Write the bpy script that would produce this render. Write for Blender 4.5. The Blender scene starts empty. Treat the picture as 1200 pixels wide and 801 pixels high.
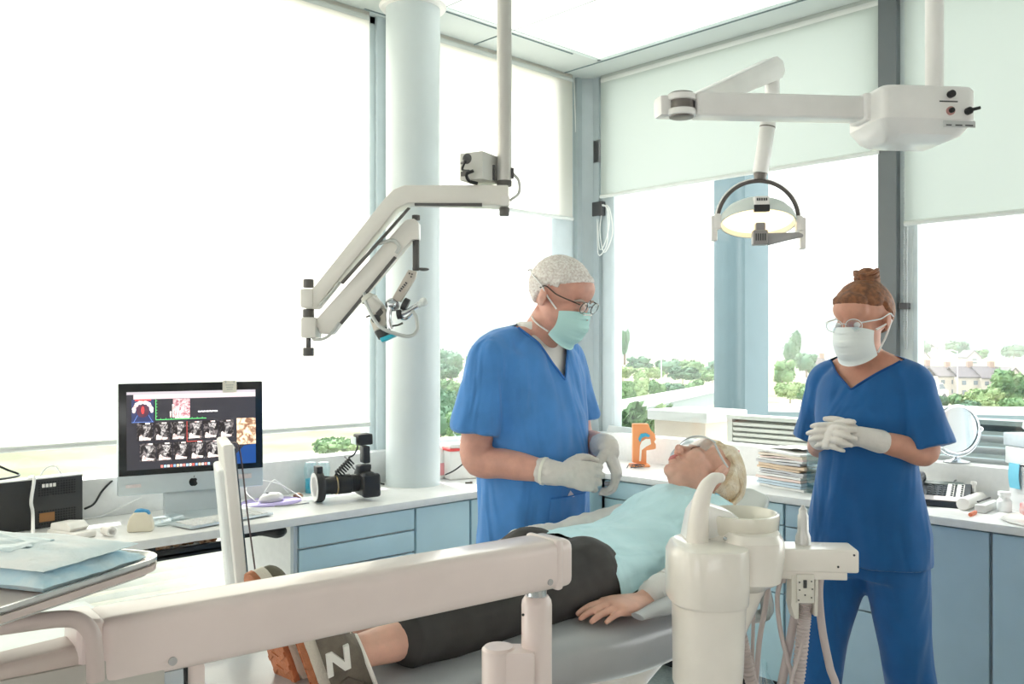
import bpy, bmesh, math, random
from mathutils import Vector, Matrix, noise, bvhtree
random.seed(7)
HAZE = 0.0006
PI = math.pi
scene = bpy.context.scene
COL = scene.collection
F = 1049.0
HZ = 408.0
CAM = Vector((3.47, -3.91, 1.5))
YAW = math.atan2(1100.0, 1049.0)
FW = Vector((-math.sin(YAW), math.cos(YAW), 0))
RT = Vector((math.cos(YAW), math.sin(YAW), 0))
UP = Vector((0, 0, 1))
WT = 0.89          # worktop height
CEIL = 3.04

# ---------------------------------------------------------------- placing
def ray(px, py):
    return RT * ((px - 600) / F) + FW - UP * ((py - HZ) / F)
def P(px, py, d): return CAM + ray(px, py) * d
def onx(px, py, x):
    r = ray(px, py); return CAM + r * ((x - CAM.x) / r.x)
def ony(px, py, y):
    r = ray(px, py); return CAM + r * ((y - CAM.y) / r.y)
def onz(px, py, z):
    r = ray(px, py); return CAM + r * ((z - CAM.z) / r.z)
def CF(o, yaw=0.0):
    """frame at o whose x points right, y away and z up as seen by somebody facing the corner"""
    m = Matrix((RT, FW, UP)).transposed().to_4x4()
    return Matrix.Translation(o) @ m @ Matrix.Rotation(yaw, 4, 'Z')
def frame(o, x, z):
    """frame with given x axis and approximate z axis"""
    x = Vector(x).normalized(); z = Vector(z); z = (z - x * z.dot(x)).normalized(); y = z.cross(x)
    return Matrix.Translation(o) @ Matrix((x, y, z)).transposed().to_4x4()
T = Matrix.Translation
def RZ(a): return Matrix.Rotation(a, 4, 'Z')
def RX(a): return Matrix.Rotation(a, 4, 'X')
def RY(a): return Matrix.Rotation(a, 4, 'Y')

# ---------------------------------------------------------------- materials
def lin(c):
    c = c / 255.0
    return c / 12.92 if c <= 0.04045 else ((c + 0.055) / 1.055) ** 2.4
def rgb(c): return (lin(c[0]), lin(c[1]), lin(c[2]), 1.0)
MATS = {}
def mat(name, c, rough=0.5, metal=0.0, var=0.03, scale=8.0, bump=0.0, bscale=60.0, coat=0.0, sss=0.0,
        alpha=None, emit=None, estr=0.0, spec=0.5, c2=None, vscale=None, sheen=0.0, folds=None):
    if name in MATS: return MATS[name]
    m = bpy.data.materials.new(name); m.use_nodes = True
    nt = m.node_tree; N = nt.nodes; L = nt.links
    b = N['Principled BSDF']
    tc = N.new('ShaderNodeTexCoord')
    nz = N.new('ShaderNodeTexNoise'); nz.inputs['Scale'].default_value = scale; nz.inputs['Detail'].default_value = 4
    L.new(tc.outputs['Object'], nz.inputs['Vector'])
    mx = N.new('ShaderNodeMix'); mx.data_type = 'RGBA'
    a = rgb(c); k = c2 if c2 else [v * (1 - var) for v in c]
    mx.inputs[6].default_value = a; mx.inputs[7].default_value = rgb(k)
    rp = N.new('ShaderNodeMapRange'); rp.inputs[1].default_value = 0.35; rp.inputs[2].default_value = 0.65
    L.new(nz.outputs['Fac'], rp.inputs[0]); L.new(rp.outputs[0], mx.inputs[0])
    L.new(mx.outputs[2], b.inputs['Base Color'])
    b.inputs['Roughness'].default_value = rough; b.inputs['Metallic'].default_value = metal
    b.inputs['Specular IOR Level'].default_value = spec
    b.inputs['Coat Weight'].default_value = coat; b.inputs['Coat Roughness'].default_value = 0.1
    if sss:
        b.inputs['Subsurface Weight'].default_value = sss
        b.inputs['Subsurface Radius'].default_value = (0.012, 0.005, 0.003); b.inputs['Subsurface Scale'].default_value = 0.6
    if sheen: b.inputs['Sheen Weight'].default_value = sheen
    if alpha is not None: b.inputs['Alpha'].default_value = alpha
    if emit:
        b.inputs['Emission Color'].default_value = rgb(emit); b.inputs['Emission Strength'].default_value = estr
    if bump:
        n2 = N.new('ShaderNodeTexNoise'); n2.inputs['Scale'].default_value = bscale; n2.inputs['Detail'].default_value = 3
        L.new(tc.outputs['Object'], n2.inputs['Vector'])
        bp = N.new('ShaderNodeBump'); bp.inputs['Strength'].default_value = bump; bp.inputs['Distance'].default_value = 0.01
        L.new(n2.outputs['Fac'], bp.inputs['Height']); L.new(bp.outputs[0], b.inputs['Normal'])
    if folds:
        mp = N.new('ShaderNodeMapping'); mp.inputs['Scale'].default_value = folds[1]; L.new(tc.outputs['Object'], mp.inputs['Vector'])
        n3 = N.new('ShaderNodeTexNoise'); n3.inputs['Scale'].default_value = folds[0]; n3.inputs['Detail'].default_value = 2; n3.inputs['Distortion'].default_value = .6; L.new(mp.outputs[0], n3.inputs['Vector'])
        b3 = N.new('ShaderNodeBump'); b3.inputs['Strength'].default_value = .9; b3.inputs['Distance'].default_value = folds[2]; L.new(n3.outputs['Fac'], b3.inputs['Height'])
        if bump: L.new(bp.outputs[0], b3.inputs['Normal'])
        L.new(b3.outputs[0], b.inputs['Normal'])
    MATS[name] = m
    return m
def glassmat(name, tint=(1, 1, 1), fac=1.0, base=0.0, gcol=(1, 1, 1)):
    """thin clear pane: passes the view, mirrors a little more at grazing angles"""
    if name in MATS: return MATS[name]
    m = bpy.data.materials.new(name); m.use_nodes = True
    nt = m.node_tree; N = nt.nodes; L = nt.links
    for n in list(N): N.remove(n)
    out = N.new('ShaderNodeOutputMaterial'); mix = N.new('ShaderNodeMixShader')
    tr = N.new('ShaderNodeBsdfTransparent'); tr.inputs[0].default_value = (*tint, 1)
    gl = N.new('ShaderNodeBsdfGlossy'); gl.inputs['Roughness'].default_value = 0.02; gl.inputs[0].default_value = (*gcol, 1)
    lw_ = N.new('ShaderNodeLayerWeight'); lw_.inputs[0].default_value = 0.5
    fr = N.new('ShaderNodeMath'); fr.operation = 'POWER'; fr.inputs[1].default_value = 4.0; L.new(lw_.outputs['Facing'], fr.inputs[0])
    base = base + 0.02
    mu = N.new('ShaderNodeMath'); mu.operation = 'MULTIPLY_ADD'; mu.inputs[1].default_value = fac; mu.inputs[2].default_value = base
    L.new(fr.outputs[0], mu.inputs[0]); L.new(mu.outputs[0], mix.inputs[0])
    L.new(tr.outputs[0], mix.inputs[1]); L.new(gl.outputs[0], mix.inputs[2]); L.new(mix.outputs[0], out.inputs[0])
    MATS[name] = m
    return m
def clothmat(name, c, trans=0.5, tc=None, weave=900.0):
    """woven cloth that lets daylight through"""
    m = bpy.data.materials.new(name); m.use_nodes = True
    nt = m.node_tree; N = nt.nodes; L = nt.links
    for n in list(N): N.remove(n)
    out = N.new('ShaderNodeOutputMaterial'); mix = N.new('ShaderNodeMixShader')
    df = N.new('ShaderNodeBsdfDiffuse'); tl = N.new('ShaderNodeBsdfTranslucent')
    df.inputs[0].default_value = rgb(c); tl.inputs[0].default_value = rgb(tc or c)
    mix.inputs[0].default_value = trans
    t = N.new('ShaderNodeTexCoord'); nz = N.new('ShaderNodeTexNoise'); nz.inputs['Scale'].default_value = weave
    bp = N.new('ShaderNodeBump'); bp.inputs['Strength'].default_value = 0.08; bp.inputs['Distance'].default_value = 0.001
    L.new(t.outputs['Object'], nz.inputs['Vector']); L.new(nz.outputs['Fac'], bp.inputs['Height'])
    L.new(bp.outputs[0], df.inputs['Normal'])
    L.new(df.outputs[0], mix.inputs[1]); L.new(tl.outputs[0], mix.inputs[2]); L.new(mix.outputs[0], out.inputs[0])
    MATS[name] = m
    return m

# ---------------------------------------------------------------- mesh helpers
def BM(): return bmesh.new()
def merge(bm, src):
    me = bpy.data.meshes.new('tmp'); src.to_mesh(me); src.free(); bm.from_mesh(me); bpy.data.meshes.remove(me)
def box(bm, size, M=None, bevel=0.0, seg=2, at=None):
    b = bmesh.new(); bmesh.ops.create_cube(b, size=1.0)
    bmesh.ops.scale(b, vec=Vector(size), verts=b.verts)
    if bevel: bmesh.ops.bevel(b, geom=list(b.edges), offset=min(bevel, min(size) * 0.49), segments=seg, profile=0.6, affect='EDGES')
    m = M if M is not None else T(Vector(at) if at is not None else Vector((0, 0, 0)))
    b.transform(m); merge(bm, b)
    return bm
def bx(bm, lo, hi, bevel=0.0, seg=2):
    lo = Vector(lo); hi = Vector(hi)
    lo, hi = Vector(map(min, lo, hi)), Vector(map(max, lo, hi))
    return box(bm, hi - lo, T((lo + hi) / 2), bevel, seg)
def prism(bm, pts, z0, z1, M=None, bevel=0.0, seg=2):
    """closed outline in local x,y given a thickness from z0 to z1"""
    b = bmesh.new()
    lo = [b.verts.new((p[0], p[1], z0)) for p in pts]; hi = [b.verts.new((p[0], p[1], z1)) for p in pts]
    n = len(pts)
    b.faces.new(lo[::-1]); b.faces.new(hi)
    for i in range(n): b.faces.new((lo[i], lo[(i + 1) % n], hi[(i + 1) % n], hi[i]))
    bmesh.ops.recalc_face_normals(b, faces=b.faces)
    if bevel: bmesh.ops.bevel(b, geom=list(b.edges), offset=bevel, segments=seg, profile=0.6, affect='EDGES')
    if M is not None: b.transform(M)
    merge(bm, b); return bm
def upright(bm, pxs, d, th, bevel=0.0, yaw=0.0, seg=2):
    """an outline standing at distance d, given a real thickness th along the depth direction"""
    c = P(sum(p[0] for p in pxs) / len(pxs), sum(p[1] for p in pxs) / len(pxs), d)
    pts = []
    for p in pxs:
        q = P(p[0], p[1], d) - c; pts.append((q.dot(RT), q.z))
    M = CF(c, yaw) @ RX(PI / 2)
    return prism(bm, pts, -th / 2, th / 2, M, bevel, seg)
def catmull(pts, n=6):
    pts = [Vector(p) for p in pts]
    if len(pts) < 3: return [pts[0].lerp(pts[-1], i / n) for i in range(n + 1)]
    out = []
    for i in range(len(pts) - 1):
        p0 = pts[i - 1] if i else pts[0] * 2 - pts[1]
        p1, p2 = pts[i], pts[i + 1]
        p3 = pts[i + 2] if i + 2 < len(pts) else pts[-1] * 2 - pts[-2]
        for k in range(n):
            t = k / n
            out.append(0.5 * (2 * p1 + (p2 - p0) * t + (2 * p0 - 5 * p1 + 4 * p2 - p3) * t * t + (3 * p1 - p0 - 3 * p2 + p3) * t ** 3))
    out.append(pts[-1]); return out
def tube(bm, pts, r, seg=10, n=6, smooth=True, flat=1.0, flatdir=None, ridge=0.0, ridges=0):
    """round bar along a path; r is one radius or one per given point"""
    base = [Vector(p) for p in pts]
    rs = r if isinstance(r, (list, tuple)) else [r] * len(base)
    if smooth and len(base) > 1:
        path = catmull(base, n)
        m = len(base) - 1; rad = []
        for i in range(len(path)):
            f = i / (len(path) - 1) * m; k = min(int(f), m - 1); u = f - k
            u = u * u * (3 - 2 * u) if len(base) > 2 else u
            rad.append(rs[k] * (1 - u) + rs[k + 1] * u)
    else:
        path = base; rad = list(rs)
    if ridges:
        L_ = len(path); path2 = []; rad2 = []
        for i in range(ridges * 4 + 1):
            f = i / (ridges * 4) * (L_ - 1); k = min(int(f), L_ - 2); u = f - k
            path2.append(path[k].lerp(path[k + 1], u)); rad2.append((rad[k] * (1 - u) + rad[k + 1] * u) * (1 + ridge * math.sin(i * PI / 2)))
        path, rad = path2, rad2
    t0 = (path[1] - path[0]).normalized()
    ref = Vector(flatdir) if flatdir is not None else (Vector((0, 0, 1)) if abs(t0.z) < 0.9 else Vector((1, 0, 0)))
    u = (ref - t0 * ref.dot(t0)).normalized()
    rings = []
    for i, p in enumerate(path):
        a = path[max(0, i - 1)]; c = path[min(len(path) - 1, i + 1)]
        t = (c - a)
        t = t.normalized() if t.length > 1e-9 else t0
        u = (u - t * u.dot(t))
        u = u.normalized() if u.length > 1e-6 else t.orthogonal().normalized()
        v = t.cross(u)
        rings.append([bm.verts.new(p + u * (math.cos(2 * PI * k / seg) * rad[i] * flat) + v * (math.sin(2 * PI * k / seg) * rad[i])) for k in range(seg)])
    skin(bm, rings); return bm
def skin(bm, rings, closed=True, cap=True):
    for a, b in zip(rings, rings[1:]):
        n = len(a)
        for k in range(n if closed else n - 1):
            bm.faces.new((a[k], a[(k + 1) % n], b[(k + 1) % n], b[k]))
    if cap and closed:
        bm.faces.new(rings[0][::-1]); bm.faces.new(rings[-1])
def loft(bm, rings, seg=32, power=2.0):
    """rings of (centre, u vector, v vector): superellipse sections"""
    R = []
    for c, u, v in rings:
        ring = []
        for k in range(seg):
            a = 2 * PI * k / seg; ca, sa = math.cos(a), math.sin(a)
            ca = math.copysign(abs(ca) ** (2 / power), ca); sa = math.copysign(abs(sa) ** (2 / power), sa)
            ring.append(bm.verts.new(Vector(c) + Vector(u) * ca + Vector(v) * sa))
        R.append(ring)
    skin(bm, R); return bm
def lathe(bm, prof, M=None, seg=32, sx=1.0, sy=1.0):
    """profile of (radius, height), open or closed by zero radii"""
    b = bmesh.new(); R = []
    for r, z in prof:
        r = max(r, 1e-5)
        R.append([b.verts.new((math.cos(2 * PI * k / seg) * r * sx, math.sin(2 * PI * k / seg) * r * sy, z)) for k in range(seg)])
    skin(b, R); bmesh.ops.recalc_face_normals(b, faces=b.faces)
    if M is not None: b.transform(M)
    merge(bm, b); return bm
def cyl(bm, a, b, r, seg=20, r2=None, bevel=0.0):
    a = Vector(a); b = Vector(b); L = (b - a).length
    q = (b - a).to_track_quat('Z', 'Y').to_matrix().to_4x4()
    r2 = r if r2 is None else r2
    if bevel:
        prof = [(0, 0), (r - bevel, 0), (r - bevel * .3, bevel * .3), (r, bevel), (r2, L - bevel), (r2 - bevel * .3, L - bevel * .3), (r2 - bevel, L), (0, L)]
    else: prof = [(0, 0), (r, 0), (r2, L), (0, L)]
    return lathe(bm, prof, T(a) @ q, seg)
def ball(bm, c, r, M=None, seg=20):
    """ellipsoid; r is a number or three radii"""
    rr = Vector((r, r, r)) if not isinstance(r, (tuple, list, Vector)) else Vector(r)
    b = bmesh.new(); bmesh.ops.create_uvsphere(b, u_segments=seg, v_segments=max(8, seg // 2 + 2), radius=1.0)
    bmesh.ops.scale(b, vec=rr, verts=b.verts)
    b.transform((M if M is not None else Matrix.Identity(4)) @ T(Vector(c)) if M is not None else T(Vector(c)))
    merge(bm, b); return bm
def quad(bm, pts):
    bm.faces.new([bm.verts.new(p) for p in pts]); return bm
def sheet(bm, fn, nu, nv, thick=0.0):
    g = [[bm.verts.new(fn(i / nu, j / nv)) for j in range(nv + 1)] for i in range(nu + 1)]
    for i in range(nu):
        for j in range(nv): bm.faces.new((g[i][j], g[i + 1][j], g[i + 1][j + 1], g[i][j + 1]))
    if thick:
        bmesh.ops.recalc_face_normals(bm, faces=bm.faces)
        bmesh.ops.solidify(bm, geom=list(bm.faces), thickness=thick)
    return bm
def remesh(bm, voxel, it=4, fac=0.5):
    """melt overlapping closed shapes into one continuous surface"""
    me = bpy.data.meshes.new('tmp'); bmesh.ops.recalc_face_normals(bm, faces=bm.faces); bm.to_mesh(me); bm.free()
    o = bpy.data.objects.new('tmp', me); COL.objects.link(o)
    r = o.modifiers.new('r', 'REMESH'); r.mode = 'VOXEL'; r.voxel_size = voxel; r.use_smooth_shade = True
    if it:
        s = o.modifiers.new('s', 'SMOOTH'); s.factor = fac; s.iterations = it
    dg = bpy.context.evaluated_depsgraph_get(); dg.update()
    ev = o.evaluated_get(dg); out = bmesh.new(); m2 = ev.to_mesh(); out.from_mesh(m2); ev.to_mesh_clear()
    bpy.data.objects.remove(o); bpy.data.meshes.remove(me)
    return out
def wrinkle(bm, amp, scale, stretch=(1, 1, 1), seed=0.0, octaves=2):
    bm.normal_update()
    s = Vector(stretch)
    off = [(v, v.normal * amp * noise.fractal(Vector((v.co.x * s.x, v.co.y * s.y, v.co.z * s.z)) * scale + Vector((seed, seed * 1.7, 0)), 1.0, 2.0, octaves)) for v in bm.verts]
    for v, d in off: v.co += d
    return bm

# ---------------------------------------------------------------- objects
ORG = {}
def link(name, bm, m, loc, parent, smooth):
    me = bpy.data.meshes.new(name); bm.to_mesh(me); bm.free()
    me.transform(T(-loc))
    me.materials.append(m)
    if smooth:
        me.shade_smooth() if hasattr(me, 'shade_smooth') else None
    o = bpy.data.objects.new(name, me); COL.objects.link(o)
    if parent is not None: o.parent = parent
    else: o.location = loc
    ORG[o.name] = loc
    return o
def part(name, bm, m, parent, smooth=True, label=None, fix=True, stuff=False):
    if fix: bmesh.ops.recalc_face_normals(bm, faces=bm.faces)
    if smooth: autosmooth(bm)
    o = link(name, bm, m, ORG[parent.name], parent, False)
    if label: o['label'] = label
    if stuff: o['kind'] = 'stuff'
    return o
def autosmooth(bm, ang=0.6):
    bm.normal_update()
    for f in bm.faces: f.smooth = True
    for e in bm.edges:
        if len(e.link_faces) == 2:
            e.smooth = e.calc_face_angle(0) < ang
def thing(name, label, cat, loc, group=None):
    o = bpy.data.objects.new(name, None); COL.objects.link(o); o.location = Vector(loc); o.empty_display_size = 0.05
    o['label'] = label; o['category'] = cat
    if group: o['group'] = group
    ORG[o.name] = Vector(loc)
    return o
def solo(name, bm, m, label=None, cat=None, group=None, kind=None, smooth=True, fix=True):
    """a thing that is one mesh, its origin at its foot"""
    if fix: bmesh.ops.recalc_face_normals(bm, faces=bm.faces)
    if smooth: autosmooth(bm)
    xs = [v.co.x for v in bm.verts]; ys = [v.co.y for v in bm.verts]; zs = [v.co.z for v in bm.verts]
    o = link(name, bm, m, Vector(((min(xs) + max(xs)) / 2, (min(ys) + max(ys)) / 2, min(zs))), None, False)
    if label: o['label'] = label
    if cat: o['category'] = cat
    if group: o['group'] = group
    if kind: o['kind'] = kind
    return o
def structure(name, bm, m, smooth=True, label=None, parent=None, fix=True):
    if parent is not None: return part(name, bm, m, parent, smooth, label)
    return solo(name, bm, m, label, None, None, 'structure', smooth, fix)
def outline_text(bm, s, size, M, th=0.0008):
    """flat lettering from the built-in font"""
    cu = bpy.data.curves.new('tmp', 'FONT'); cu.body = s; cu.size = size; cu.extrude = th; cu.align_x = 'CENTER'; cu.align_y = 'CENTER'
    o = bpy.data.objects.new('tmp', cu); COL.objects.link(o)
    dg = bpy.context.evaluated_depsgraph_get(); dg.update()
    me = bpy.data.meshes.new_from_object(o.evaluated_get(dg)); b = bmesh.new(); b.from_mesh(me); b.transform(M); merge(bm, b)
    bpy.data.objects.remove(o); bpy.data.curves.remove(cu); bpy.data.meshes.remove(me)
    return bm

# ---------------------------------------------------------------- palette
white = mat('white_plastic', (236, 233, 228), 0.32, coat=0.2)
warmwhite = mat('warm_white_enamel', (232, 216, 211), 0.3, coat=0.35)
creamwhite = mat('cream_enamel', (242, 236, 228), 0.28, coat=0.4)
laminate = mat('white_laminate', (232, 232, 230), 0.35, var=0.02, scale=40)
bluecab = mat('pale_blue_laminate', (186, 214, 222), 0.42, var=0.02)
bluecab_shaded = mat('shaded_blue_laminate', (162, 186, 200), 0.42, var=0.02)  # same blue laminate, its colour darkened for the shade on the right-hand run
carcass = mat('grey_carcass', (176, 186, 192), 0.5)
gap = mat('dark_gap', (30, 34, 40), 0.7)
frame_teal = mat('grey_blue_window_frame', (206, 217, 220), 0.4)
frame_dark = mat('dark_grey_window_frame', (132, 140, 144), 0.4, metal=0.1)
ceil_m = mat('white_ceiling_tile', (200, 207, 204), 0.8, var=0.01, bump=0.05, bscale=400)
paint = mat('painted_column', (208, 217, 218), 0.35, var=0.01)  # faint teal of the shaded side put into the column's colour
floor_m = mat('pale_vinyl_floor', (180, 186, 184), 0.35, var=0.12, scale=60)
chrome = mat('polished_chrome', (215, 220, 225), 0.12, metal=1.0)
steel = mat('brushed_steel', (190, 192, 192), 0.3, metal=0.9)
black = mat('black_plastic', (26, 28, 30), 0.4)
dkgrey = mat('dark_grey_plastic', (70, 70, 72), 0.45)
midgrey = mat('mid_grey_plastic', (140, 142, 145), 0.45)
hosegrey = mat('pinkish_grey_rubber', (196, 184, 182), 0.5)
# ================================================================ the room
YN = -7.3; XE = 6.3       # how far the two glazed walls run towards the camera
b = BM(); bx(b, (-0.1, -7.5, -0.1), (6.5, 0.1, 0)); structure('floor', b, floor_m)
b = BM(); bx(b, (-0.12, -7.5, CEIL), (6.5, 0.12, CEIL + 0.1)); structure('ceiling', b, ceil_m)
wallpaint = mat('warm_white_wall', (238, 226, 220), 0.8, var=.01)
b = BM()
for lo, hi in (((-.1, 0), (2.2, CEIL)), ((2.2, 0), (4.8, 1.0)), ((2.2, 2.3), (4.8, CEIL)), ((4.8, 0), (6.5, CEIL))): bx(b, (lo[0], -7.6, lo[1]), (hi[0], -7.5, hi[1]))  # opening behind the camera, added to let in fill daylight
structure('wall_back', b, wallpaint)
b = BM()
for lo, hi in (((-7.5, 0), (-6.2, CEIL)), ((-6.2, 0), (-4.6, 1.0)), ((-6.2, 2.3), (-4.6, CEIL)), ((-4.6, 0), (.1, CEIL))): bx(b, (6.5, lo[0], lo[1]), (6.6, hi[0], hi[1]))  # second unseen opening, also added for daylight from behind
structure('wall_side', b, wallpaint)
# ceiling joints
g1 = onz(701, 73, CEIL); g2 = onz(655, 89, CEIL); g3 = onz(553, 53, CEIL); g4 = onz(440, 14, CEIL)
tj = mat('ceiling_joint', (120, 136, 138), 0.7); ti = 1
def joint(lo, hi, name):
    q = BM(); bx(q, lo, hi); structure(name, q, tj)
zc = CEIL - 0.004
joint((g1.x - 0.004, -7, zc), (g1.x + 0.004, -0.45, CEIL + 0.01), 'trim_1')
joint((g2.x, g1.y - 0.004, zc), (5.5, g1.y + 0.004, CEIL + 0.01), 'trim_2')
joint((g3.x, g3.y - 0.003, zc), (5.5, g3.y + 0.003, CEIL + 0.01), 'trim_3')
joint((g4.x - 0.003, onz(427, 10, CEIL).y, zc), (g4.x + 0.003, onz(456, 19, CEIL).y, CEIL + 0.01), 'trim_4')
ge = onz(525, 6, CEIL); joint((ge.x - 0.15, ge.y - 0.003, zc), (ge.x + 0.5, ge.y + 0.003, CEIL + 0.01), 'trim_5')
gh = onz(985, 8, CEIL); joint((gh.x, gh.y - 0.003, zc), (gh.x + 1.2, gh.y + 0.003, CEIL + 0.01), 'trim_6')
# recessed ceiling light
ge = onz(606, 33, CEIL)
lp = thing('ceiling_light', 'large flat square light panel set flush in the white ceiling', 'ceiling light', (g1.x + 0.6, g1.y - 0.6, CEIL - 0.02))
b = BM(); x0, x1, y0, y1 = g1.x + 0.03, g1.x + 1.2, g1.y - 1.2, g1.y - 0.03
for lo, hi in (((x0, y0), (x0 + .02, y1)), ((x1 - .02, y0), (x1, y1)), ((x0, y0), (x1, y0 + .02)), ((x0, y1 - .02), (x1, y1))):
    bx(b, (lo[0], lo[1], CEIL - 0.008), (hi[0], hi[1], CEIL + 0.01))
part('light_frame', b, mat('light_frame_white', (214, 226, 224), 0.5), lp)
b = BM(); bx(b, (x0 + .02, y0 + .02, CEIL - 0.004), (x1 - .02, y1 - .02, CEIL + 0.005))
part('diffuser', b, mat('lit_diffuser', (250, 252, 248), 0.6, emit=(255, 252, 244), estr=0.12), lp)

def ywall(px, x=0.0, py=420): return onx(px, py, x).y
def xwall(px, y=0.0, py=420): return ony(px, py, y).x
M1a, M1b = ywall(437), ywall(456)           # mullion behind the column
C1 = ywall(649)                             # corner frame on the left wall
C2 = xwall(719)                             # corner frame on the right wall
M2a, M2b = xwall(1036), xwall(1057)
W4 = xwall(1072)
pane = glassmat('window_glass', (0.97, 0.99, 0.985), 0.35)
def leftwin(name, y0, y1, zb):
    b = BM()
    for lo, hi in (((-.05, y0, zb), (.02, y1, zb + .05)), ((-.05, y0, CEIL - .04), (.02, y1, CEIL - .001)), ((-.05, y0, zb), (.02, y0 + .035, CEIL - .001)), ((-.05, y1 - .035, zb), (.02, y1, CEIL - .001))):
        bx(b, lo, hi, 0.004)
    f = structure(name, b, frame_teal)
    b = BM(); bx(b, (-.022, y0 + .03, zb + .04), (-.014, y1 - .03, CEIL - .03)); part('window_pane', b, pane, f, False)
def rightwin(name, x0, x1, zb):
    b = BM()
    for lo, hi in (((x0, -.02, zb), (x1, .05, zb + .02)), ((x0, -.02, CEIL - .04), (x1, .05, CEIL - .001)), ((x0, -.02, zb), (x0 + .02, .05, CEIL - .001)), ((x1 - .02, -.02, zb), (x1, .05, CEIL - .001))):
        bx(b, lo, hi, 0.004)
    f = structure(name, b, frame_teal)
    b = BM(); bx(b, (x0 + .015, .014, zb + .015), (x1 - .015, .022, CEIL - .03)); part('window_pane', b, pane, f, False)
YU = -1.93                                   # left wall is solid low down from here to the corner
leftwin('window_1', YN, M1a, 0.03)
leftwin('window_2', M1b, C1, 1.0)
rightwin('window_3', C2, M2a, 1.0)
rightwin('window_4', W4, XE, 1.0)
b = BM(); bx(b, (-.06, M1a, 0.0), (.035, (M1a * .4 + M1b * .6), CEIL)); structure('trim_7', b, frame_teal)
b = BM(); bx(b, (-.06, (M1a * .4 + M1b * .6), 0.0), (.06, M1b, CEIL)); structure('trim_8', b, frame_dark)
b = BM(); bx(b, (-.06, C1, 0.0), (.015, -0.13, CEIL)); structure('trim_9', b, frame_teal)
b = BM(); prism(b, [(-.1, -.13), (.045, -.13), (.045, -.09), (.09, -.045), (.13, -.045), (.13, .1), (-.1, .1)], 0, CEIL); structure('trim_10', b, mat('corner_post_dark', (176, 187, 190), 0.4))
b = BM(); bx(b, (.13, -.015, 0.0), (C2, .06, CEIL)); structure('trim_11', b, mat('corner_frame_slate', (202, 212, 215), 0.4))
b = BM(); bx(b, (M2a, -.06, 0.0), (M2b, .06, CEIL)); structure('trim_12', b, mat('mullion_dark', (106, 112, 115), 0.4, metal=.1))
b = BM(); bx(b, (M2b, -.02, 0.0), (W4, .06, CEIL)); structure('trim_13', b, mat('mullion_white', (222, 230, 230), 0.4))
# low walls, ledges
b = BM(); bx(b, (-.06, YU, 0.0), (.0, -0.13, 1.0)); structure('wall_left', b, laminate)
b = BM(); bx(b, (.13, 0.0, 0.0), (XE, .06, 1.0)); structure('wall_right', b, laminate)
b = BM(); bx(b, (.0, YN, WT - 0.03), (.10, -.10, 1.03), 0.004); structure('trim_14', b, laminate)
b = BM(); bx(b, (.0, -.10, WT - 0.03), (XE, .0, 1.03), 0.004); structure('trim_15', b, laminate)

# column standing through the worktop
cc = Vector((0.235, onz(484, 572, WT).y + 0.075, 0))
COLX, COLY, COLR = 0.245, ywall(484, 0.245, 560), 0.122
b = BM(); cyl(b, (COLX, COLY, WT), (COLX, COLY, CEIL), COLR, 64); colm = structure('column', b, paint)
b = BM(); lathe(b, [(COLR, 0), (COLR + .028, 0), (COLR + .03, -.006), (COLR + .022, -.016), (COLR, -.018)], T((COLX, COLY, CEIL)), 64); structure('column_collar', b, white)

# ---------------------------------------------------------------- blinds
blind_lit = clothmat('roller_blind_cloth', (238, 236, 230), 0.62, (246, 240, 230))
blind_dim = clothmat('roller_blind_cloth_dimmed', (198, 205, 200), 0.38, (186, 195, 189))  # same cloth, weaker daylight on the right put into its colour
alu = mat('blind_bottom_bar', (214, 218, 214), 0.4)
def blind(label, axis, a0, a1, zb, cm):
    off = .055 if axis == 'x' else -.055
    t = thing('roller_blind', label, 'blind', (off, (a0 + a1) / 2, zb) if axis == 'x' else ((a0 + a1) / 2, off, zb), 'white roller blinds')
    def fn(u, v):
        a = a0 + (a1 - a0) * u; z = zb + .02 + (CEIL - zb - .021) * v; w = .0015 * math.sin(u * 9) * (1 - v)
        return (off + w, a, z) if axis == 'x' else (a, off + w, z)
    b = BM(); sheet(b, fn, 24, 8); part('blind_cloth', b, cm, t)
    b = BM()
    if axis == 'x': cyl(b, (off, a0, zb + .012), (off, a1, zb + .012), .011, 12)
    else: cyl(b, (a0, off, zb + .012), (a1, off, zb + .012), .011, 12)
    part('bottom_bar', b, alu, t)
    b = BM(); r = .028
    if axis == 'x': cyl(b, (.03, a0, CEIL - .03), (.03, a1, CEIL - .03), r, 16)
    else: cyl(b, (a0, -.03, CEIL - .03), (a1, -.03, CEIL - .03), r, 16)
    part('roller', b, alu, t)
    BL.append(t); return t
BL = []
e = onx(433, 500, .055); blind('huge glowing white roller blind lowered behind the computer, left of the round column', 'x', YN + .1, e.y, e.z, blind_lit)
e = onx(671, 259, .055); blind('white roller blind half lowered between the round column and the room corner', 'x', M1b + .03, e.y, e.z, blind_lit)
e = ony(704, 233, -.055); e2 = ony(1031, 182, -.055); blind('white roller blind half lowered behind the overhead lamp arms, right of the corner', 'y', e.x, e2.x, e.z, blind_dim)
e = ony(1060, 265, -.055); blind('white roller blind at the far right, hanging lower than its neighbour', 'y', e.x, XE, e.z, blind_dim)
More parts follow.
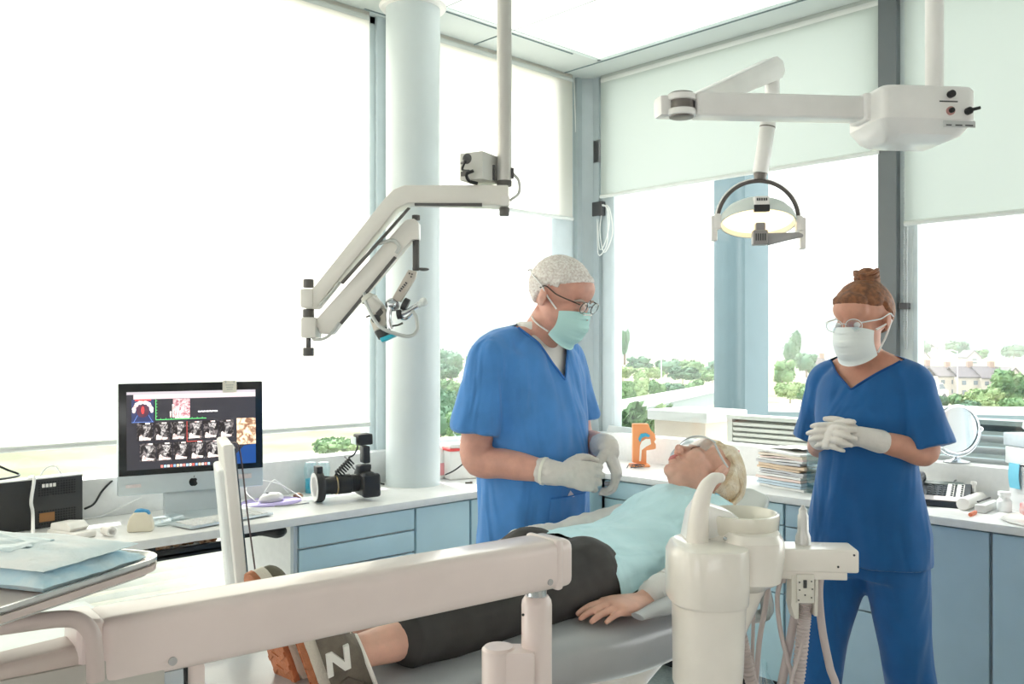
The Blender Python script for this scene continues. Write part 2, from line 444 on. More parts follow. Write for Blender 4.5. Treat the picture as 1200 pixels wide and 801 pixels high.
# cords
cord = mat('white_cord', (240, 242, 238), 0.5)
def wallc(px, py, off=-.04): return ony(px, py, off)
t = BM()
tube(t, [onx(672, 70, .03), onx(675, 160, .03), onx(679, 230, .03), onx(683, 254, .04), onx(691, 263, .06), wallc(700, 258)], .0035, 6)
for k, (dx, dy) in enumerate(((0, 0), (4, 8), (-2, 18))):
    tube(t, [wallc(703 + dx, 240), wallc(712 + dx * .5, 244, -.05), wallc(714 + dx, 262 + dy, -.05), wallc(709 + dx, 284 + dy * .6, -.05), wallc(703 + dx, 292 + dy * .3, -.05), wallc(701 + dx * .5, 270, -.045), wallc(702 + dx, 244, -.04)], .003, 6)
part('blind_cord', t, cord, BL[2], label='white cord wound in loops')
t = BM(); bx(t, wallc(697, 238, -.016), wallc(705, 252, -.05), .004); solo('cord_cleat', t, dkgrey, 'small dark cleat holding the looped white blind cord in the corner', 'cleat')
t = BM(); bx(t, wallc(697, 166, -.016), wallc(703, 190, -.045), .003); solo('cord_guide', t, midgrey, 'small grey bracket on the corner frame above the looped cord', 'bracket')
t = BM()
for dx in (0, 3.5): tube(t, [wallc(1060.5 + dx, 90, -.035), wallc(1060 + dx, 250, -.035), wallc(1059.5 + dx, 390, -.035)], .0028, 6)
tube(t, [wallc(1059.5, 390, -.035), wallc(1060, 404, -.035), wallc(1061.5, 408, -.035), wallc(1063, 404, -.035), wallc(1063, 390, -.035)], .0028, 6)
for py in range(100, 390, 6):
    for dx in (0, 3.3): ball(t, wallc(1060.2 + dx - (py - 90) * .003, py, -.035), .0042, seg=6)
part('bead_chain', t, mat('bead_chain', (206, 212, 214), 0.4), BL[3])
t = BM(); bx(t, wallc(1056, 355, -.02), wallc(1059, 362, -.05), .002); bx(t, wallc(1061.5, 355, -.02), wallc(1063.5, 362, -.05), .002)
solo('chain_clip', t, dkgrey, 'tiny dark clip holding the beaded chain to the right mullion', 'clip')

# ---------------------------------------------------------------- worktop and cabinets
FX, FY = 0.60, -0.549
cf = FX - .02; cfy = FY + .02
c_left = ywall(349, cf, 660); c_a = ywall(487, cf, 620); c_b = ywall(551.5, cf, 620)
b = BM()
prism(b, [(.10, -4.4), (FX, -4.4), (FX, FY - .0), (3.38, FY), (3.38, -.10), (.10, -.10)], WT - .03, WT, None, .004)
wt = solo('worktop', b, laminate, 'white L shaped worktop running under both windows around the corner', 'worktop')
def cab_left(label, y0, y1, fronts, cat='cabinet'):
    """fronts: list of (name, z0, z1)"""
    t = thing('base_cabinet', label, cat, ((.12 + cf) / 2, (y0 + y1) / 2, 0))
    b = BM(); bx(b, (.02, y0, .10), (cf - .022, y1, WT - .031)); part('carcass', b, laminate if y0 == c_left else carcass, t)
    b = BM(); bx(b, (.10, y0 + .005, 0), (cf - .07, y1 - .005, .10)); part('plinth', b, gap, t)
    for n, z0, z1 in fronts:
        b = BM(); bx(b, (cf - .02, y0 + .006, z0), (cf, y1 - .006, z1), .002); part(n, b, bluecab, t)
    return t
def zl(px, py): return onx(px, py, cf).z
top = WT - .038
cab_left('pale blue drawer unit beside the open knee space under the computer', c_left, c_a, [('drawer', zl(420, 632) + .004, top), ('drawer', zl(420, 659) + .004, zl(420, 632) - .004), ('drawer', .42, zl(420, 659) - .004), ('drawer', .11, .412)])
cab_left('pale blue cupboard between the drawer unit and the dentist in blue', c_a, c_b, [('door', .11, top)])
cab_left('pale blue cupboard reaching into the corner behind the dentist', c_b, cfy - .006, [('door', .11, top)])
b = BM(); bx(b, (cf - .0205, c_left - .018, .0), (cf + .001, c_left - .002, WT - .031)); solo('end_panel', b, carcass, 'narrow grey end panel edging the drawer unit by the knee space', 'panel')
def zr(px, py): return ony(px, py, cfy).z
def xr(px, py=600): return ony(px, py, cfy).x
r0 = cf + .002; r1 = xr(919); r2 = xr(1069.5); r3 = xr(1161); r4 = 3.36
def cab_right(label, x0, x1, fronts, m):
    t = thing('base_cabinet', label, 'cabinet', ((x0 + x1) / 2, -.3, 0))
    b = BM(); bx(b, (x0, cfy + .022, .10), (x1, -.005, WT - .031)); part('carcass', b, carcass, t)
    b = BM(); bx(b, (x0 + .005, cfy + .07, 0), (x1 - .005, -.1, .10)); part('plinth', b, gap, t)
    for n, z0, z1 in fronts:
        b = BM(); bx(b, (x0 + .006, cfy, z0), (x1 - .006, cfy + .02, z1), .002); part(n, b, m, t)
    return t
za, zb_, zc_ = zr(705, 582), zr(701, 605), zr(890, 690)
rm = (r0 + .52)
cab_right('narrow blue drawer unit between the dentist and the reclining patient', r0, rm, [('drawer', za + .003, top), ('drawer', zb_ + .003, za - .003), ('drawer', zc_ + .003, zb_ - .003), ('drawer', .11, zc_ - .003)], bluecab)
cab_right('blue drawer unit under the papers, behind the spittoon', rm, r1, [('drawer', za + .003, top), ('drawer', zc_ + .003, za - .003), ('drawer', .11, zc_ - .003)], bluecab)
cab_right('blue drawer unit standing behind the walking assistant', r1, r2, [('drawer', zr(948, 621) + .003, top), ('drawer', zr(1000, 713) + .003, zr(948, 621) - .003), ('drawer', .11, zr(1000, 713) - .003)], bluecab_shaded)
cab_right('tall shaded blue cupboard door right of the assistant, below the telephone', r2, r3, [('door', .11, top)], bluecab_shaded)
cab_right('shaded blue cupboard cut off by the right edge of the picture', r3, r4, [('door', .11, top)], bluecab_shaded)
# ================================================================ outdoors
GZ = -8.0
def G(px, d, z=GZ): 
    q = P(px, HZ, d); q.z = z; return q
grass = mat('rough_meadow', (108, 122, 88), 0.95, scale=.12, c2=[146, 138, 118], spec=.1)
soil = mat('far_fields', (48, 74, 78), 0.95, scale=.03, c2=[72, 92, 88], spec=.1)
leaf1 = mat('leaf_green', (84, 118, 80), 0.8, scale=.8, c2=[116, 142, 98], spec=.2)
leaf2 = mat('leaf_dark_green', (68, 102, 82), 0.8, scale=.5, c2=[96, 124, 98], spec=.2)
leaf3 = mat('leaf_pale_green', (118, 144, 100), 0.8, scale=.9, c2=[146, 162, 118], spec=.2)
bark = mat('bark', (110, 96, 84), 0.9)
# ground
def gfn(u, v):
    d = 14 + (700 - 14) * u * u; X = (v - .5) * (60 + d * 2.0)
    q = CAM + FW * d + RT * X
    n = noise.fractal(Vector((q.x, q.y, 0)) * .02, 1, 2, 3)
    q.z = GZ + n * 1.2 + max(0, d - 250) * .012
    return q
b = BM(); sheet(b, gfn, 70, 60); solo('ground', b, grass, None, None, None, 'structure')
# hills
def hill(name, d, prof, depth, m, label):
    """prof: (px, py) of the crest as it is seen from the room, at distance d"""
    xs = [P(p[0], p[1], d) for p in prof]
    cr = catmull(xs, 10)
    b = BM(); rows = []
    for k, (dd, hh) in enumerate(((-depth, 0), (-depth * .6, .4), (-depth * .25, .85), (0, 1), (depth * .5, .7), (depth, 0))):
        row = []
        for q in cr:
            n = noise.fractal(q * .008 + Vector((k * 3.1, 0, 0)), 1, 2, 3) * (q.z - GZ) * .12
            row.append(b.verts.new((q.x + FW.x * dd, q.y + FW.y * dd, GZ - 3 + (q.z - GZ + 3) * hh + (n if 0 < hh else 0))))
        rows.append(row)
    skin(b, rows, False, False)
    solo(name, b, m, label, 'hill', None, 'structure')
hill('hill', 700, [(150, 402), (420, 398), (520, 377), (590, 370), (660, 381), (760, 372), (860, 392), (960, 372), (1080, 352), (1160, 347), (1300, 360), (1460, 392)], 160, soil, 'long wooded hill rising beyond the houses')
hill('hill', 1500, [(0, 400), (400, 388), (700, 352), (900, 336), (1060, 332), (1180, 318), (1350, 332), (1700, 390)], 350, soil, 'pale far hill on the horizon')

# trees
def foliage(b, c, rx, rz, n, size, rng):
    lobes = [(Vector((0, 0, 0)), .72)]
    for k in range(7):
        a = rng.random() * 6.28; h = rng.uniform(-.5, .55)
        lobes.append((Vector((math.cos(a) * .5 * rx, math.sin(a) * .5 * rx, h * rz)), rng.uniform(.38, .55)))
    for lc, f in lobes:
        s = bmesh.new(); bmesh.ops.create_icosphere(s, subdivisions=2, radius=1.0)
        for v in s.verts:
            v.co *= 1 + .28 * noise.noise(v.co * 2.2 + lc)
            v.co = Vector((v.co.x * rx * f * .8, v.co.y * rx * f * .8, v.co.z * rz * f * .8)) + lc + c
        merge(b, s)
    for k in range(n):
        lc, f = rng.choice(lobes)
        d = Vector((rng.gauss(0, 1), rng.gauss(0, 1), rng.gauss(0, 1))).normalized() * rng.uniform(.75, 1.0)
        p = c + lc + Vector((d.x * rx * f, d.y * rx * f, d.z * rz * f))
        a = Vector((rng.gauss(0, 1), rng.gauss(0, 1), rng.gauss(0, 1))).normalized(); e = a.orthogonal().normalized(); g = a.cross(e)
        s_ = size * rng.uniform(.6, 1.2)
        quad(b, [p + e * s_, p + g * s_ * .6, p - e * s_, p - g * s_ * .6])
    return b
def tree(label, px, py_top, py_base, d, wpx, m, n=500, kind='tree', trunk=True, group=None):
    top = P(px, py_top, d); base = P(px, py_base, d); h = top.z - base.z; rx = wpx / F * d / 2
    rng = random.Random(int(px * 7 + d))
    t = thing('bush' if kind == 'bush' else 'leafy_tree', label, kind, base, group)
    cz = base.z + h * .5; rz = h * .5
    b = BM(); foliage(b, Vector((base.x, base.y, cz)), rx, rz, n, max(.06, rx * .11), rng)
    part('foliage', b, m, t, fix=False)
    b = BM(); tube(b, [base - UP * .3, base + UP * h * .3, Vector((base.x, base.y, cz))], [h * .03, h * .025, h * .012], 7, 3); part('trunk', b, bark, t)
    return t
g_ = 'trees in the hazy distance'
tl = 'hazy dark green tree far beyond the glass'
LT = [(528, 405, 440, 130, 34, leaf2), (560, 412, 446, 110, 40, leaf1), (585, 410, 436, 160, 42, leaf2), (615, 404, 430, 170, 44, leaf2), (530, 440, 470, 64, 34, leaf1), (520, 448, 500, 45, 40, leaf2), (556, 452, 498, 42, 42, leaf3), (600, 440, 474, 70, 50, leaf1),
      (732, 380, 425, 150, 14, leaf2), (750, 416, 440, 130, 36, leaf2), (782, 418, 440, 135, 40, leaf2), (812, 420, 440, 125, 36, leaf1), (838, 416, 440, 130, 30, leaf2), (752, 436, 462, 60, 26, leaf3), (735, 445, 472, 45, 24, leaf1), (770, 444, 470, 48, 22, leaf1),
      (929, 382, 440, 170, 24, leaf2), (945, 408, 440, 160, 30, leaf2), (917, 420, 452, 100, 34, leaf1), (926, 444, 468, 48, 36, leaf3), (948, 448, 470, 46, 34, leaf1),
      (1083, 396, 420, 330, 26, leaf2), (1122, 398, 418, 330, 30, leaf2), (1188, 400, 420, 310, 30, leaf2), (1150, 408, 424, 300, 22, leaf1),
      (1178, 428, 486, 62, 56, leaf1), (1152, 452, 484, 58, 46, leaf3), (1232, 436, 490, 56, 50, leaf1), (1100, 462, 480, 62, 36, leaf2), (1128, 458, 482, 60, 32, leaf1)]
LBL = ['round dark tree seen just right of the white column', 'broad green tree right of the column, behind the lamp posts', 'dark tree right of the column near the dentist\'s shoulder', 'wide dark tree half hidden by the dentist\'s shoulder', 'green bush-like tree right of the column, in the middle field', 'near dark green tree low beside the white column', 'near pale green tree low, left of the dentist\'s sleeve', 'green tree mostly behind the dentist',
       'tall slim dark tree beside the corner frame', 'dark tree in the hedge line, first from the corner frame', 'dark tree in the hedge line, second from the corner frame', 'green tree in the hedge line, third from the corner frame', 'dark tree in the hedge line beside the outdoor pillar', 'pale bush-like tree in the meadow near the orange throat model', 'green tree in the meadow nearest the corner frame', 'small green tree in the meadow, right of a pale one',
       'tall dark tree right of the outdoor pillar', 'dark tree behind the lone house near the assistant', 'green tree directly right of the outdoor pillar', 'pale green low tree at the foot of the pillar view', 'green low tree left of the assistant\'s sleeve',
       'far dark tree just right of the assistant', 'far dark tree behind the street of houses, left one', 'far dark tree at the right edge above the roofs', 'far green tree between two dark ones above the roofs',
       'big leafy green tree right of the round mirror, before the houses', 'pale green tree left of the biggest tree, before the houses', 'leafy tree cut off by the right picture edge', 'dark low tree near the white van', 'green low tree behind the street lamp above the mirror']
for (px, pt, pb, d, wp, m), l in zip(LT, LBL):
    tree(l, px, pt, pb, d, wp, m, 1200 if d < 100 else 350)

# bushes in the field and hedges
bl = [(395, 510, 530, 66, 60), (424, 512, 530, 58, 34),
      (516, 470, 520, 36, 44), (540, 476, 516, 34, 40), (566, 470, 520, 38, 44), (590, 474, 515, 45, 40), (725, 452, 474, 40, 30), (752, 450, 470, 52, 26), (790, 446, 466, 58, 30), (815, 442, 462, 62, 30), (760, 428, 446, 90, 40), (800, 428, 446, 95, 44), (835, 432, 448, 106, 40), (730, 428, 446, 92, 36), (528, 424, 446, 90, 36), (566, 428, 448, 84, 40), (604, 428, 448, 80, 40), (960, 450, 470, 60, 30), (1080, 452, 478, 66, 24), (1160, 466, 486, 50, 50), (1135, 470, 486, 48, 40), (1190, 462, 488, 46, 40)]
wh = ['left of the camera flash', 'beside the mullion, above the camera',
      'nearest the white column, low', 'low in the view right of the column, second from it', 'low in the view behind the dentist\'s sleeve', 'low behind the dentist', 'low by the corner frame', 'low in the meadow, second from the corner frame', 'low in the meadow, third from the corner frame', 'low in the meadow beside the outdoor pillar', 'of the hedge line above the meadow, second from the corner frame', 'of the hedge line above the meadow, third from the corner frame', 'of the hedge line touching the outdoor pillar', 'of the hedge line touching the corner frame', 'in the mid distance touching the white column', 'in the mid distance right of the column', 'in the mid distance behind the dentist', 'low below the lone house by the assistant', 'beside the right mullion below the houses', 'in front of the big tree above the parapet', 'above the parapet right of the round mirror', 'above the parapet at the right edge']
for k, ((px, pt, pb, d, wp), l) in enumerate(zip(bl, wh)):
    tree('green bush outside, ' + l, px, pt, pb, d, wp, (leaf1, leaf3, leaf2)[k % 3], 700, 'bush', False)
# houses
render_w = mat('pale_render', (176, 168, 160), 0.85, scale=2)
slate = mat('slate_roof', (96, 90, 94), 0.8, scale=3, var=.15)
winm = mat('house_window', (96, 108, 118), 0.2)
brickm = mat('brick_chimney', (150, 126, 114), 0.9)
def house(label, px0, px1, py_ridge, py_eave, py_base, d, gable=False, group='terraced houses beyond the window', chim=True, depth=7.0, nw=2):
    a = P(px0, py_base, d); c = P(px1, py_base, d); mid = (a + c) / 2
    zr_, ze, zb2 = P(px0, py_ridge, d).z, P(px0, py_eave, d).z, a.z
    t = thing('house', label, 'house', mid, group)
    w2 = (c - a).length / 2; M = CF(mid)
    b = BM(); H = ze - zb2
    box(b, (w2 * 2, depth, H + 3), M @ T((0, depth / 2, H / 2 - 1.5)))
    if gable: prism(b, [(-w2, H), (w2, H), (0, zr_ - zb2)], -depth, 0, M @ RX(PI / 2))
    part('wall', b, render_w, t, False)
    b = BM(); R = zr_ - zb2; o = .25
    if gable:
        prism(b, [(-w2 - o, H - .1), (0, R), (w2 + o, H - .1), (w2 + o, H + .15), (0, R + .3), (-w2 - o, H + .15)], -depth - o, o, M @ RX(PI / 2))
    else:
        prism(b, [(-o, H - .1), (depth / 2, R), (depth + o, H - .1), (depth + o, H + .12), (depth / 2, R + .25), (-o, H + .12)], -w2, w2, M @ RZ(PI / 2) @ RX(PI / 2) if False else M @ Matrix(((0, 0, 1, 0), (1, 0, 0, 0), (0, 1, 0, 0), (0, 0, 0, 1))))
    part('roof', b, slate, t, False)
    for r in range(2):
        for k in range(nw):
            xx = -w2 + (k + .5) * 2 * w2 / nw; zz = H * (.28 + .46 * r)
            q = BM(); box(q, (w2 * .42 / nw * 1.6, .12, H * .2), M @ T((xx, -.03, zz))); part('window', q, winm, t, False)
    if chim:
        q = BM(); box(q, (.9, .9, 1.6), M @ T((w2 * .8, depth / 2, R + .35))); part('chimney', q, brickm, t, False)
    return t
house('pale terraced house with grey roof, nearest the right window frame', 1073, 1099, 429, 440, 462, 168)
house('pale terraced house with dark windows, second from the right window frame', 1099, 1123, 431, 441, 465, 164, nw=2)
house('pale terraced house behind the lamp post above the mirror', 1123, 1150, 431, 442, 466, 162)
house('pale terraced house third along, beside the gabled one', 1150, 1176, 431, 443, 466, 161)
house('gabled pale house at the end of the row of houses', 1176, 1203, 432, 446, 468, 158, gable=True, chim=False)
house('lone pale house with dark roof left of the assistant', 944, 972, 420, 432, 444, 200, group=None)
house('small far white gabled house, left of the lamp post', 1078, 1090, 413, 420, 427, 300, True, 'far white gabled houses', False, nw=1)
house('small far white gabled house, right of the lamp post', 1134, 1150, 411, 419, 427, 290, True, 'far white gabled houses', False, nw=1)
house('long far pale building high above the terrace roofs', 1096, 1112, 403, 407, 414, 380, False, None, False, nw=3)
# lamp posts
post = mat('galvanised_post', (180, 184, 184), 0.5)
def lamp_post(label, px, pt, pb, d, arm=0.0):
    a = P(px, pb, d); c = P(px, pt, d)
    t = thing('street_lamp', label, 'street lamp', a, 'street lamps outside')
    b = BM(); cyl(b, a - UP * .5, c, .05 * d / 60, 8, .035 * d / 60); part('pole', b, post, t)
    b = BM(); tube(b, [c - UP * .1, c + RT * arm * .5 + UP * .06, c + RT * (arm or .4)], .04 * d / 60, 6)
    box(b, (.5, .2, .1), CF(c + RT * (arm or .4))); part('lamp_head', b, post, t)
lamp_post('street lamp with a short arm, right above the round mirror', 1122, 411, 476, 75, -.9)
lamp_post('thin street lamp in the middle field, right of the corner frame', 775, 414, 468, 70)
lamp_post('thin far street lamp beside the tall tree near the outdoor pillar', 933, 386, 430, 180)
lamp_post('thin street lamp in the field between column and dentist', 545, 398, 478, 56)
lamp_post('thin street lamp close to the dentist\'s shoulder', 551, 405, 474, 58)
lamp_post('far street lamp above the terrace roofs', 1103, 387, 412, 300)
# parked van
t = thing('van', 'white van parked in front of the pale terraced houses', 'van', P(1091, 467, 120))
M = CF(P(1091, 467, 120), .4)
b = BM(); prism(b, [(-2.3, .4), (2.2, .4), (2.25, 1.1), (1.7, 1.3), (1.2, 2.1), (-2.3, 2.2)], -.9, .9, M @ RX(PI / 2), .08); part('body', b, white, t)
b = BM(); prism(b, [(1.25, 1.3), (1.66, 1.3), (1.2, 2.0), (.5, 2.0), (.5, 1.3)], -.92, .92, M @ RX(PI / 2)); part('window', b, winm, t)
for sx in (-1.4, 1.4):
    b = BM(); cyl(b, M @ Vector((sx, -.95, .35)), M @ Vector((sx, .95, .35)), .36, 16); part('wheel', b, black, t)

# the building's own terrace: parapet, pillar, planted edge
par_m = mat('teal_grey_parapet', (120, 138, 140), 0.6); cop_m = mat('white_coping', (190, 190, 186), 0.5)
p0 = P(690, 476, 8.8); p1 = P(868, 463.5, 17.2); pz = .93
def parapet(name, a, c, z, zl_, pm):
    a = Vector((a.x, a.y, 0)); c = Vector((c.x, c.y, 0)); dr = (c - a).normalized(); nm = Vector((-dr.y, dr.x, 0)); 
    b = BM(); b2 = BM()
    for bb, lo, hi, th in ((b, zl_, z - .06, .1), (b2, z - .06, z, .17)):
        v = [a - nm * th, c - nm * th, c + nm * th, a + nm * th]
        prism(bb, [(q.x, q.y) for q in v], lo, hi)
    o = structure(name, b, pm, False); part('coping', b2, cop_m, o, False)
parapet('wall_terrace', P(700, 408, 8.2), P(868, 408, 15.0), .96, .72, mat('railing_grey', (140, 152, 148), 0.6))
parapet('wall_parapet', P(868, 408, 9.0), P(1330, 408, 8.2), .94, -1.5, par_m)
# planting in front of the terrace railing
rng = random.Random(5)
for k, (px, d) in enumerate(((738, 5.9), (764, 6.3), (796, 8.0), (705, 5.6))):
    tree(['shrub below the terrace rail, behind the orange throat model', 'shrub below the terrace rail, right of the throat model', 'shrub beside the pale outdoor pier', 'shrub low beside the corner frame outside'][k], px, 474 + k, 560, d, 44, (leaf1, leaf3, leaf1, leaf2)[k], 900, 'bush', False)
# pale pier with cap
e0 = P(817, 560, 5.3); 
b = BM(); M = T((e0.x, e0.y, 0)); 
t = thing('garden_pier', 'pale squat pier with a white cap outside, left of the outdoor pillar', 'pier', (e0.x, e0.y, -1))
box(b, (.36, .36, 2.0), M @ T((0, 0, 0.08)), .01); part('shaft', b, mat('pale_stone', (200, 188, 174), .8, bump=.2), t)
b = BM(); box(b, (.42, .42, .06), M @ T((0, 0, 1.11)), .01); part('cap', b, cop_m, t)
# outdoor pillar
q = ony(873, 420, 1.35)
b = BM(); hw = .19
bx(b, (q.x - hw * 1.3, 1.35, -3), (q.x, 1.35 + hw * 1.6, 3.3), .01); 
structure('column_outside', b, mat('pale_teal_cladding', (86, 108, 114), .5))
# louvres
lou = mat('pale_louvre_blade', (190, 190, 182), .45); lou2 = mat('grey_louvre_blade', (128, 140, 138), .5)
def louvre(label, o, dirv, length, z0, z1, n, m, depth=.09, fill=.34):
    dirv = Vector(dirv).normalized(); nm = Vector((-dirv.y, dirv.x, 0)); a = Vector(o)
    t = thing('louvre_screen', label, 'louvre', (a.x + dirv.x * length / 2, a.y + dirv.y * length / 2, z0))
    M = Matrix.Translation((a.x, a.y, 0)) @ Matrix((dirv, nm, UP)).transposed().to_4x4()
    for k in range(n):
        z = z0 + (k + .5) * (z1 - z0) / n
        b = BM(); box(b, (length, depth, (z1 - z0) / n * fill), M @ T((length / 2, 0, z)) @ RX(.25)); part('blade', b, m, t, False)
    for f in (0.0, 1.0):
        b = BM(); box(b, (.03, depth * 1.1, z1 - z0 + .02), M @ T((length * f, 0, (z0 + z1) / 2))); part('upright', b, m, t, False)
    b = BM(); box(b, (length + .03, depth * 1.3, .02), M @ T((length / 2, 0, z1 + .012))); part('top_rail', b, m, t, False)
a = ony(861, 490, .32); c = ony(957, 490, .32)
louvre('pale louvre screen outside the window, behind the stack of papers', (a.x, .32, 0), (1, 0, 0), c.x - a.x, a.z - .22, a.z, 8, lou, .09, .62)
a = ony(1078, 500, .42); c = ony(1215, 500, .42)
louvre('grey louvre screen outside the window, behind the round mirror', (a.x, .42, 0), (1, 0, 0), c.x - a.x, .80, 1.16, 7, lou2)
louvre('white louvre screen outside the low glass under the computer desk', (-.4, -4.9, 0), (0, 1, 0), 3.1, -.1, .92, 26, mat('cream_louvre_blade', (240, 238, 230), .5), .03, .74)
# haze
vm = bpy.data.materials.new('summer_haze'); vm.use_nodes = True
for n in list(vm.node_tree.nodes): vm.node_tree.nodes.remove(n)
vo = vm.node_tree.nodes.new('ShaderNodeOutputMaterial'); vs_ = vm.node_tree.nodes.new('ShaderNodeVolumeScatter')
vs_.inputs['Density'].default_value = HAZE; vs_.inputs['Color'].default_value = (1, .99, .97, 1); vs_.inputs['Anisotropy'].default_value = 0.0
vm.node_tree.links.new(vs_.outputs[0], vo.inputs['Volume'])
b = BM(); box(b, (3000, 2200, 160), CF(CAM + FW * 1125 + UP * 55)); hz_ = solo('haze', b, vm, None, None, None, 'stuff', False)
# ================================================================ things on the left worktop
def D(px, py, z=WT): return onz(px, py, z)
# all-in-one computer
alum = mat('silver_aluminium', (206, 216, 220), 0.35, metal=.35)
bezel = mat('black_glass_bezel', (30, 34, 36), 0.18)
st = D(215, 601); 
CD = (st - CAM).dot(FW)
tl_, tr_, bl_, br_ = (138, 449), (309, 447), (146, 582), (322, 572)
TL, TR = P(138, 450, 3.2), P(309, 447, 3.46)
ex = (TR - TL); ex.z = 0; Wm = ex.length; ex.normalize()
Hm = P(142, 449, 3.2).z - P(146, 582, 3.2).z
mb = Vector(((TL.x + TR.x) / 2, (TL.y + TR.y) / 2, 0)); zm0 = P(146, 582, 3.2).z
nrm = Vector((ex.y, -ex.x, 0))            # towards the viewer
MM = Matrix.Translation((mb.x, mb.y, zm0)) @ Matrix((ex, -nrm, UP)).transposed().to_4x4() @ RX(-.03)
comp = thing('desktop_computer', 'silver all-in-one computer with black bezel showing dental scans on its screen', 'computer', (mb.x, mb.y, WT))
chin = Hm * .17
b = BM(); box(b, (Wm, .03, Hm), MM @ T((0, .017, Hm / 2)), .008, 3); part('housing', b, alum, comp)
b = BM(); box(b, (Wm - .006, .006, Hm - chin - .004), MM @ T((0, .001, chin + (Hm - chin) / 2)), .002); bz = part('screen_bezel', b, bezel, comp)
sw, sh = Wm * .885, (Hm - chin) * .835; sz = chin + (Hm - chin) * .485
def SP(u, v, o=0): return MM @ Vector(((u - .5) * sw, -.0028 - o, sz + (v - .5) * sh))
scr = mat('lit_screen_grey', (62, 61, 68), 0.25, emit=(74, 72, 80), estr=.16)
def srect(bm, u0, v0, u1, v1, o): return quad(bm, [SP(u0, v0, o), SP(u1, v0, o), SP(u1, v1, o), SP(u0, v1, o)])
b = BM(); srect(b, 0, 0, 1, 1, 0); sc_ = part('screen', b, scr, comp, False)
def scanmat(name, dark, light, scale, thr=(.5, .62), e=.5, red=None):
    m = bpy.data.materials.new(name); m.use_nodes = True; nt = m.node_tree; N = nt.nodes; L = nt.links; p = N['Principled BSDF']
    tc = N.new('ShaderNodeTexCoord'); nz = N.new('ShaderNodeTexNoise'); nz.inputs['Scale'].default_value = scale; nz.inputs['Detail'].default_value = 5; nz.inputs['Distortion'].default_value = 1.2
    L.new(tc.outputs['Object'], nz.inputs['Vector']); cr = N.new('ShaderNodeValToRGB')
    cr.color_ramp.elements[0].position = thr[0]; cr.color_ramp.elements[0].color = rgb(dark); cr.color_ramp.elements[1].position = thr[1]; cr.color_ramp.elements[1].color = rgb(light)
    L.new(nz.outputs['Fac'], cr.inputs[0]); L.new(cr.outputs[0], p.inputs['Base Color']); L.new(cr.outputs[0], p.inputs['Emission Color']); p.inputs['Emission Strength'].default_value = e; p.inputs['Roughness'].default_value = .3
    return m
sc_dark = scanmat('scan_slice', (30, 26, 28), (150, 140, 140), 55, (.5, .8))
sc_bone = scanmat('scan_bone', (190, 160, 156), (246, 236, 230), 70, (.4, .55))
sc_grey = scanmat('scan_tissue', (70, 66, 68), (190, 184, 182), 90, (.42, .62))
sc_pink = scanmat('scan_pink', (150, 90, 100), (226, 190, 190), 80, (.4, .6))
sc_gold = scanmat('scan_golden_skull', (120, 84, 62), (240, 210, 176), 38, (.38, .6), .6)
def flat(name, c, e=.5): return mat(name, c, .3, emit=c, estr=e)
b = BM(); srect(b, .05, .905, 1, .965, .0004); part('menu_bar', b, flat('menu_pink_grey', (200, 180, 184)), sc_, False)
b = BM(); srect(b, 0, .965, 1, 1, .0004); part('title_bar', b, flat('title_grey', (170, 162, 168)), sc_, False)
# arch view
def sblob(bm, pts, o): return quad(bm, [SP(u, v, o) for u, v in pts]) if len(pts) == 4 else bm.faces.new([bm.verts.new(SP(u, v, o)) for u, v in pts])
b = BM(); srect(b, .035, .61, .20, .90, .0004); ar = part('scan_view', b, flat('scan_navy', (50, 58, 92), .4), sc_, False)
b = BM()
for k in range(13):
    a = PI * (k / 12); c_ = (.118 + .066 * math.cos(a), .75 + .12 * math.sin(a)); r1 = .012 + .004 * (k % 2)
    b.faces.new([b.verts.new(SP(c_[0] + r1 * math.cos(j), c_[1] + r1 * 1.9 * math.sin(j), .0012)) for j in [i * PI / 4 for i in range(8)]])
part('tooth_arch', b, sc_bone, sc_, False)
b = BM(); b.faces.new([b.verts.new(SP(.118 + .046 * math.cos(j), .755 + .085 * math.sin(j), .0008)) for j in [i * PI / 8 for i in range(16)]]); part('palate', b, flat('scan_plum', (84, 52, 66), .4), sc_, False)
b = BM(); b.faces.new([b.verts.new(SP(.118 + .012 * math.cos(j), .765 + .05 * math.sin(j), .0014)) for j in [i * PI / 8 for i in range(16)]]); srect(b, .06, .885, .18, .90, .0014); part('red_mark', b, flat('scan_red', (206, 64, 64), .6), sc_, False)
b = BM()
def sline(bm, u0, v0, u1, v1, w, o=.0014):
    dx, dy = (u1 - u0) * sw, (v1 - v0) * sh; l = math.hypot(dx, dy); nx, ny = -dy / l * w / sw, dx / l * w / sh
    quad(bm, [SP(u0 - nx, v0 - ny, o), SP(u1 - nx, v1 - ny, o), SP(u1 + nx, v1 + ny, o), SP(u0 + nx, v0 + ny, o)])
sline(b, .05, .61, .08, .70, .0006); sline(b, .19, .61, .16, .70, .0006); sline(b, .035, .61, .20, .61, .0006); part('blue_outline', b, flat('scan_blue_line', (110, 140, 210), .6), sc_, False)
b = BM(); sline(b, .215, .90, .215, .635, .0008); sline(b, .215, .635, .60, .635, .001)
for k in range(6): sline(b, .215, .68 + k * .04, .226, .68 + k * .04, .0006)
for k in range(9): sline(b, .25 + k * .04, .635, .25 + k * .04, .655, .0006)
part('green_axis', b, flat('scan_green', (90, 196, 110), .7), sc_, False)
b = BM(); srect(b, .345, .655, .475, .90, .0005); part('scan_view', b, sc_pink, sc_, False)
b = BM()
for k in range(5): srect(b, .32 + k * .018, .66, .331 + k * .018, .74 + .03 * ((k * 7) % 4), .0012)
srect(b, .36, .645, .47, .668, .0012); part('tooth_row', b, sc_bone, sc_, False)
b = BM()
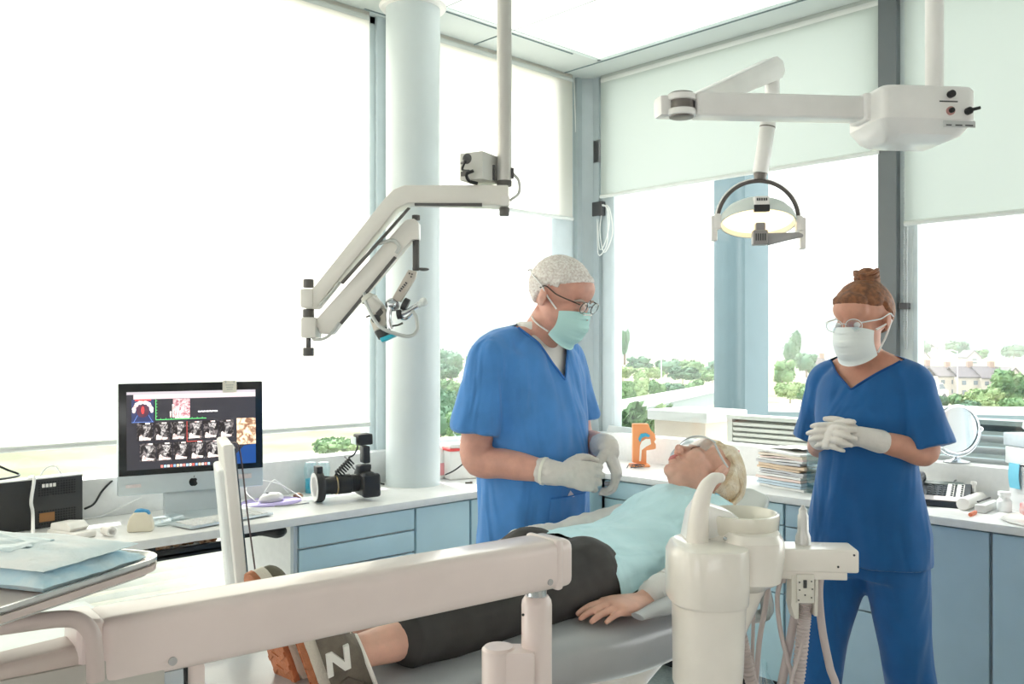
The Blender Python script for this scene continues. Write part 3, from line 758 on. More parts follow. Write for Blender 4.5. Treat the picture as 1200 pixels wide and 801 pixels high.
for k in range(14): srect(b, .54 + k * .011, .715 + .002 * (k % 3), .548 + k * .011, .735 - .003 * (k % 2), .0008)
srect(b, .535, .722, .69, .728, .0008); part('caption_line', b, flat('scan_caption', (225, 220, 222), .8), sc_, False)
for r in range(2):
    for k in range(6 if r == 0 else 5):
        u0 = .075 + k * .125 + (.02 if r else 0); v0 = .365 - r * .265; 
        if u0 + .11 > .83: continue
        b = BM(); srect(b, u0, v0, u0 + .118, v0 + .235, .0005); tile = part('scan_view', b, sc_dark, sc_, False)
        b = BM(); sblob(b, [(u0 + .045, v0 + .05), (u0 + .062, v0 + .05), (u0 + .10, v0 + .16), (u0 + .105, v0 + .20), (u0 + .04, v0 + .205), (u0 + .055, v0 + .14)], .0010); part('jaw_slice', b, sc_grey, sc_, False)
        b = BM(); sblob(b, [(u0 + .015, v0 + .01), (u0 + .10, v0 + .012), (u0 + .105, v0 + .035), (u0 + .05, v0 + .05), (u0 + .03, v0 + .085), (u0 + .018, v0 + .07)], .0013); srect(b, u0 + .06, v0 + .215, u0 + .095, v0 + .232, .0013); part('jaw_bone', b, sc_bone, sc_, False)
b = BM(); sline(b, .45, .335, .45, .60, .0008, .0018); sline(b, .45, .335, .57, .335, .0008, .0018); part('red_outline', b, flat('scan_red_line', (206, 80, 70), .6), sc_, False)
b = BM(); srect(b, .845, .26, 1, .615, .0006); part('scan_view', b, sc_gold, sc_, False)
b = BM(); sblob(b, [(.83, .0), (1, .0), (1, .26), (.90, .24), (.84, .14)], .0006); part('scan_view', b, flat('screen_deep_blue', (24, 60, 116), .5), sc_, False)
dk = [(210, 120, 110), (150, 180, 210), (220, 210, 200), (190, 90, 80), (120, 150, 190), (230, 190, 150), (200, 200, 205)]
for k in range(16):
    b = BM(); u = .25 + k * .024; srect(b, u, .012, u + .018, .045, .0006); part('dock_icon', b, flat('dock_%d' % (k % 7), dk[k % 7], .6), sc_, False)
# logo: bitten apple mark with a leaf
b = BM(); lx, lz, lr = .0, chin * .5, chin * .24
out = []
for k in range(40):
    a = 2 * PI * k / 40; r = lr * (1 + .10 * math.cos(2 * a) * 0 - .20 * math.exp(-((a - PI / 2) / .35) ** 2) - .12 * math.exp(-((a - 3 * PI / 2) / .3) ** 2))
    x, z = r * math.cos(a) * .95, r * math.sin(a)
    dd = math.hypot(x - lr * 1.12, z - lr * .12)
    if dd < lr * .48: f = lr * .48 / max(dd, 1e-6); x = lr * 1.12 + (x - lr * 1.12) * f; z = lr * .12 + (z - lr * .12) * f
    out.append((lx + x, lz + z))
prism(b, out, 0, .0012, MM @ T((0, .0015, 0)) @ RX(PI / 2))
lf = [(lx + lr * (.02 + .28 * t), lz + lr * (1.0 + .42 * t) + lr * .16 * math.sin(PI * t)) for t in (0, .25, .5, .75, 1)] + [(lx + lr * (.02 + .28 * t), lz + lr * (1.0 + .42 * t) - lr * .16 * math.sin(PI * t)) for t in (.75, .5, .25)]
prism(b, lf, 0, .0012, MM @ T((0, .0015, 0)) @ RX(PI / 2))
part('apple_logo', b, bezel, comp, False)
b = BM(); cw = .2
prism(b, [(.04, 0), (-.14, 0), (-.14, .006), (.0, .008), (.055, zm0 - WT + Hm * .35), (.05, zm0 - WT + Hm * .35), (.045, .03)], -cw / 2, cw / 2, Matrix.Translation((mb.x, mb.y, WT)) @ Matrix((-(-nrm), ex, UP)).transposed().to_4x4() @ Matrix(((-1, 0, 0, -.0), (0, 0, -1, 0), (0, 1, 0, .0), (0, 0, 0, 1))))
part('stand', b, alum, comp)
b = BM(); part('sticker', box(BM(), (Wm * .1, .0008, .012), MM @ T((-Wm * .4, -.0015, chin * .5))), mat('pale_sticker', (222, 214, 214), .6, scale=90, c2=[212, 200, 200]), comp, False); box(b, (Wm * .16, .0008, .018), MM @ T((Wm * .33, -.0015, chin * .62))); part('sticker', b, mat('pale_sticker', (222, 214, 214), .6, scale=90, c2=[212, 200, 200]), comp, False)
# note clipped to the top edge
nt_ = thing('paper_note', 'small cream paper note clipped to the top edge of the computer screen', 'note', MM @ Vector((Wm * .26, -.004, Hm - .045)))
b = BM(); box(b, (.052, .0008, .045), MM @ T((Wm * .255, -.0052, Hm - .02)) @ RX(.03)); part('paper', b, mat('cream_paper', (238, 232, 216), .8), nt_, False)
b = BM()
for k in range(2): tube(b, [MM @ Vector((Wm * .255 - .014 + .03 * k, -.007, Hm - .006)), MM @ Vector((Wm * .255 - .014 + .03 * k, -.005, Hm + .006)), MM @ Vector((Wm * .255 - .014 + .03 * k, .012, Hm + .007)), MM @ Vector((Wm * .255 - .014 + .03 * k, .034, Hm - .004))], .0016, 6)
part('paper_clip', b, steel, nt_)
b = BM()
for k in range(3): box(b, (.03 - .004 * k, .0004, .0016), MM @ T((Wm * .255, -.006, Hm - .014 - .008 * k)))
part('writing', b, midgrey, nt_, False)

# keyboard and mouse
kc = D(262, 610); ka = (D(300, 600) - D(232, 612)).normalized()
KM = frame(kc, ka, (0, 0, 1))
kb = thing('keyboard', 'slim white keyboard on the desk in front of the computer', 'keyboard', kc)
b = BM(); box(b, (.34, .12, .008), KM @ T((0, 0, .008)), .003); part('keyboard_base', b, alum, kb)
for r in range(5):
    b = BM()
    n = (13, 13, 12, 11, 6)[r]
    for k in range(n):
        wd = .31 / n if r < 4 else (.025, .025, .03, .15, .03, .03)[k]
        xx = -.155 + (k + .5) * .31 / n if r < 4 else -.155 + sum((.025, .025, .03, .15, .03, .03)[:k]) * 1.07 + wd / 2
        box(b, (wd * .86, .018, .004), KM @ T((xx, .044 - r * .0225, .0135)), .001, 1)
    part('key_row', b, laminate, kb)
mm = D(318, 588); b = BM(); lathe(b, [(0, 0), (.105, 0), (.108, .002), (.105, .004), (0, .004)], Matrix.Translation(mm) @ Matrix.Scale(1.15, 4, ka), 48)
solo('mouse_mat', b, mat('purple_mouse_mat', (170, 158, 206), .7), 'round purple mouse mat on the desk right of the computer', 'mouse mat')
ms = thing('computer_mouse', 'white computer mouse on the purple mat', 'mouse', mm + UP * .0045)
b = BM(); lathe(b, [(0, 0), (.9, 0), (1, .25), (.93, .6), (.7, .9), (.35, 1.0), (0, 1.02)], frame(mm + UP * .005 + ka * .0, ka, UP) @ Matrix.Diagonal((.056, .032, .032, 1)), 28); part('mouse_shell', b, white, ms)
b = BM(); ball(b, mm + UP * .038 - ka * .02, .006); part('scroll_ball', b, midgrey, ms)
wc = mat('white_cable', (240, 240, 238), .5); bc = mat('black_cable', (34, 34, 36), .5)
def cable(label, pts, r, m, lbl_cat='cable'):
    b = BM(); tube(b, pts, r, 8, 8); return solo('cable', b, m, label, lbl_cat)
u6 = UP * .004
cable('thin white cable looping over the purple mouse mat', [mm - ka * .06 + UP * .012, onx(300, 587, .28), onx(288, 575, .21), onx(298, 563, .19), onx(325, 566, .19), onx(345, 577, .21), D(358, 587) + u6], .0022, wc)
cable('thin white cable rising in an arch behind the computer mouse', [onx(305, 586, .2), onx(312, 573, .17), onx(322, 562, .16), onx(334, 573, .16), onx(340, 581, .17)], .002, wc)
b = BM(); tube(b, [D(344, 583) + UP * .006, D(350, 583) + UP * .011, D(354, 582) + UP * .006], [.006, .011, .006], 8); solo('pen_cap_pile', b, mat('brown_bits', (150, 118, 96), .7), 'little brown wrapper on the desk behind the mouse', 'wrapper')
# camera with ring flash
cpl = D(407, 586); cx = (D(432, 582) - D(370, 587)); cx.z = 0; cx.normalize()
pxm = F / (cpl - CAM).dot(FW)      # pixels per metre here
def CX(px, py, back=0.0):          # a point of the camera in its own upright plane
    u = (px - 407) / pxm; return cpl + cx * (u / max(.3, cx.dot(RT))) * 1.0 + UP * ((586 - py) / pxm) + Vector((-cx.y, cx.x, 0)) * back
cam_t = thing('digital_camera', 'black camera with ring flash round its lens lying on the worktop beside the column', 'camera', cpl)
cb = mat('camera_black', (34, 34, 36), .45, bump=.15, bscale=900)
ax0, ax1 = CX(370, 569), CX(436, 566)
lens_dir = (CX(372, 568) - CX(432, 566)).normalized()
b = BM(); box(b, (.052, .135, .10), frame(CX(426, 567), -lens_dir, UP), .014, 3); box(b, (.05, .06, .035), frame(CX(424, 550), -lens_dir, UP), .01); box(b, (.075, .04, .095), frame(CX(428, 568) - Vector((-cx.y, cx.x, 0)) * .05, -lens_dir, UP), .015, 3); part('camera_body', b, cb, cam_t)
b = BM(); lensM = frame(CX(418, 566), lens_dir, UP) @ RY(PI / 2)
Ll = (CX(418, 566) - CX(380, 568)).length
lathe(b, [(0, 0), (.036, 0), (.036, Ll * .2), (.039, Ll * .22), (.039, Ll * .55), (.036, Ll * .57), (.036, Ll * .75), (.034, Ll * .77), (.034, Ll), (0, Ll)], lensM, 36)
ln = part('lens', b, cb, cam_t)
b = BM(); lathe(b, [(.0365, Ll * .6), (.0392, Ll * .6), (.0392, Ll * .63), (.0365, Ll * .63), (.0365, Ll * .6)], lensM, 36); part('gold_ring', b, mat('pale_gold', (200, 176, 130), .3, metal=.8), ln, label='pale gold ring')
b = BM(); lathe(b, [(.034, Ll - .004), (.058, Ll - .002), (.062, Ll + .006), (.062, Ll + .022), (.058, Ll + .028), (.036, Ll + .026), (.034, Ll)], lensM, 40); box(b, (.03, .05, .025), lensM @ T((0, .0, 0)) @ T((-.066, 0, Ll + .012)), .004); rf = part('ring_flash', b, cb, cam_t)
b = BM(); lathe(b, [(.038, Ll + .027), (.056, Ll + .029), (.056, Ll + .031), (.038, Ll + .029), (.038, Ll + .027)], lensM, 40); part('flash_tube', b, mat('frosted_white', (244, 244, 240), .5), rf)
b = BM(); ball(b, (0, 0, 0), (.033, .033, .006), lensM @ T((0, 0, Ll - .002))); part('front_glass', b, mat('dark_lens_glass', (18, 22, 30), .05), ln)
b = BM(); box(b, (.03, .055, .07), frame(CX(426, 533), -lens_dir, UP), .008); box(b, (.062, .07, .045), frame(CX(424, 515), -lens_dir, UP + lens_dir * .1), .008); box(b, (.03, .03, .02), frame(CX(428, 548), -lens_dir, UP), .004); fl = part('flash_unit', b, cb, cam_t)
b = BM(); box(b, (.004, .062, .03), frame(CX(413.5, 516), -lens_dir, UP), .002); part('flash_window', b, mat('frosted_lens', (206, 222, 222), .3), fl)
b = BM()
pts = [CX(379, 556), CX(386, 557), CX(394, 558)]
for k in range(0, 64):
    a = k * 2 * PI / 8; f = k / 63
    c_ = Vector(CX(396 + 16 * f, 556 - 17 * f)); dd = (CX(412, 539) - CX(396, 556)).normalized(); e1 = dd.orthogonal().normalized(); e2 = dd.cross(e1)
    pts.append(c_ + (e1 * math.cos(a) + e2 * math.sin(a)) * .016)
pts += [CX(414, 533), CX(418, 524), CX(416, 515)]
tube(b, pts, .0035, 6, 3); part('coiled_cord', b, black, cam_t)
cable('short black cable on the ledge behind the camera flash', [onx(384, 537, .03) , onx(396, 534, .05), onx(404, 535, .1), onx(414, 548, .2), onx(418, 551, .25)], .003, bc)
cable('short black cable end on the worktop between camera and column', [D(437, 567) + u6, D(444, 567) + u6, D(450, 568) + u6], .0035, bc)
cable('thin dark stylus lying in front of the ring flash', [D(322, 594) + u6, D(340, 593) + u6, D(362, 590) + u6], .0025, midgrey)
# two small blue bottles
blu = mat('blue_liquid', (60, 178, 206), .15); clr = glassmat('clear_plastic', (.86, .96, .98), 1.0, .06)
for (px, py), l in (((364, 577), 'clear bottle of blue liquid left of the ring flash'), ((379, 577), 'clear bottle with a pale blue cap behind the ring flash')):
    o = D(px, py); t = thing('liquid_bottle', l, 'bottle', o, 'small bottles behind the camera')
    b = BM(); lathe(b, [(0, 0), (.02, 0), (.022, .004), (.022, .06), (.0, .06)], T(o)); part('liquid', b, blu, t)
    b = BM(); lathe(b, [(.0, .0), (.026, .0), (.026, .075), (.029, .10), (.029, .105), (.023, .13), (.0, .132)], T(o - UP * .0005), 24); part('bottle_shell', b, clr, t)
# black box at the left
bxp = D(0, 627); c0 = D(97, 612)
spk = thing('audio_box', 'flat black box with vent grilles standing at the left end of the desk', 'box', (c0 + bxp) / 2)
bd = (c0 - D(0, 626)); bd.z = 0; bd.normalize(); bn = Vector((-bd.y, bd.x, 0)); bh = (612 - 556) / F * (c0 - CAM).dot(FW)
BMx = Matrix.Translation(c0) @ Matrix((bd, bn, UP)).transposed().to_4x4()
b = BM(); box(b, (.5, .05, bh), BMx @ T((-.25, .025, bh / 2)), .003); part('housing', b, mat('matt_black_steel', (44, 44, 44), .5, scale=30), spk)
b = BM(); box(b, (.5, .05, .004), BMx @ T((-.25, .025, bh + .002))); part('lid', b, laminate, spk, False)
for zz in (.8, .22):
    b = BM()
    for i in range(14):
        for j in range(6): box(b, (.0042, .002, .0042), BMx @ T((-.145 + i * .009, -.0005, bh * zz - .022 + j * .0085)))
    part('vent_grille', b, mat('vent_hole', (12, 12, 12), .8), spk, False)
b = BM()
for k in range(4): box(b, (.009, .001, .012), BMx @ T((-.132 + k * .012, -.002, bh * .86))); 
part('white_mark', b, white, spk, False)
b = BM(); box(b, (.05, .001, .03), BMx @ T((-.12, -.0012, bh * .22))); part('amber_light', b, mat('amber_glow', (150, 104, 60), .5), spk, False)
cable('thick white cable hanging down the front of the black box', [BMx @ Vector((-.165, .03, bh + .006)), BMx @ Vector((-.165, -.01, bh + .006)), BMx @ Vector((-.178, -.02, bh * .6)), BMx @ Vector((-.175, -.025, .06)), D(39, 640) + UP * .01, D(43, 647) + u6], .0055, wc)
cable('thin pale cable arching above the black box', [BMx @ Vector((-.13, .03, bh + .007)), BMx @ Vector((-.11, .035, bh + .03)), BMx @ Vector((-.08, .035, bh + .035)), BMx @ Vector((-.06, .03, bh + .007))], .003, wc)
cable('black cable running from the black box up to the white ledge', [onx(99, 596, .13), onx(110, 590, .125), onx(119, 576, .112), onx(128, 566, .108), onx(137, 559, .07)], .004, bc)
cable('black cable crossing the window ledge at the left picture edge', [onx(-10, 542, .06), onx(8, 550, .06), onx(22, 557, .08), BMx @ Vector((-.3, .03, bh + .008))], .004, bc)
cable('long white cable lying along the back of the desk', [D(98, 609) + u6, D(118, 606) + u6, onx(150, 590, .125), onx(166, 583, .115)], .003, wc)
# white curing device
o = D(84, 628); ax = (D(112, 628) - D(60, 620)); ax.z = 0; ax.normalize(); M = frame(o, ax, UP)
dv = thing('modem', 'flat white plastic device with a sloping lid in front of the black box', 'device', o)
b = BM(); box(b, (.15, .075, .022), M @ T((0, 0, .011)), .008, 3); part('base_shell', b, white, dv)
b = BM(); prism(b, [(-.065, .0), (.03, .0), (.045, .012), (.02, .03), (-.06, .022)], -.033, .033, M @ T((0, 0, .021)) @ RX(PI / 2), .004); part('sloping_lid', b, white, dv)
o = D(131, 629); b = BM(); t = thing('plastic_tube', 'short white tube lying with its dark open end towards the room', 'tube', o)
a_ = (o - CAM); a_.z = 0; a_.normalize(); a_ = (a_ + RT * -.55).normalized()
lathe(b, [(.009, 0), (.016, 0), (.017, .002), (.017, .05), (.012, .052), (.009, .05), (.009, 0)], frame(o + UP * .0175, a_, UP) @ RY(PI / 2), 24); part('tube_shell', b, white, t)
b = BM(); cyl(b, o + UP * .0175 + a_ * .002, o + UP * .0175 + a_ * .045, .0088, 16); part('hollow', b, mat('brown_core', (120, 84, 70), .6), t)
o = D(165, 622); M = frame(o, (D(176, 621) - D(154, 622)).normalized(), UP)
dm = thing('putty_model', 'cream rounded block with a blue top standing on the desk', 'model', o)
b = BM(); prism(b, [(-.04, 0), (.04, 0), (.041, .02), (.033, .05), (.018, .066), (-.018, .066), (-.033, .05), (-.041, .02)], -.022, .022, M @ RX(PI / 2), .008, 3); part('cream_block', b, mat('cream_putty', (228, 220, 200), .6), dm)
b = BM(); prism(b, [(-.02, .064), (.03, .056), (.024, .068), (.0, .074), (-.016, .072)], -.016, .016, M @ RX(PI / 2), .003); part('blue_top', b, mat('blue_putty', (62, 150, 200), .5), dm)
o = D(196, 614); b = BM(); box(b, (.11, .06, .03), frame(o + UP * .015, ka, UP) @ RZ(.2), .012); solo('clear_pouch', b, glassmat('clear_film', (.93, .98, .99), 1.0, .08), 'clear plastic pouch lying between cream block and keyboard', 'pouch')
# orange packet, below the device
o = D(72, 640); b = BM(); box(b, (.1, .05, .012), frame(o + UP * .006, ax, UP), .003); tt = thing('packet', 'white packet with an orange band half hidden by the instrument tray', 'packet', o); part('sleeve', b, white, tt)
b = BM(); box(b, (.05, .0505, .0125), frame(o + UP * .0063, ax, UP) @ T((.01, 0, 0)), .003); part('orange_band', b, mat('orange_print', (226, 130, 88), .6), tt)
# behind and right of the column
o = D(513, 560); pb = thing('soap_bottle', 'white plastic bottle with a pink label peeping out behind the column', 'bottle', o)
b = BM(); lathe(b, [(0, 0), (.034, 0), (.036, .005), (.036, .12), (.02, .145), (.012, .15), (.012, .17), (0, .17)], T(o), 28); part('bottle_shell', b, white, pb)
b = BM(); lathe(b, [(.0365, .018), (.0367, .018), (.0367, .075), (.0365, .075), (.0365, .018)], T(o), 28); part('label_band', b, mat('pink_label', (238, 160, 164), .6), pb)
o = ony(536, 500, -.6); 
o = D(541, 560); bn_ = thing('waste_bin', 'white lidded box with a red rim line behind the dentist\'s elbow', 'container', o)
M = CF(o, .5)
b = BM(); box(b, (.16, .12, .135), M @ T((0, 0.02, .068)), .012, 3); part('box_body', b, white, bn_)
b = BM(); box(b, (.162, .122, .012), M @ T((0, 0.02, .139)), .004); part('red_rim', b, mat('red_plastic', (226, 84, 84), .4), bn_)
b = BM(); box(b, (.15, .11, .02), M @ T((0, .02, .155)), .006); part('lid', b, white, bn_)
o2 = o + UP * .166
cs = thing('clear_stand', 'clear plastic stand leaning on top of the red-rimmed box', 'stand', o2 + RT * .01)
b = BM(); upright(b, [(529, 497), (536, 492), (548, 491), (550, 494), (538, 498), (541, 508), (543, 514), (537, 514), (532, 508)], (o - CAM).dot(FW) + .02, .04, .002); part('stand_body', b, glassmat('clear_acrylic', (.80, .88, .88), 1.0, .12), cs, False)
cable('black cable curling from behind the column to the dentist\'s arm', [D(522, 572) + UP * .06, D(530, 571) + UP * .07, D(538, 571) + UP * .09, D(548, 572) + UP * .125], .0035, bc)
o = D(550, 556); b = BM(); lathe(b, [(.024, 0), (.026, 0), (.029, .05), (.027, .05), (.024, .003), (.024, 0)], T(o), 24); solo('drinking_glass', b, clr, 'small clear beaker on the worktop beside the dentist\'s elbow', 'beaker')
b = BM(); o = D(549, 566); box(b, (.03, .012, .006), frame(o + UP * .003, RT + FW * .2, UP), .002); box(b, (.012, .014, .008), frame(o + UP * .004 + RT * .012, RT, UP), .002); solo('dark_clip', b, mat('bronze_clip', (96, 84, 76), .4, metal=.4), 'tiny dark clip lying alone on the worktop right of the column', 'clip')
# below the worktop
o = onz(217, 640, .80); t = thing('drawer_tray', 'dark pull-out tray full of brown bits under the desk', 'tray', o)
ta = Vector((0, 1, 0))
b = BM(); y0, y1 = onx(176, 640, .5).y, onx(262, 640, .5).y
bx(b, (.2, y0, .80), (.5, y1, .806)); bx(b, (.485, y0, .79), (.5, y1, .825), .003); bx(b, (.2, y0, .79), (.215, y1, .84), .003); part('tray_shell', b, black, t)
b = BM(); rg = random.Random(3)
for k in range(70): ball(b, (.40 + rg.random() * .075, y0 + .02 + rg.random() * (y1 - y0 - .04), .822 + rg.random() * .018), (rg.uniform(.008, .014), rg.uniform(.008, .016), rg.uniform(.006, .01)), seg=8)
part('brown_bits', b, mat('brown_chips', (140, 86, 56), .7, scale=60, c2=[210, 180, 150]), t, stuff=True)
for xx in (.21, .49):
    b = BM(); bx(b, (xx - .006, y0, .80), (xx + .006, y0 + .02, .859)); part('bracket', b, black, t, False)
b = BM()
y2 = onx(316, 622, .56).y
tube(b, [(.5, y2 - .09, .84), (.52, y2 - .02, .84), (.56, y2 + .03, .838), (.55, y2 + .06, .84)], [.010, .012, .02, .016], 10); box(b, (.05, .1, .03), T((.5, y2 - .05, .843)), .006); solo('desk_latch', b, black, 'black lever bracket fixed under the worktop edge by the white panel', 'bracket')
# pedestal under the desk
o = onz(250, 775, .54); t = thing('pedestal', 'low white box standing under the desk by the slatted light', 'pedestal', (o.x, o.y, 0))
b = BM(); bx(b, (o.x - .2, o.y - .13, 0), (o.x + .2, o.y + .1, .54), .01); part('pedestal_body', b, laminate, t)
b = BM(); bx(b, (o.x + .2, o.y - .115, .06), (o.x + .205, o.y + .085, .5), .003); part('door', b, laminate, t)
cable('thin black cord dropping behind the beam to the white pedestal', [onx(262, 735, o.x + .1) , onx(260, 760, o.x + .05), onx(256, 778, o.x), Vector((o.x - .05, o.y - .05, .543))], .004, bc)
# ================================================================ things on the right worktop
# throat model: a flat orange section of the head on a foot
o = D(757, 546); dR = (ony(757, 546, -.4) - CAM).dot(FW)
th_ = thing('throat_model', 'orange upright section model of mouth and throat standing under the window', 'model', o)
dd = (o - CAM).dot(FW); org = mat('orange_model', (240, 158, 104), .45)
b = BM(); upright(b, [(741, 496), (759, 496), (762, 503), (767, 508), (768, 514), (766, 517), (768, 520), (768, 525), (765, 526), (757, 527), (757, 545), (741, 541)], dd, .035, .002); part('model_body', b, org, th_)
b = BM(); upright(b, [(748, 514), (751, 508), (757, 507), (762, 510), (760, 512), (756, 511), (752, 513), (750, 518)], dd - .02, .006); part('blue_palate', b, mat('model_blue', (70, 170, 204), .5), th_)
b = BM(); upright(b, [(750, 522), (752, 517), (757, 514), (762, 514), (763, 520), (757, 523), (752, 527), (751, 540), (749, 540)], dd - .02, .006); part('white_throat', b, mat('model_white', (248, 244, 236), .5), th_)
b = BM(); box(b, (.10, .09, .012), CF(o + UP * .006 - RT * .035), .004); part('foot', b, org, th_)
o = D(745, 549); b = BM()
for k in range(3): tube(b, [o + RT * (-.045 + .02 * k) + UP * .004, o + RT * (-.03 + .02 * k) + UP * .018 + FW * .02, o + RT * (0 + .02 * k) + UP * .02 - FW * .01, o + RT * (.02 + .01 * k) + UP * .006 + FW * .03, o + RT * (-.02 + .01 * k) + UP * .003 + FW * .03], .0022, 6)
solo('wire_frames', b, mat('dark_wire', (70, 74, 78), .4, metal=.6), 'tangle of thin dark wire frames in front of the orange throat model', 'wire')
o = D(721, 541); b = BM(); box(b, (.022, .03, .045), CF(o + UP * .023), .004); box(b, (.018, .02, .012), CF(o + UP * .05), .003); solo('small_gadget', b, dkgrey, 'tiny dark grey gadget standing near the dentist\'s gloved hands', 'gadget')
a = ony(711, 498, -.06); b = BM(); upright(b, [(709, 513), (713, 498), (742, 501), (742, 515)], (a - CAM).dot(FW), .02, .003); solo('index_card', b, mat('pale_grey_card', (206, 212, 212), .6), 'pale grey card leaning on the ledge at the room corner', 'card')
o = D(865, 560); t = thing('spray_bottle', 'small white bottle with red top between patient and papers', 'bottle', o)
b = BM(); lathe(b, [(0, 0), (.02, 0), (.022, .004), (.022, .06), (.01, .08), (0, .082)], T(o), 20); part('bottle_shell', b, white, t)
b = BM(); lathe(b, [(0, .08), (.011, .08), (.012, .1), (.006, .112), (.006, .13), (0, .132)], T(o), 16); part('red_cap', b, mat('coral_cap', (232, 104, 110), .5), t)
# stack of papers
pc = D(917, 572); pd = D(946, 581) - D(890, 571); pd.z = 0; pd.normalize(); pn = Vector((-pd.y, pd.x, 0))
PM = Matrix.Translation(pc) @ Matrix((pd, pn, UP)).transposed().to_4x4()
rg = random.Random(11); z = 0
pw = (D(946, 581) - D(890, 571)).length * .98
cols = [('folder_white', (240, 238, 234)), ('folder_cream', (236, 222, 204)), ('folder_blue', (206, 222, 234)), ('folder_pink', (238, 216, 208)), ('folder_grey', (206, 204, 206)), ('folder_buff', (226, 200, 172))]
names = ['bottom folder', 'second folder from the bottom', 'third folder from the bottom', 'fourth folder from the bottom', 'fifth folder from the bottom', 'sixth folder from the bottom', 'seventh folder from the bottom', 'eighth folder from the bottom', 'ninth folder from the bottom', 'tenth folder from the bottom', 'eleventh folder from the bottom', 'third folder from the top', 'second folder from the top', 'topmost folder']
for k in range(14):
    h = rg.uniform(.008, .013); w = pw * rg.uniform(.93, 1.0); dy = rg.uniform(-.012, .012); nmc, cc_ = cols[rg.randrange(6)] if 0 < k < 13 else cols[0]
    if k in (1, 2): nmc, cc_ = cols[2]
    b = BM()
    def top_(u, v, zz): return PM @ Vector(((u - .5) * w + dy, .10 + (v - .5) * .24, zz + .0025 * math.sin(u * 5 + k) * (k / 13) + .002 * noise.noise(Vector((u * 4, v * 4, k)))))
    n = 8; vt = [[b.verts.new(top_(i / n, j / 4, z + h)) for j in range(5)] for i in range(n + 1)]; vb = [[b.verts.new(top_(i / n, j / 4, z + .0012)) for j in range(5)] for i in range(n + 1)]
    for i in range(n):
        for j in range(4): b.faces.new((vt[i][j], vt[i + 1][j], vt[i + 1][j + 1], vt[i][j + 1])); b.faces.new((vb[i][j], vb[i][j + 1], vb[i + 1][j + 1], vb[i + 1][j]))
    rim = [(i, 0) for i in range(n + 1)] + [(n, j) for j in range(1, 5)] + [(i, 4) for i in range(n - 1, -1, -1)] + [(0, j) for j in range(3, 0, -1)]
    for (i, j), (i2, j2) in zip(rim, rim[1:] + rim[:1]): b.faces.new((vb[i][j], vb[i2][j2], vt[i2][j2], vt[i][j]))
    o = thing('paper_folder', names[k] + ' in the paper stack beside the assistant', 'folder', PM @ Vector((0, .1, z)), 'patient folders in the stack')
    part('folder_cover', b, mat(nmc, cc_, .7, var=.06), o, False)
    b = BM()
    box(b, (w * .96, .22, h * .5), PM @ T((dy, .098, z + h * .5)) @ RZ(rg.uniform(-.03, .03)), 0); part('sheets', b, mat('sheet_edges', (222, 214, 208), .8, scale=300, c2=[170, 160, 156]), o, False)
    z += h + .001
ztop = z
# crumpled sheet and pens on the stack
b = BM(); sheet(b, lambda u, v: PM @ Vector(((u - .6) * pw * .8, .03 + v * .18, ztop + .004 + .011 * abs(noise.noise(Vector((u * 3, v * 3, 2)))) + .01 * u * (1 - v))), 14, 10, .0008)
solo('loose_sheet', b, white, 'loose crumpled white sheet lying on top of the paper stack', 'paper')
for k, (dx, c_, l) in enumerate(((.30, (70, 110, 170), 'dark blue'), (.36, (60, 170, 200), 'turquoise'), (.40, (90, 190, 210), 'light turquoise'), (.48, (150, 130, 110), 'brown'))):
    b = BM(); a = PM @ Vector((dx * pw, .17 + .006 * k, ztop - .07)); 
    lathe(b, [(0, 0), (.002, .0), (.0045, .012), (.0045, .11), (.0052, .111), (.0052, .118), (.0, .12)], T(a + pn * .045) @ RY(.06 * (k - 1)), 10)
    solo('pen', b, mat('pen_%d' % k, c_, .4), l + ' pen standing upright behind the paper stack', 'pen', 'pens behind the stack')
o = PM @ Vector((pw * .40, .225, 0)); b = BM(); lathe(b, [(0, 0), (.034, 0), (.034, .1), (.031, .1), (.031, .004), (0, .004)], T(o), 24); solo('pen_pot', b, clr if False else white, 'white pot holding pens behind the paper stack', 'pot')
# clear organiser with cup
o = D(962, 580); M = frame(o, pd, UP); acr = glassmat('acrylic_sheet', (.86, .93, .94), 1.0, .10)
og = thing('acrylic_organiser', 'clear plastic organiser on the worktop right of the paper stack', 'organiser', o)
for n_, lo, hi in (('side_panel', (-.075, 0, 0), (-.071, .14, .20)), ('side_panel', (.071, 0, 0), (.075, .14, .20)), ('shelf', (-.07, 0, .05), (.07, .14, .054)), ('shelf', (-.07, 0, .10), (.07, .14, .104)), ('base_panel', (-.07, 0, 0), (.07, .14, .004)), ('back_panel', (-.07, .136, .0), (.07, .14, .2))):
    b = BM(); lo, hi = Vector(lo), Vector(hi); box(b, hi - lo, M @ T((lo + hi) / 2), .001, 1); part(n_, b, acr, og, False)
b = BM(); lathe(b, [(0, 0), (.028, 0), (.036, .075), (.039, .077), (.039, .08), (.033, .08), (.026, .004), (0, .004)], M @ T((.02, .06, .105)), 28); solo('plastic_cup', b, white, 'white plastic cup standing in the clear organiser beside the assistant', 'cup')
b = BM()
for k in range(3): tube(b, [M @ Vector((-.04 + .02 * k, .05, .058)), M @ Vector((-.05 + .03 * k, .04, .075)), M @ Vector((-.03 + .03 * k, .06, .09))], .006, 6)
solo('blue_wraps', b, mat('teal_wrap', (50, 160, 190), .5), 'crumpled teal wrappers in the middle of the clear organiser', 'wrapper')
b = BM(); tube(b, [M @ Vector((-.05, .07, .012)), M @ Vector((0, .06, .03)), M @ Vector((.04, .07, .012))], .008, 6); solo('teal_wrap', b, MATS['teal_wrap'], 'folded teal wrapper at the bottom of the clear organiser', 'wrapper')
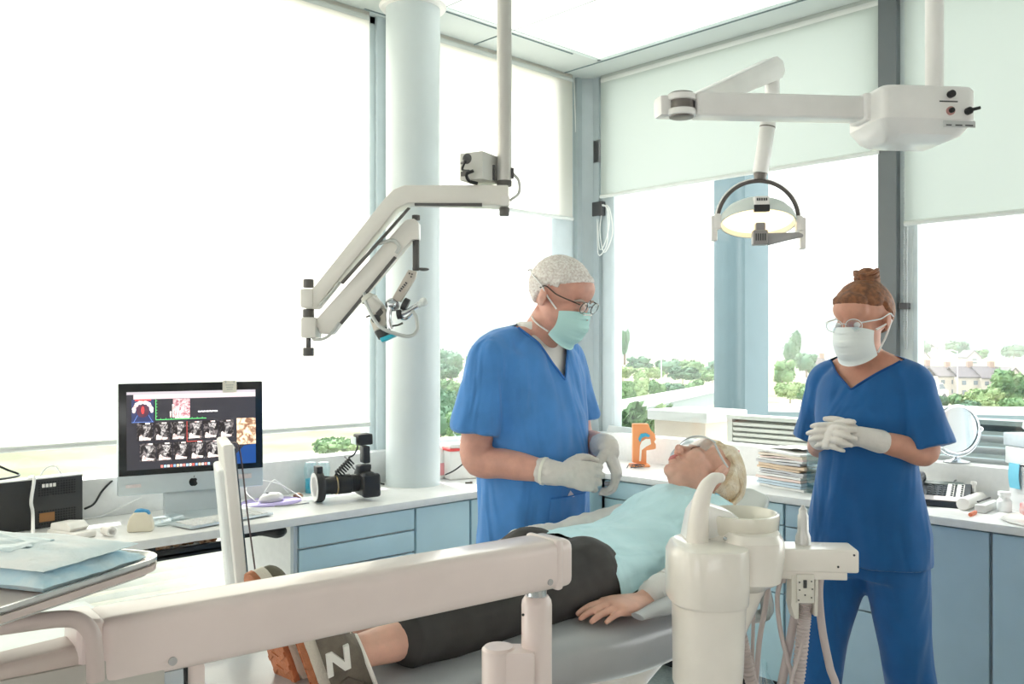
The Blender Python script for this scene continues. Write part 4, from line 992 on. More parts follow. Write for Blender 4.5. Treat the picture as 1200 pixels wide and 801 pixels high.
# telephone
o = D(1104, 590); pxx = (D(1128, 592) - D(1078, 588)); pxx.z = 0; pxx.normalize()
TMx = frame(o, pxx, UP)
ph = thing('desk_telephone', 'black office telephone with white key strips right of the assistant', 'telephone', o)
b = BM(); prism(b, [(-.09, 0), (.09, 0), (.09, .065), (.075, .075), (-.085, .022)], -.10, .10, TMx @ Matrix(((0, 0, 1, 0), (1, 0, 0, 0), (0, 1, 0, 0), (0, 0, 0, 1))), .005)
telm = mat('slate_black_phone', (44, 50, 56), .45); part('phone_base', b, telm, ph)
sl = math.atan2(.053, .16); FM = TMx @ T((0, -.085, .0225)) @ RX(sl)     # local: x right, y up the sloping face
b = BM(); box(b, (.165, .035, .003), FM @ T((.012, .022, .002)), .001); part('label_strip', b, mat('phone_label', (214, 206, 206), .6), ph, False)
b = BM()
for k in range(2): box(b, (.026, .115, .003), FM @ T((.03 + .034 * k, .095, .002)), .001)
part('key_strip', b, white, ph, False)
for k in range(2):
    for r in range(6):
        b = BM(); box(b, (.009, .01, .003), FM @ T((.036 + .034 * k, .05 + r * .018, .0045)), .001, 1); part('button', b, telm, ph, False)
for k in range(4):
    for r in range(5):
        b = BM(); box(b, (.013, .009, .004), FM @ T((-.045 + .019 * k, .055 + r * .018, .003)), .002, 1); part('button', b, mat('phone_key', (84, 92, 100), .4), ph, False)
b = BM(); box(b, (.14, .03, .003), FM @ T((.0, .155, .002)), .002); part('display', b, mat('phone_display', (96, 104, 100), .15), ph, False)
b = BM(); tube(b, [FM @ Vector((-.078, .01, .01)), FM @ Vector((-.078, .02, .032)), FM @ Vector((-.078, .09, .038)), FM @ Vector((-.078, .15, .032)), FM @ Vector((-.078, .165, .012))], [.018, .018, .013, .018, .019], 12, flat=.8); part('handset', b, telm, ph)
cable('grey cable leaving the telephone over the worktop ledge', [TMx @ Vector((.03, .1, .05)), TMx @ Vector((.035, .15, .075)), TMx @ Vector((.06, .19, .06)), TMx @ Vector((.075, .2, .01))], .0035, midgrey)
# round mirror on a stand
o = ony(1116, 548, -.05); o.z = 1.031
mt = thing('table_mirror', 'round chrome mirror on a stand on the window ledge right of the assistant', 'mirror', o)
dm_ = (o - CAM).dot(FW); c_ = P(1121, 503, dm_); R_ = 27.5 / F * dm_
MMx = CF(c_, .15)
b = BM(); lathe(b, [(R_, -.008), (R_ + .006, -.004), (R_ + .007, .004), (R_ + .003, .010), (R_ - .004, .010), (R_ - .004, -.008), (R_, -.008)], MMx @ RX(PI / 2), 56); rim_ = part('rim', b, chrome, mt)
b = BM(); lathe(b, [(0, .0), (R_ - .003, .0), (R_ - .003, .004), (0, .004)], MMx @ RX(PI / 2), 48); part('mirror_glass', b, mat('mirror_silver', (176, 182, 186), .04, metal=1.0), mt)
b = BM(); pts = [MMx @ Vector(((R_ + .014) * math.cos(a), .0, (R_ + .014) * math.sin(a))) for a in [PI + PI * k / 14 for k in range(15)]]; tube(b, pts, .004, 8, 2); 
for s_ in (-1, 1): ball(b, MMx @ Vector((s_ * (R_ + .012), 0, 0)), .011)
part('yoke', b, chrome, mt)
b = BM(); cyl(b, Vector((c_.x, c_.y, 1.033)), c_ - UP * (R_ + .012), .006, 14); lathe(b, [(0, 0), (.05, 0), (.052, .004), (.02, .012), (.008, .02), (0, .02)], T((c_.x, c_.y, 1.0315)), 32); part('stem', b, chrome, mt)
# stacked boxes at the right edge with tissues and a hanging blue strip
o = D(1192, 599); Bx = frame(o, (D(1225, 584) - D(1185, 575)).normalized(), UP)
dB = (o - CAM).dot(FW); mB = dB / F
bxm = mat('pale_box_card', (226, 230, 230), .6); gl_ = mat('box_dots', (206, 214, 218), .6)
def zz(py): return CAM.z - (py - HZ) / F * dB
b = BM(); box(b, (.20, .12, zz(545) - WT), Bx @ T((.055, .06, (zz(545) - WT) / 2)), .006); solo('dispenser', b, mat('white_dispenser', (222, 224, 224), .4), 'white box at the bottom of the stack at the right picture edge', 'box')
b = BM(); box(b, (.22, .13, zz(523.5) - zz(544)), Bx @ T((.05, .06, (zz(523.5) + zz(544)) / 2 - WT)), .006); solo('carton', b, bxm, 'pale carton in the middle of the stack at the right picture edge', 'box')
tb = thing('tissue_box', 'pale tissue box on top of the stack at the right picture edge', 'tissue box', Bx @ Vector((.05, .06, zz(522.5) - WT)))
b = BM(); box(b, (.24, .13, zz(508) - zz(523)), Bx @ T((.05, .06, (zz(508) + zz(523)) / 2 - WT)), .004); part('carton', b, mat('tissue_box_blue_grey', (206, 216, 222), .6, scale=60), tb)
b = BM(); bmesh.ops.create_icosphere(b, subdivisions=4, radius=1)
for v in b.verts: v.co = Bx @ Vector((.06 + v.co.x * .085 * (1 + .25 * noise.noise(v.co * 2)), .06 + v.co.y * .05, zz(508) - WT + .03 + v.co.z * .035 * (1 + .5 * noise.noise(v.co * 2.4 + Vector((4, 0, 0))))))
part('tissue', b, mat('soft_tissue', (250, 248, 244), .9, bump=.3, bscale=40), tb)
b = BM(); sheet(b, lambda u, v: Bx @ Vector((-.035 + u * .055 + .004 * v, -.004 - .006 * math.sin(v * 3), zz(543) - WT - v * (zz(543) - zz(572)))), 4, 8, .002); solo('blue_strip', b, mat('sky_blue_strip', (112, 190, 214), .6), 'sky blue strip hanging down the front of the boxes at right', 'strip')
b = BM(); o3 = D(1177, 599); lathe(b, [(0, 0), (.024, 0), (.026, .004), (.026, .04), (.018, .05), (.018, .058), (.022, .06), (.022, .074), (0, .076)], T(o3), 28); solo('lidded_jar', b, mat('milky_plastic', (236, 240, 240), .3), 'small milky jar with lid below the blue strip', 'jar')
b = BM(); o3 = D(1206, 604); box(b, (.05, .035, .045), frame(o3 + UP * .0225, pd, UP), .003); box(b, (.052, .036, .012), frame(o3 + UP * .02, pd, UP), .002); solo('red_marked_box', b, mat('red_white_card', (232, 206, 206), .6, scale=30, c2=[214, 120, 120]), 'little white and red carton beside the milky jar', 'box')
# white rolls and pens right of the telephone
o = D(1139, 593); a0, a1 = D(1128, 598), D(1149, 590)
b = BM(); cyl(b, a0 + UP * .024, a1 + UP * .024, .024, 24, bevel=.004); solo('paper_roll', b, white, 'white roll lying right of the telephone', 'roll')
b = BM(); a0, a1 = D(1148, 601), D(1164, 594); q_ = (a1 - a0).normalized(); box(b, ((a1 - a0).length, .04, .03), frame((a0 + a1) / 2 + UP * .015, q_, UP), .006); solo('grey_holder', b, mat('pale_grey_holder', (206, 208, 206), .5), 'pale grey holder lying between roll and milky jar', 'holder')
b = BM(); cyl(b, D(1146, 599) + UP * .036, D(1160, 594) + UP * .036, .004, 10); solo('dark_pen', b, dkgrey, 'dark pen lying across the pale grey holder', 'pen')
b = BM(); cyl(b, D(1137, 605) + UP * .007, D(1143, 602) + UP * .007, .007, 12); solo('orange_cap', b, mat('orange_cap', (236, 130, 92), .5), 'bright orange cap lying in front of the white roll', 'cap')
o3 = TMx @ Vector((.108, .06, 0)); b = BM(); lathe(b, [(0, 0), (.008, 0), (.007, .075), (.011, .077), (.011, .088), (0, .09)], T(o3), 16); solo('white_marker', b, white, 'white marker standing upright against the right side of the telephone', 'marker')
# basin edge at far right and swan neck tap that the window mirrors
o = D(1192, 607); b = BM(); lathe(b, [(0, .002), (.13, .002), (.14, .006), (.148, .009), (.155, .004), (.15, 0), (0, 0)], T(D(1232, 612)), 48, 1.0, 1.0); solo('basin_rim', b, white, 'curved white basin rim at the right end of the worktop', 'basin')
# ================================================================ ceiling hung microscope
mg = mat('microscope_grey', (236, 233, 226), .38, coat=.2); mk = mat('microscope_dark', (92, 90, 88), .45)
DMi = 2.45
def Q(px, py, k=0.0): return P(px, py, DMi) + FW * k
pt_ = Q(591, 60); 
mic = thing('surgical_microscope', 'grey jointed surgical microscope arm hanging from the ceiling on a steel pole', 'microscope', (pt_.x, pt_.y, Q(0, 253).z))
rp = 8.6 / F * DMi
b = BM(); cyl(b, (pt_.x, pt_.y, Q(0, 214).z), (pt_.x, pt_.y, CEIL), rp, 32); pole = part('pole', b, mat('aluminium_pole', (212, 209, 204), .38, metal=.45), mic)
b = BM(); cyl(b, (pt_.x, pt_.y, Q(0, 218).z), (pt_.x, pt_.y, Q(0, 212).z), rp * 1.03, 24); part('collar', b, mk, mic)
b = BM(); cyl(b, (pt_.x, pt_.y, CEIL - .02), (pt_.x, pt_.y, CEIL), rp * 2.6, 32); part('ceiling_plate', b, mg, mic)
b = BM(); upright(b, [(596, 219), (596, 243), (570, 243), (480, 240), (466, 247), (373, 362), (359, 362), (357, 345), (370, 338), (453, 234), (463, 224), (476, 219)], DMi, .07, .006)
ua = part('upper_arm', b, mg, mic)
b = BM(); upright(b, [(565, 238), (565, 242), (486, 241), (486, 238)], DMi - .035, .012, .001); upright(b, [(478, 243), (481, 244), (402, 333), (399, 331)], DMi - .035, .012, .001); part('cable_channel', b, mk, ua)
b = BM(); cyl(b, (pt_.x, pt_.y, Q(0, 253).z), (pt_.x, pt_.y, Q(0, 243).z), 6 / F * DMi, 20, bevel=.002); part('lower_knob', b, mk, mic)
b = BM(); upright(b, [(587, 230), (597, 230), (597, 241), (587, 241)], DMi - .038, .01, .001); part('name_plate', b, white, ua)
jx = Q(364.5, 350)
b = BM()
box(b, (14.5 / F * DMi, .085, (378 - 337) / F * DMi * .0 + 22 / F * DMi), CF(Q(363, 350)), .006); box(b, (17 / F * DMi, .085, 24 / F * DMi), CF(Q(365, 384)), .006); part('elbow_block', b, mg, mic)
v = Q(361.5, 0)
for z0, z1, r in ((337, 327, 6.2), (372, 362, 6.6), (407, 396, 3), (417, 407, 6.4)):
    b = BM(); cyl(b, (v.x, v.y, P(0, z0, DMi).z), (v.x, v.y, P(0, z1, DMi).z), r / F * DMi, 20, bevel=.002); part('elbow_knob', b, mk, mic)
b = BM(); upright(b, [(377, 391), (371, 376), (476, 259), (486, 257), (492, 262), (492, 281), (484, 282), (400, 380), (391, 392)], DMi + .0, .05, .005); la = part('lower_arm', b, mg, mic)
b = BM(); upright(b, [(462, 300), (465, 302), (401, 380), (398, 378)], DMi - .026, .01, .001); part('cable_channel', b, mk, la)
b = BM(); v = Q(487.5, 0)
for z0, z1, r in ((258, 252, 4.8), (317, 281, 4.0)): cyl(b, (v.x, v.y, P(0, z0, DMi).z), (v.x, v.y, P(0, z1, DMi).z), r / F * DMi, 18, bevel=.0015)
part('drop_tube', b, mk, mic)
b = BM(); ball(b, Q(497, 315.5), (.017, .012, .0045)); box(b, (.03, .012, .006), CF(Q(490, 315))); part('turn_handle', b, mk, mic)
b = BM(); upright(b, [(479, 316), (489, 318), (487, 326), (470, 354), (459, 351), (463, 344)], DMi - .012, .022, .003); sub = part('hanger_plate', b, mat('hanger_grey', (204, 196, 186), .4), mic)
b = BM()
for (px, py) in ((481, 321), (484, 322), (483, 325)): cyl(b, Q(px, py, -.0225), Q(px, py, -.026), .0022, 10)
for k in range(5): box(b, (.004, .002, .006), CF(Q(470 + k * 1.8, 341 - k * 2.2, -.024)) @ RY(-.9))
part('bolt', b, dkgrey, sub)
sc = mic
b = BM(); cyl(b, Q(460, 357, -.03), Q(460, 357, .03), 7 / F * DMi, 24, bevel=.003); part('tilt_joint', b, mk, sc)
b = BM(); ball(b, Q(460.5, 357, -.032), (.015, .015, .015)); tube(b, [Q(459, 360, -.035), Q(457, 372, -.035), Q(459.5, 386, -.035)], [.009, .0085, .009], 12); part('chrome_grip', b, chrome, sc)
b = BM(); ax_ = (Q(447, 378) - Q(453, 394)).normalized()
A, B_ = Q(445, 370), Q(452, 393)
box(b, (19 / F * DMi, .07, 21 / F * DMi), CF(Q(448, 374)) @ RY(-.35), .008, 3); cyl(b, Q(441, 372, -.012), Q(446, 386, -.012), .017, 20, bevel=.004); part('optic_body', b, mat('optic_cream', (222, 216, 204), .4), sc)
b = BM(); cyl(b, Q(446, 384), Q(452, 394), .021, 24, bevel=.003); part('objective_ring', b, dkgrey, sc)
for ka_, kb_, kr in ((Q(443, 374, -.033), Q(443, 374, -.045), .012), (Q(472, 355, 0), Q(478, 358, 0), .018), (Q(466, 369, -.02), Q(472, 368, -.02), .013)):
    b = BM(); cyl(b, ka_, kb_, kr, 18, bevel=.002); part('focus_knob', b, dkgrey, sc)
for k in (-.028, .028):
    b = BM(); cyl(b, Q(446, 364, k), Q(434, 352, k), .016, 20, r2=.019, bevel=.003); ey = part('eyepiece', b, mg, sc)
    b = BM(); cyl(b, Q(434, 352, k), Q(430, 347, k), .021, 20, r2=.016, bevel=.003); part('eyecup', b, mat('soft_white_rubber', (226, 224, 214), .7), ey)
b = BM(); box(b, (.05, .075, .02), CF(Q(442, 362)) @ RY(.75), .006); part('prism_house', b, mk, sc)
b = BM(); tube(b, [Q(470, 368, -.02), Q(480, 364, -.02), Q(490, 358, -.02)], [.008, .006, .007], 12); tube(b, [Q(470, 372, -.01), Q(476, 373, -.01), Q(484, 366, -.01)], [.005, .005, .004], 10); part('side_lever', b, chrome, sc)
b = BM(); ball(b, Q(497, 354, -.02), (.014, .01, .012)); ball(b, Q(492, 357, -.02), .009); part('lever_knob', b, mat('clear_knob', (232, 238, 236), .2), sc)
b = BM(); tube(b, [Q(462, 382, -.03), Q(468, 381, -.03), Q(473.5, 378.5, -.03)], [.0025, .0025, .003], 8); tube(b, [Q(431, 372, -.03), Q(440, 368, -.03)], .0025, 8); part('thin_lever', b, mk, sc)
b = BM(); upright(b, [(446, 396), (466, 389), (468, 392), (449, 401)], DMi - .03, .05, .003); part('cyan_guard', b, mat('cyan_plastic', (40, 186, 210), .4), sc, label='bright cyan lens guard')
b = BM(); tube(b, [Q(429, 344, -.03), Q(434, 360, -.05), Q(448, 382, -.06), Q(466, 391, -.06), Q(483, 394, -.05), Q(491, 386, -.04), Q(489, 372, -.03), Q(484, 364, -.02)], .005, 8); part('light_cable', b, mat('silver_cable', (206, 210, 208), .35, metal=.3), sc)
for hp, hr_ in (([Q(401, 331, -.035), Q(390, 345, -.035), Q(378, 358, -.035)], .004), ([Q(445, 287, -.03), Q(462, 283, -.03), Q(469, 290, -.03), Q(466, 298, -.03)], .005), ([Q(400, 378, -.03), Q(393, 388, -.03), Q(384, 396, -.03), Q(371, 398, -.02), Q(366, 394, 0)], .004), ([Q(601, 203, 0), Q(608, 212, 0), Q(608, 226, 0), Q(598, 236, -.02)], .004)):
    b = BM(); tube(b, hp, hr_, 8); part('hose', b, mat('pale_hose', (206, 208, 204), .5), mic)
b = BM(); box(b, (.008, .03, 18 / F * DMi), CF(Q(578.5, 203)), .002); box(b, (.008, .02, 12 / F * DMi), CF(Q(600.5, 203)), .002); part('clamp', b, dkgrey, mic)
b = BM(); box(b, (31 / F * DMi, .10, 32 / F * DMi), CF(Q(563, 198), -.5), .004); lb = part('control_box', b, mat('control_box_grey', (206, 206, 200), .4), mic)
CBm = CF(Q(563, 198), -.5); hw_ = 15.5 / F * DMi
b = BM(); cyl(b, CBm @ Vector((-.012, -.051, .02)), CBm @ Vector((-.012, -.047, .02)), .014, 24); part('fan_grille', b, dkgrey, lb)
b = BM(); box(b, (.02, .003, .012), CBm @ T((-.02, -.0515, -.02))); part('socket', b, mk, lb)
b = BM(); tube(b, [CBm @ Vector((-.03, -.05, .01)), Q(546, 194, -.06), Q(543, 203, -.05), Q(551, 206, -.07)], .0032, 8); tube(b, [Q(556, 205, -.06), Q(548, 209, -.06), Q(551, 216, -.05), Q(560, 218, -.04)], .0045, 8); part('plug_cable', b, black, lb)

# ================================================================ ceiling hung operating lamp
lw = mat('lamp_white', (240, 238, 236), .3, coat=.3); dgm = mat('lamp_grey_metal', (120, 114, 110), .4, metal=.5)
DL = 2.25
pl = P(1095, 100, DL + .06)
lam = thing('operating_lamp', 'white ceiling hung operating lamp with jointed arm over the patient', 'lamp', (pl.x, pl.y, P(0, 295, 2.5).z))
b = BM(); cyl(b, (pl.x, pl.y, P(0, 112, DL).z), (pl.x, pl.y, CEIL), 10.5 / F * DL, 32); part('pole', b, lw, lam)
b = BM(); cyl(b, (pl.x, pl.y, P(0, 112, DL).z), (pl.x, pl.y, P(0, 99, DL).z), 11.2 / F * DL, 32); part('pole_sleeve', b, lw, lam)
b = BM(); cyl(b, (pl.x, pl.y, CEIL - .03), (pl.x, pl.y, CEIL), .07, 32); part('ceiling_plate', b, lw, lam)
LB = CF(P(1066, 139, DL + .03), .10)
hx, hz1, hz2 = 57 / F * DL, 27 / F * DL, 30 / F * DL
b = BM(); loft(b, [(LB @ Vector((0.006, .03, -hz2)), LB.to_3x3() @ Vector((hx * .62, 0, 0)), LB.to_3x3() @ Vector((0, .05, 0))),
    (LB @ Vector((0.004, .01, -hz2 * .85)), LB.to_3x3() @ Vector((hx * .82, 0, 0)), LB.to_3x3() @ Vector((0, .075, 0))),
    (LB @ Vector((0, 0, -hz2 * .35)), LB.to_3x3() @ Vector((hx, 0, 0)), LB.to_3x3() @ Vector((0, .095, 0))),
    (LB @ Vector((0, 0, hz1 * .85)), LB.to_3x3() @ Vector((hx, 0, 0)), LB.to_3x3() @ Vector((0, .095, 0))),
    (LB @ Vector((0, 0, hz1)), LB.to_3x3() @ Vector((hx * .95, 0, 0)), LB.to_3x3() @ Vector((0, .09, 0)))], 64, 10.0)
lbx = part('transformer_box', b, lw, lam)
def onbox(u, v, dep): return LB @ Vector((u * hx, -dep, v))
fy = .0955
for u, v, r, n_ in ((.41, .036, .009, 'dark_knob'), (.41, -.004, .0065, 'dark_knob'), (.78, -.004, .009, 'dark_knob')):
    b = BM(); cyl(b, onbox(u, v, fy - .003), onbox(u, v, fy + .012), r, 20, bevel=.002)
    if u > .7: box(b, (.024, .008, .008), LB @ T((u * hx + .014, -fy - .010, v + .004)) @ RY(-.25), .002)
    part('dark_knob', b, black, lbx)
b = BM(); cyl(b, onbox(.41, -.004, fy - .003), onbox(.41, -.004, fy + .004), .0105, 20); part('red_ring', b, mat('dull_red_ring', (190, 140, 136), .5), lbx)
b = BM(); box(b, (.082, .002, .016), LB @ T((.60 * hx, -fy - .0008, -.036)), .0005); lp_ = part('label_plate', b, mat('label_grey', (196, 198, 198), .5), lbx, False)
b = BM()
for k, (u, w1) in enumerate(((.37, .014), (.58, .018), (.80, .02))): box(b, (w1, .001, .003), LB @ T((u * hx, -fy - .0022, -.039)))
box(b, (.022, .001, .003), LB @ T((.27 * hx, -fy - .0005, .019))); box(b, (.028, .001, .003), LB @ T((.45 * hx, -fy - .0005, .019)))
part('lettering', b, dkgrey, lbx, False)
# first arm
def Z(px, py, d): return P(px, py, d)
A0, A1 = Z(1012, 129, DL + .02), Z(812, 124, DL - .08)
dr = (A1 - A0).normalized(); nA = UP.cross(dr).normalized(); uA = dr.cross(nA)
uA = uA if uA.z > 0 else -uA
def arm(bm, A, B, wv, hv, bev=.01):
    d_ = (B - A).normalized(); M = frame((A + B) / 2, d_, UP); box(bm, ((B - A).length, wv, hv), M, bev, 3)
b = BM(); arm(b, A0 - dr * .01, A1, .06, .058); arm(b, A0 - dr * .01, A0 + dr * .02, .075, .07); part('first_arm', b, lw, lam)
J = A1 + dr * .03
b = BM()
for dz in (.018, -.018): cyl(b, J + UP * (dz - .008) - dr * .0, J + UP * (dz + .008), .036, 28, bevel=.004); 
box(b, (.05, .05, .05), frame(J + dr * .035 + FW * .02, dr, UP), .01); part('elbow', b, lw, lam)
b = BM(); cyl(b, J - UP * .03, J + UP * .03, .03, 24, bevel=.003); part('elbow_pin', b, dgm, lam)
J2 = Z(905, 80, 2.52)
b = BM(); A = J + dr * .0 + FW * .04 + UP * .0; d2 = (J2 - A).normalized()
# spring arm: deeper near the upper end
Ms = frame(A, d2, UP); Ls = (J2 - A).length
prism(b, [(0, -.022), (Ls, -.034), (Ls + .03, -.02), (Ls + .028, .012), (Ls, .03), (0, .02)], -.024, .024, Ms @ RX(PI / 2), .007); part('spring_arm', b, lw, lam)
V1 = Z(899, 88, 2.53); V1 = J2 + UP * -.01
def vz(py): return P(0, py, 2.52).z
b = BM()
cyl(b, (V1.x, V1.y, vz(86)), (V1.x, V1.y, vz(80)), .02, 24)
cyl(b, (V1.x, V1.y, vz(112)), (V1.x, V1.y, vz(86)), .020, 24, bevel=.004); part('swivel', b, lw, lam)
Vb = P(891, 203, 2.52)
top_ = Vector((V1.x, V1.y, vz(112)))
b = BM(); cyl(b, Vb, top_, .0215, 28, bevel=.003); part('drop_tube', b, lw, lam)
b = BM(); cyl(b, top_.lerp(Vb, .40), top_.lerp(Vb, .415), .0222, 28); part('tube_ring', b, dgm, lam)
V2 = P(890.5, 211, 2.52); b = BM(); cyl(b, V2, Vb, .0155, 24, r2=.019, bevel=.002); part('tube_end', b, dgm, lam)
LM = CF(P(888, 262, 2.52), -.12)
def lmm(px): return px / F * 2.52
def LP_(px, py, k=0): 
    return LM @ Vector((lmm(px - 888), k, lmm(262 - py)))
b = BM(); pts = [LP_(888 + 46 * math.cos(a), 258 - 46 * math.sin(a)) for a in [PI * k / 20 for k in range(21)]]; tube(b, pts, .0055, 10, 2); yk = part('yoke', b, mat('dark_rubber_yoke', (92, 86, 84), .4, metal=.4), lam)
b = BM(); pts = [LP_(888 + 47.6 * math.cos(a), 258 - 47.6 * math.sin(a), .003) for a in [PI * k / 20 for k in range(21)]]; tube(b, pts, .005, 10, 2); part('yoke_shell', b, lw, yk)
for s_, h0, h1 in ((-1, 252, 282), (1, 256, 293)):
    b = BM(); xx = 888 + s_ * 50
    box(b, (lmm(7), .03, lmm(h1 - h0)), LM @ T((lmm(s_ * 50.5), 0, lmm(262 - (h0 + h1) / 2))), .005, 3)
    box(b, (lmm(8), .034, lmm(18)), LM @ T((lmm(s_ * 46.5), 0, lmm(262 - (h0 + 7)))), .005, 3); part('side_handle', b, lw, lam)
# head: shallow dish open downwards, tilted to the viewer
HM = LM @ T((0, 0, lmm(4))) @ RX(-.42)
rx, ry = lmm(44), .078
prof = [(1.0, -.012), (1.0, 0), (.95, .016), (.8, .036), (.55, .052), (.25, .06), (0, .062)]
b = BM(); lathe(b, [(.0, .048)] + [(.3, .046), (.6, .038), (.84, .02), (.93, .002), (.96, -.012)] + prof, HM @ Matrix.Diagonal((rx, ry, 1, 1)), 48); hd = part('lamp_housing', b, mat('pale_lamp_shell', (222, 230, 226), .3, coat=.3), lam)
b = BM(); lathe(b, [(0, .044), (.3, .042), (.6, .034), (.82, .017), (.91, .001)], HM @ Matrix.Diagonal((rx, ry, 1, 1)), 48); part('reflector', b, mat('warm_lit_reflector', (250, 236, 200), .3, emit=(255, 226, 170), estr=.75), hd, fix=True)
b = BM(); box(b, (lmm(17), .05, lmm(17)), LM @ T((0, -.05, lmm(262 - 243))), .005, 3); top_h = part('top_cover', b, lw, lam)
b = BM(); box(b, (lmm(17.4), .012, lmm(8)), LM @ T((0, -.072, lmm(262 - 248.5))), .002); part('dark_slot', b, black, top_h)
b = BM()
for k in range(5): box(b, (.004, .002, .007), LM @ T((lmm(-5 + 2.5 * k), -.0755, lmm(262 - 238.5))))
part('vent', b, dkgrey, top_h, False)
b = BM(); box(b, (lmm(17), .035, lmm(17)), LM @ T((lmm(-1), -.05, lmm(262 - 281))), .005, 3); box(b, (lmm(11), .03, lmm(9)), LM @ T((lmm(0), -.04, lmm(262 - 268))), .004); bh_ = part('bulb_holder', b, mat('grey_bulb_holder', (150, 146, 146), .4), lam)
b = BM(); prism(b, [(lmm(7), lmm(-14)), (lmm(42), lmm(-13.5)), (lmm(47), lmm(-16)), (lmm(47), lmm(-19)), (lmm(28), lmm(-23)), (lmm(8), lmm(-28))], .035, .06, LM @ RX(PI / 2), .003); part('holder_arm', b, mat('grey_bulb_arm', (166, 164, 166), .4), lam)
b = BM()
for k in range(5): box(b, (.003, .002, lmm(8)), LM @ T((lmm(-6 + 2.5 * k), -.0685, lmm(262 - 281))))
part('grille', b, dkgrey, bh_, False)
# ================================================================ patient chair
grey_up = mat('grey_leatherette', (168, 170, 174), 0.32, var=.03, coat=.25, bump=.05, bscale=300)
CXA = 2.0                                   # chair axis
ch = thing('dental_chair', 'grey upholstered dental chair carrying the reclining patient', 'dental chair', (CXA, -2.4, 0))
def chloft(bm, rows, seg=40, power=3.2):
    """rows: (y, centre x, half width, top z, thickness, dish)"""
    R = []
    for y, cx_, hw, zt, th, dish in rows:
        ring = []
        for k in range(seg):
            a = 2 * PI * k / seg; ca, sa = math.cos(a), math.sin(a)
            X = math.copysign(abs(ca) ** (2 / power), ca); Y = math.copysign(abs(sa) ** (2 / power), sa)
            z = zt - th / 2 + Y * th / 2
            if Y > 0: z -= dish * (1 - X * X) * Y
            ring.append(bm.verts.new((cx_ + X * hw, y, z)))
        R.append(ring)
    skin(bm, R)
def smooth_rows(rows, n=5):
    v = catmull([Vector(r[:3]) for r in rows], n); w2 = catmull([Vector(r[3:]) for r in rows], n)
    return [(*a, *c) for a, c in zip(v, w2)]
b = BM(); chloft(b, smooth_rows([(-3.20, 1.97, .08, .885, .05, 0), (-3.185, 1.97, .17, .90, .07, 0), (-3.10, 1.97, .215, .905, .085, .0), (-2.95, 1.975, .24, .905, .09, .0), (-2.72, 1.99, .26, .915, .10, .004), (-2.55, 2.0, .285, .935, .14, .015), (-2.38, 2.0, .295, .935, .16, .02), (-2.22, 2.0, .285, .925, .15, .02), (-2.14, 2.0, .26, .905, .11, .0)]))
part('seat', b, grey_up, ch)
# backrest rising to the head
b = BM(); chloft(b, smooth_rows([(-2.20, CXA, .20, .870, .08, .0), (-2.12, CXA, .25, .88, .10, .02), (-1.98, CXA, .27, .91, .10, .035), (-1.82, CXA, .24, .97, .09, .03), (-1.70, CXA, .17, 1.005, .07, .01), (-1.66, CXA, .10, 1.01, .05, 0)])); part('backrest', b, grey_up, ch)
b = BM(); chloft(b, smooth_rows([(-1.75, CXA, .06, 1.02, .04, 0), (-1.70, CXA, .10, 1.03, .05, .02), (-1.62, CXA, .105, 1.05, .05, .02), (-1.56, CXA, .095, 1.075, .04, .01), (-1.54, CXA, .05, 1.08, .03, 0)])); part('headrest', b, mat('pale_headrest', (216, 222, 222), .4), ch)
b = BM(); box(b, (.04, .14, .02), T((CXA, -1.7, 1.01)) @ RX(.3), .004); part('headrest_bar', b, steel, ch)
def armrest(s_):
    b = BM()
    pts = [(CXA + s_ * .298, -2.43, .940), (CXA + s_ * .315, -2.32, .950), (CXA + s_ * .335, -2.10, .965), (CXA + s_ * .32, -1.95, .962), (CXA + s_ * .29, -1.86, .955)]
    tube(b, pts, [.02, .04, .048, .044, .02], 16, 6, flat=.32, flatdir=(0, 0, 1)); a = part('armrest', b, grey_up, ch)
    b = BM(); tube(b, [(CXA + s_ * .33, -2.0, .95), (CXA + s_ * .33, -1.98, .86), (CXA + s_ * .22, -2.0, .84)], .016, 10); part('armrest_bracket', b, steel, a)
armrest(1); armrest(-1)
b = BM(); loft(b, [((CXA, -2.35, .80), (.17, 0, 0), (0, .36, 0)), ((CXA, -2.35, .72), (.15, 0, 0), (0, .30, 0)), ((CXA, -2.32, .62), (.09, 0, 0), (0, .16, 0)), ((CXA, -2.30, .20), (.085, 0, 0), (0, .14, 0)), ((CXA, -2.32, .08), (.18, 0, 0), (0, .3, 0)), ((CXA, -2.35, .0), (.22, 0, 0), (0, .42, 0))], 40, 3.5); pe = part('pedestal', b, creamwhite, ch)
b = BM(); box(b, (.30, .62, .04), T((CXA + .0, -2.42, .785)), .012); part('seat_frame', b, warmwhite, ch)
# ================================================================ delivery unit in the foreground
du = thing('delivery_unit', 'warm white instrument delivery unit with a long beam across the foreground', 'dental unit', P(600, 700, 1.4).xy.to_3d())
Br, Bl = P(655, 652, 1.40), P(108, 757, 0.985)
Br.z = Bl.z = (1.208 + 1.137) / 2; bd_ = (Br - Bl).normalized(); Lb = (Br - Bl).length
BMt = frame(Bl, bd_, UP)
b = BM(); box(b, (Lb, .075, .073), BMt @ T((Lb / 2, 0, 0)), .016, 4); beam = part('beam', b, warmwhite, du)
b = BM(); box(b, (.014, .078, .076), BMt @ T((Lb - .03, 0, 0)), .016, 4); part('end_cap', b, warmwhite, beam)
for x in (Lb - .05, .075):
    b = BM(); cyl(b, BMt @ Vector((x, -.0365, -.022)), BMt @ Vector((x, -.0395, -.022)), .0048, 14); part('screw_cap', b, mat('screw_cap_grey', (180, 176, 176), .3), beam)
pp = BMt @ Vector((Lb - .045, 0, 0)); pz0 = pp.z - .036
b = BM(); cyl(b, (pp.x, pp.y, pz0 - .02), (pp.x, pp.y, pz0 + .004), .0155, 24); part('chrome_collar', b, chrome, du)
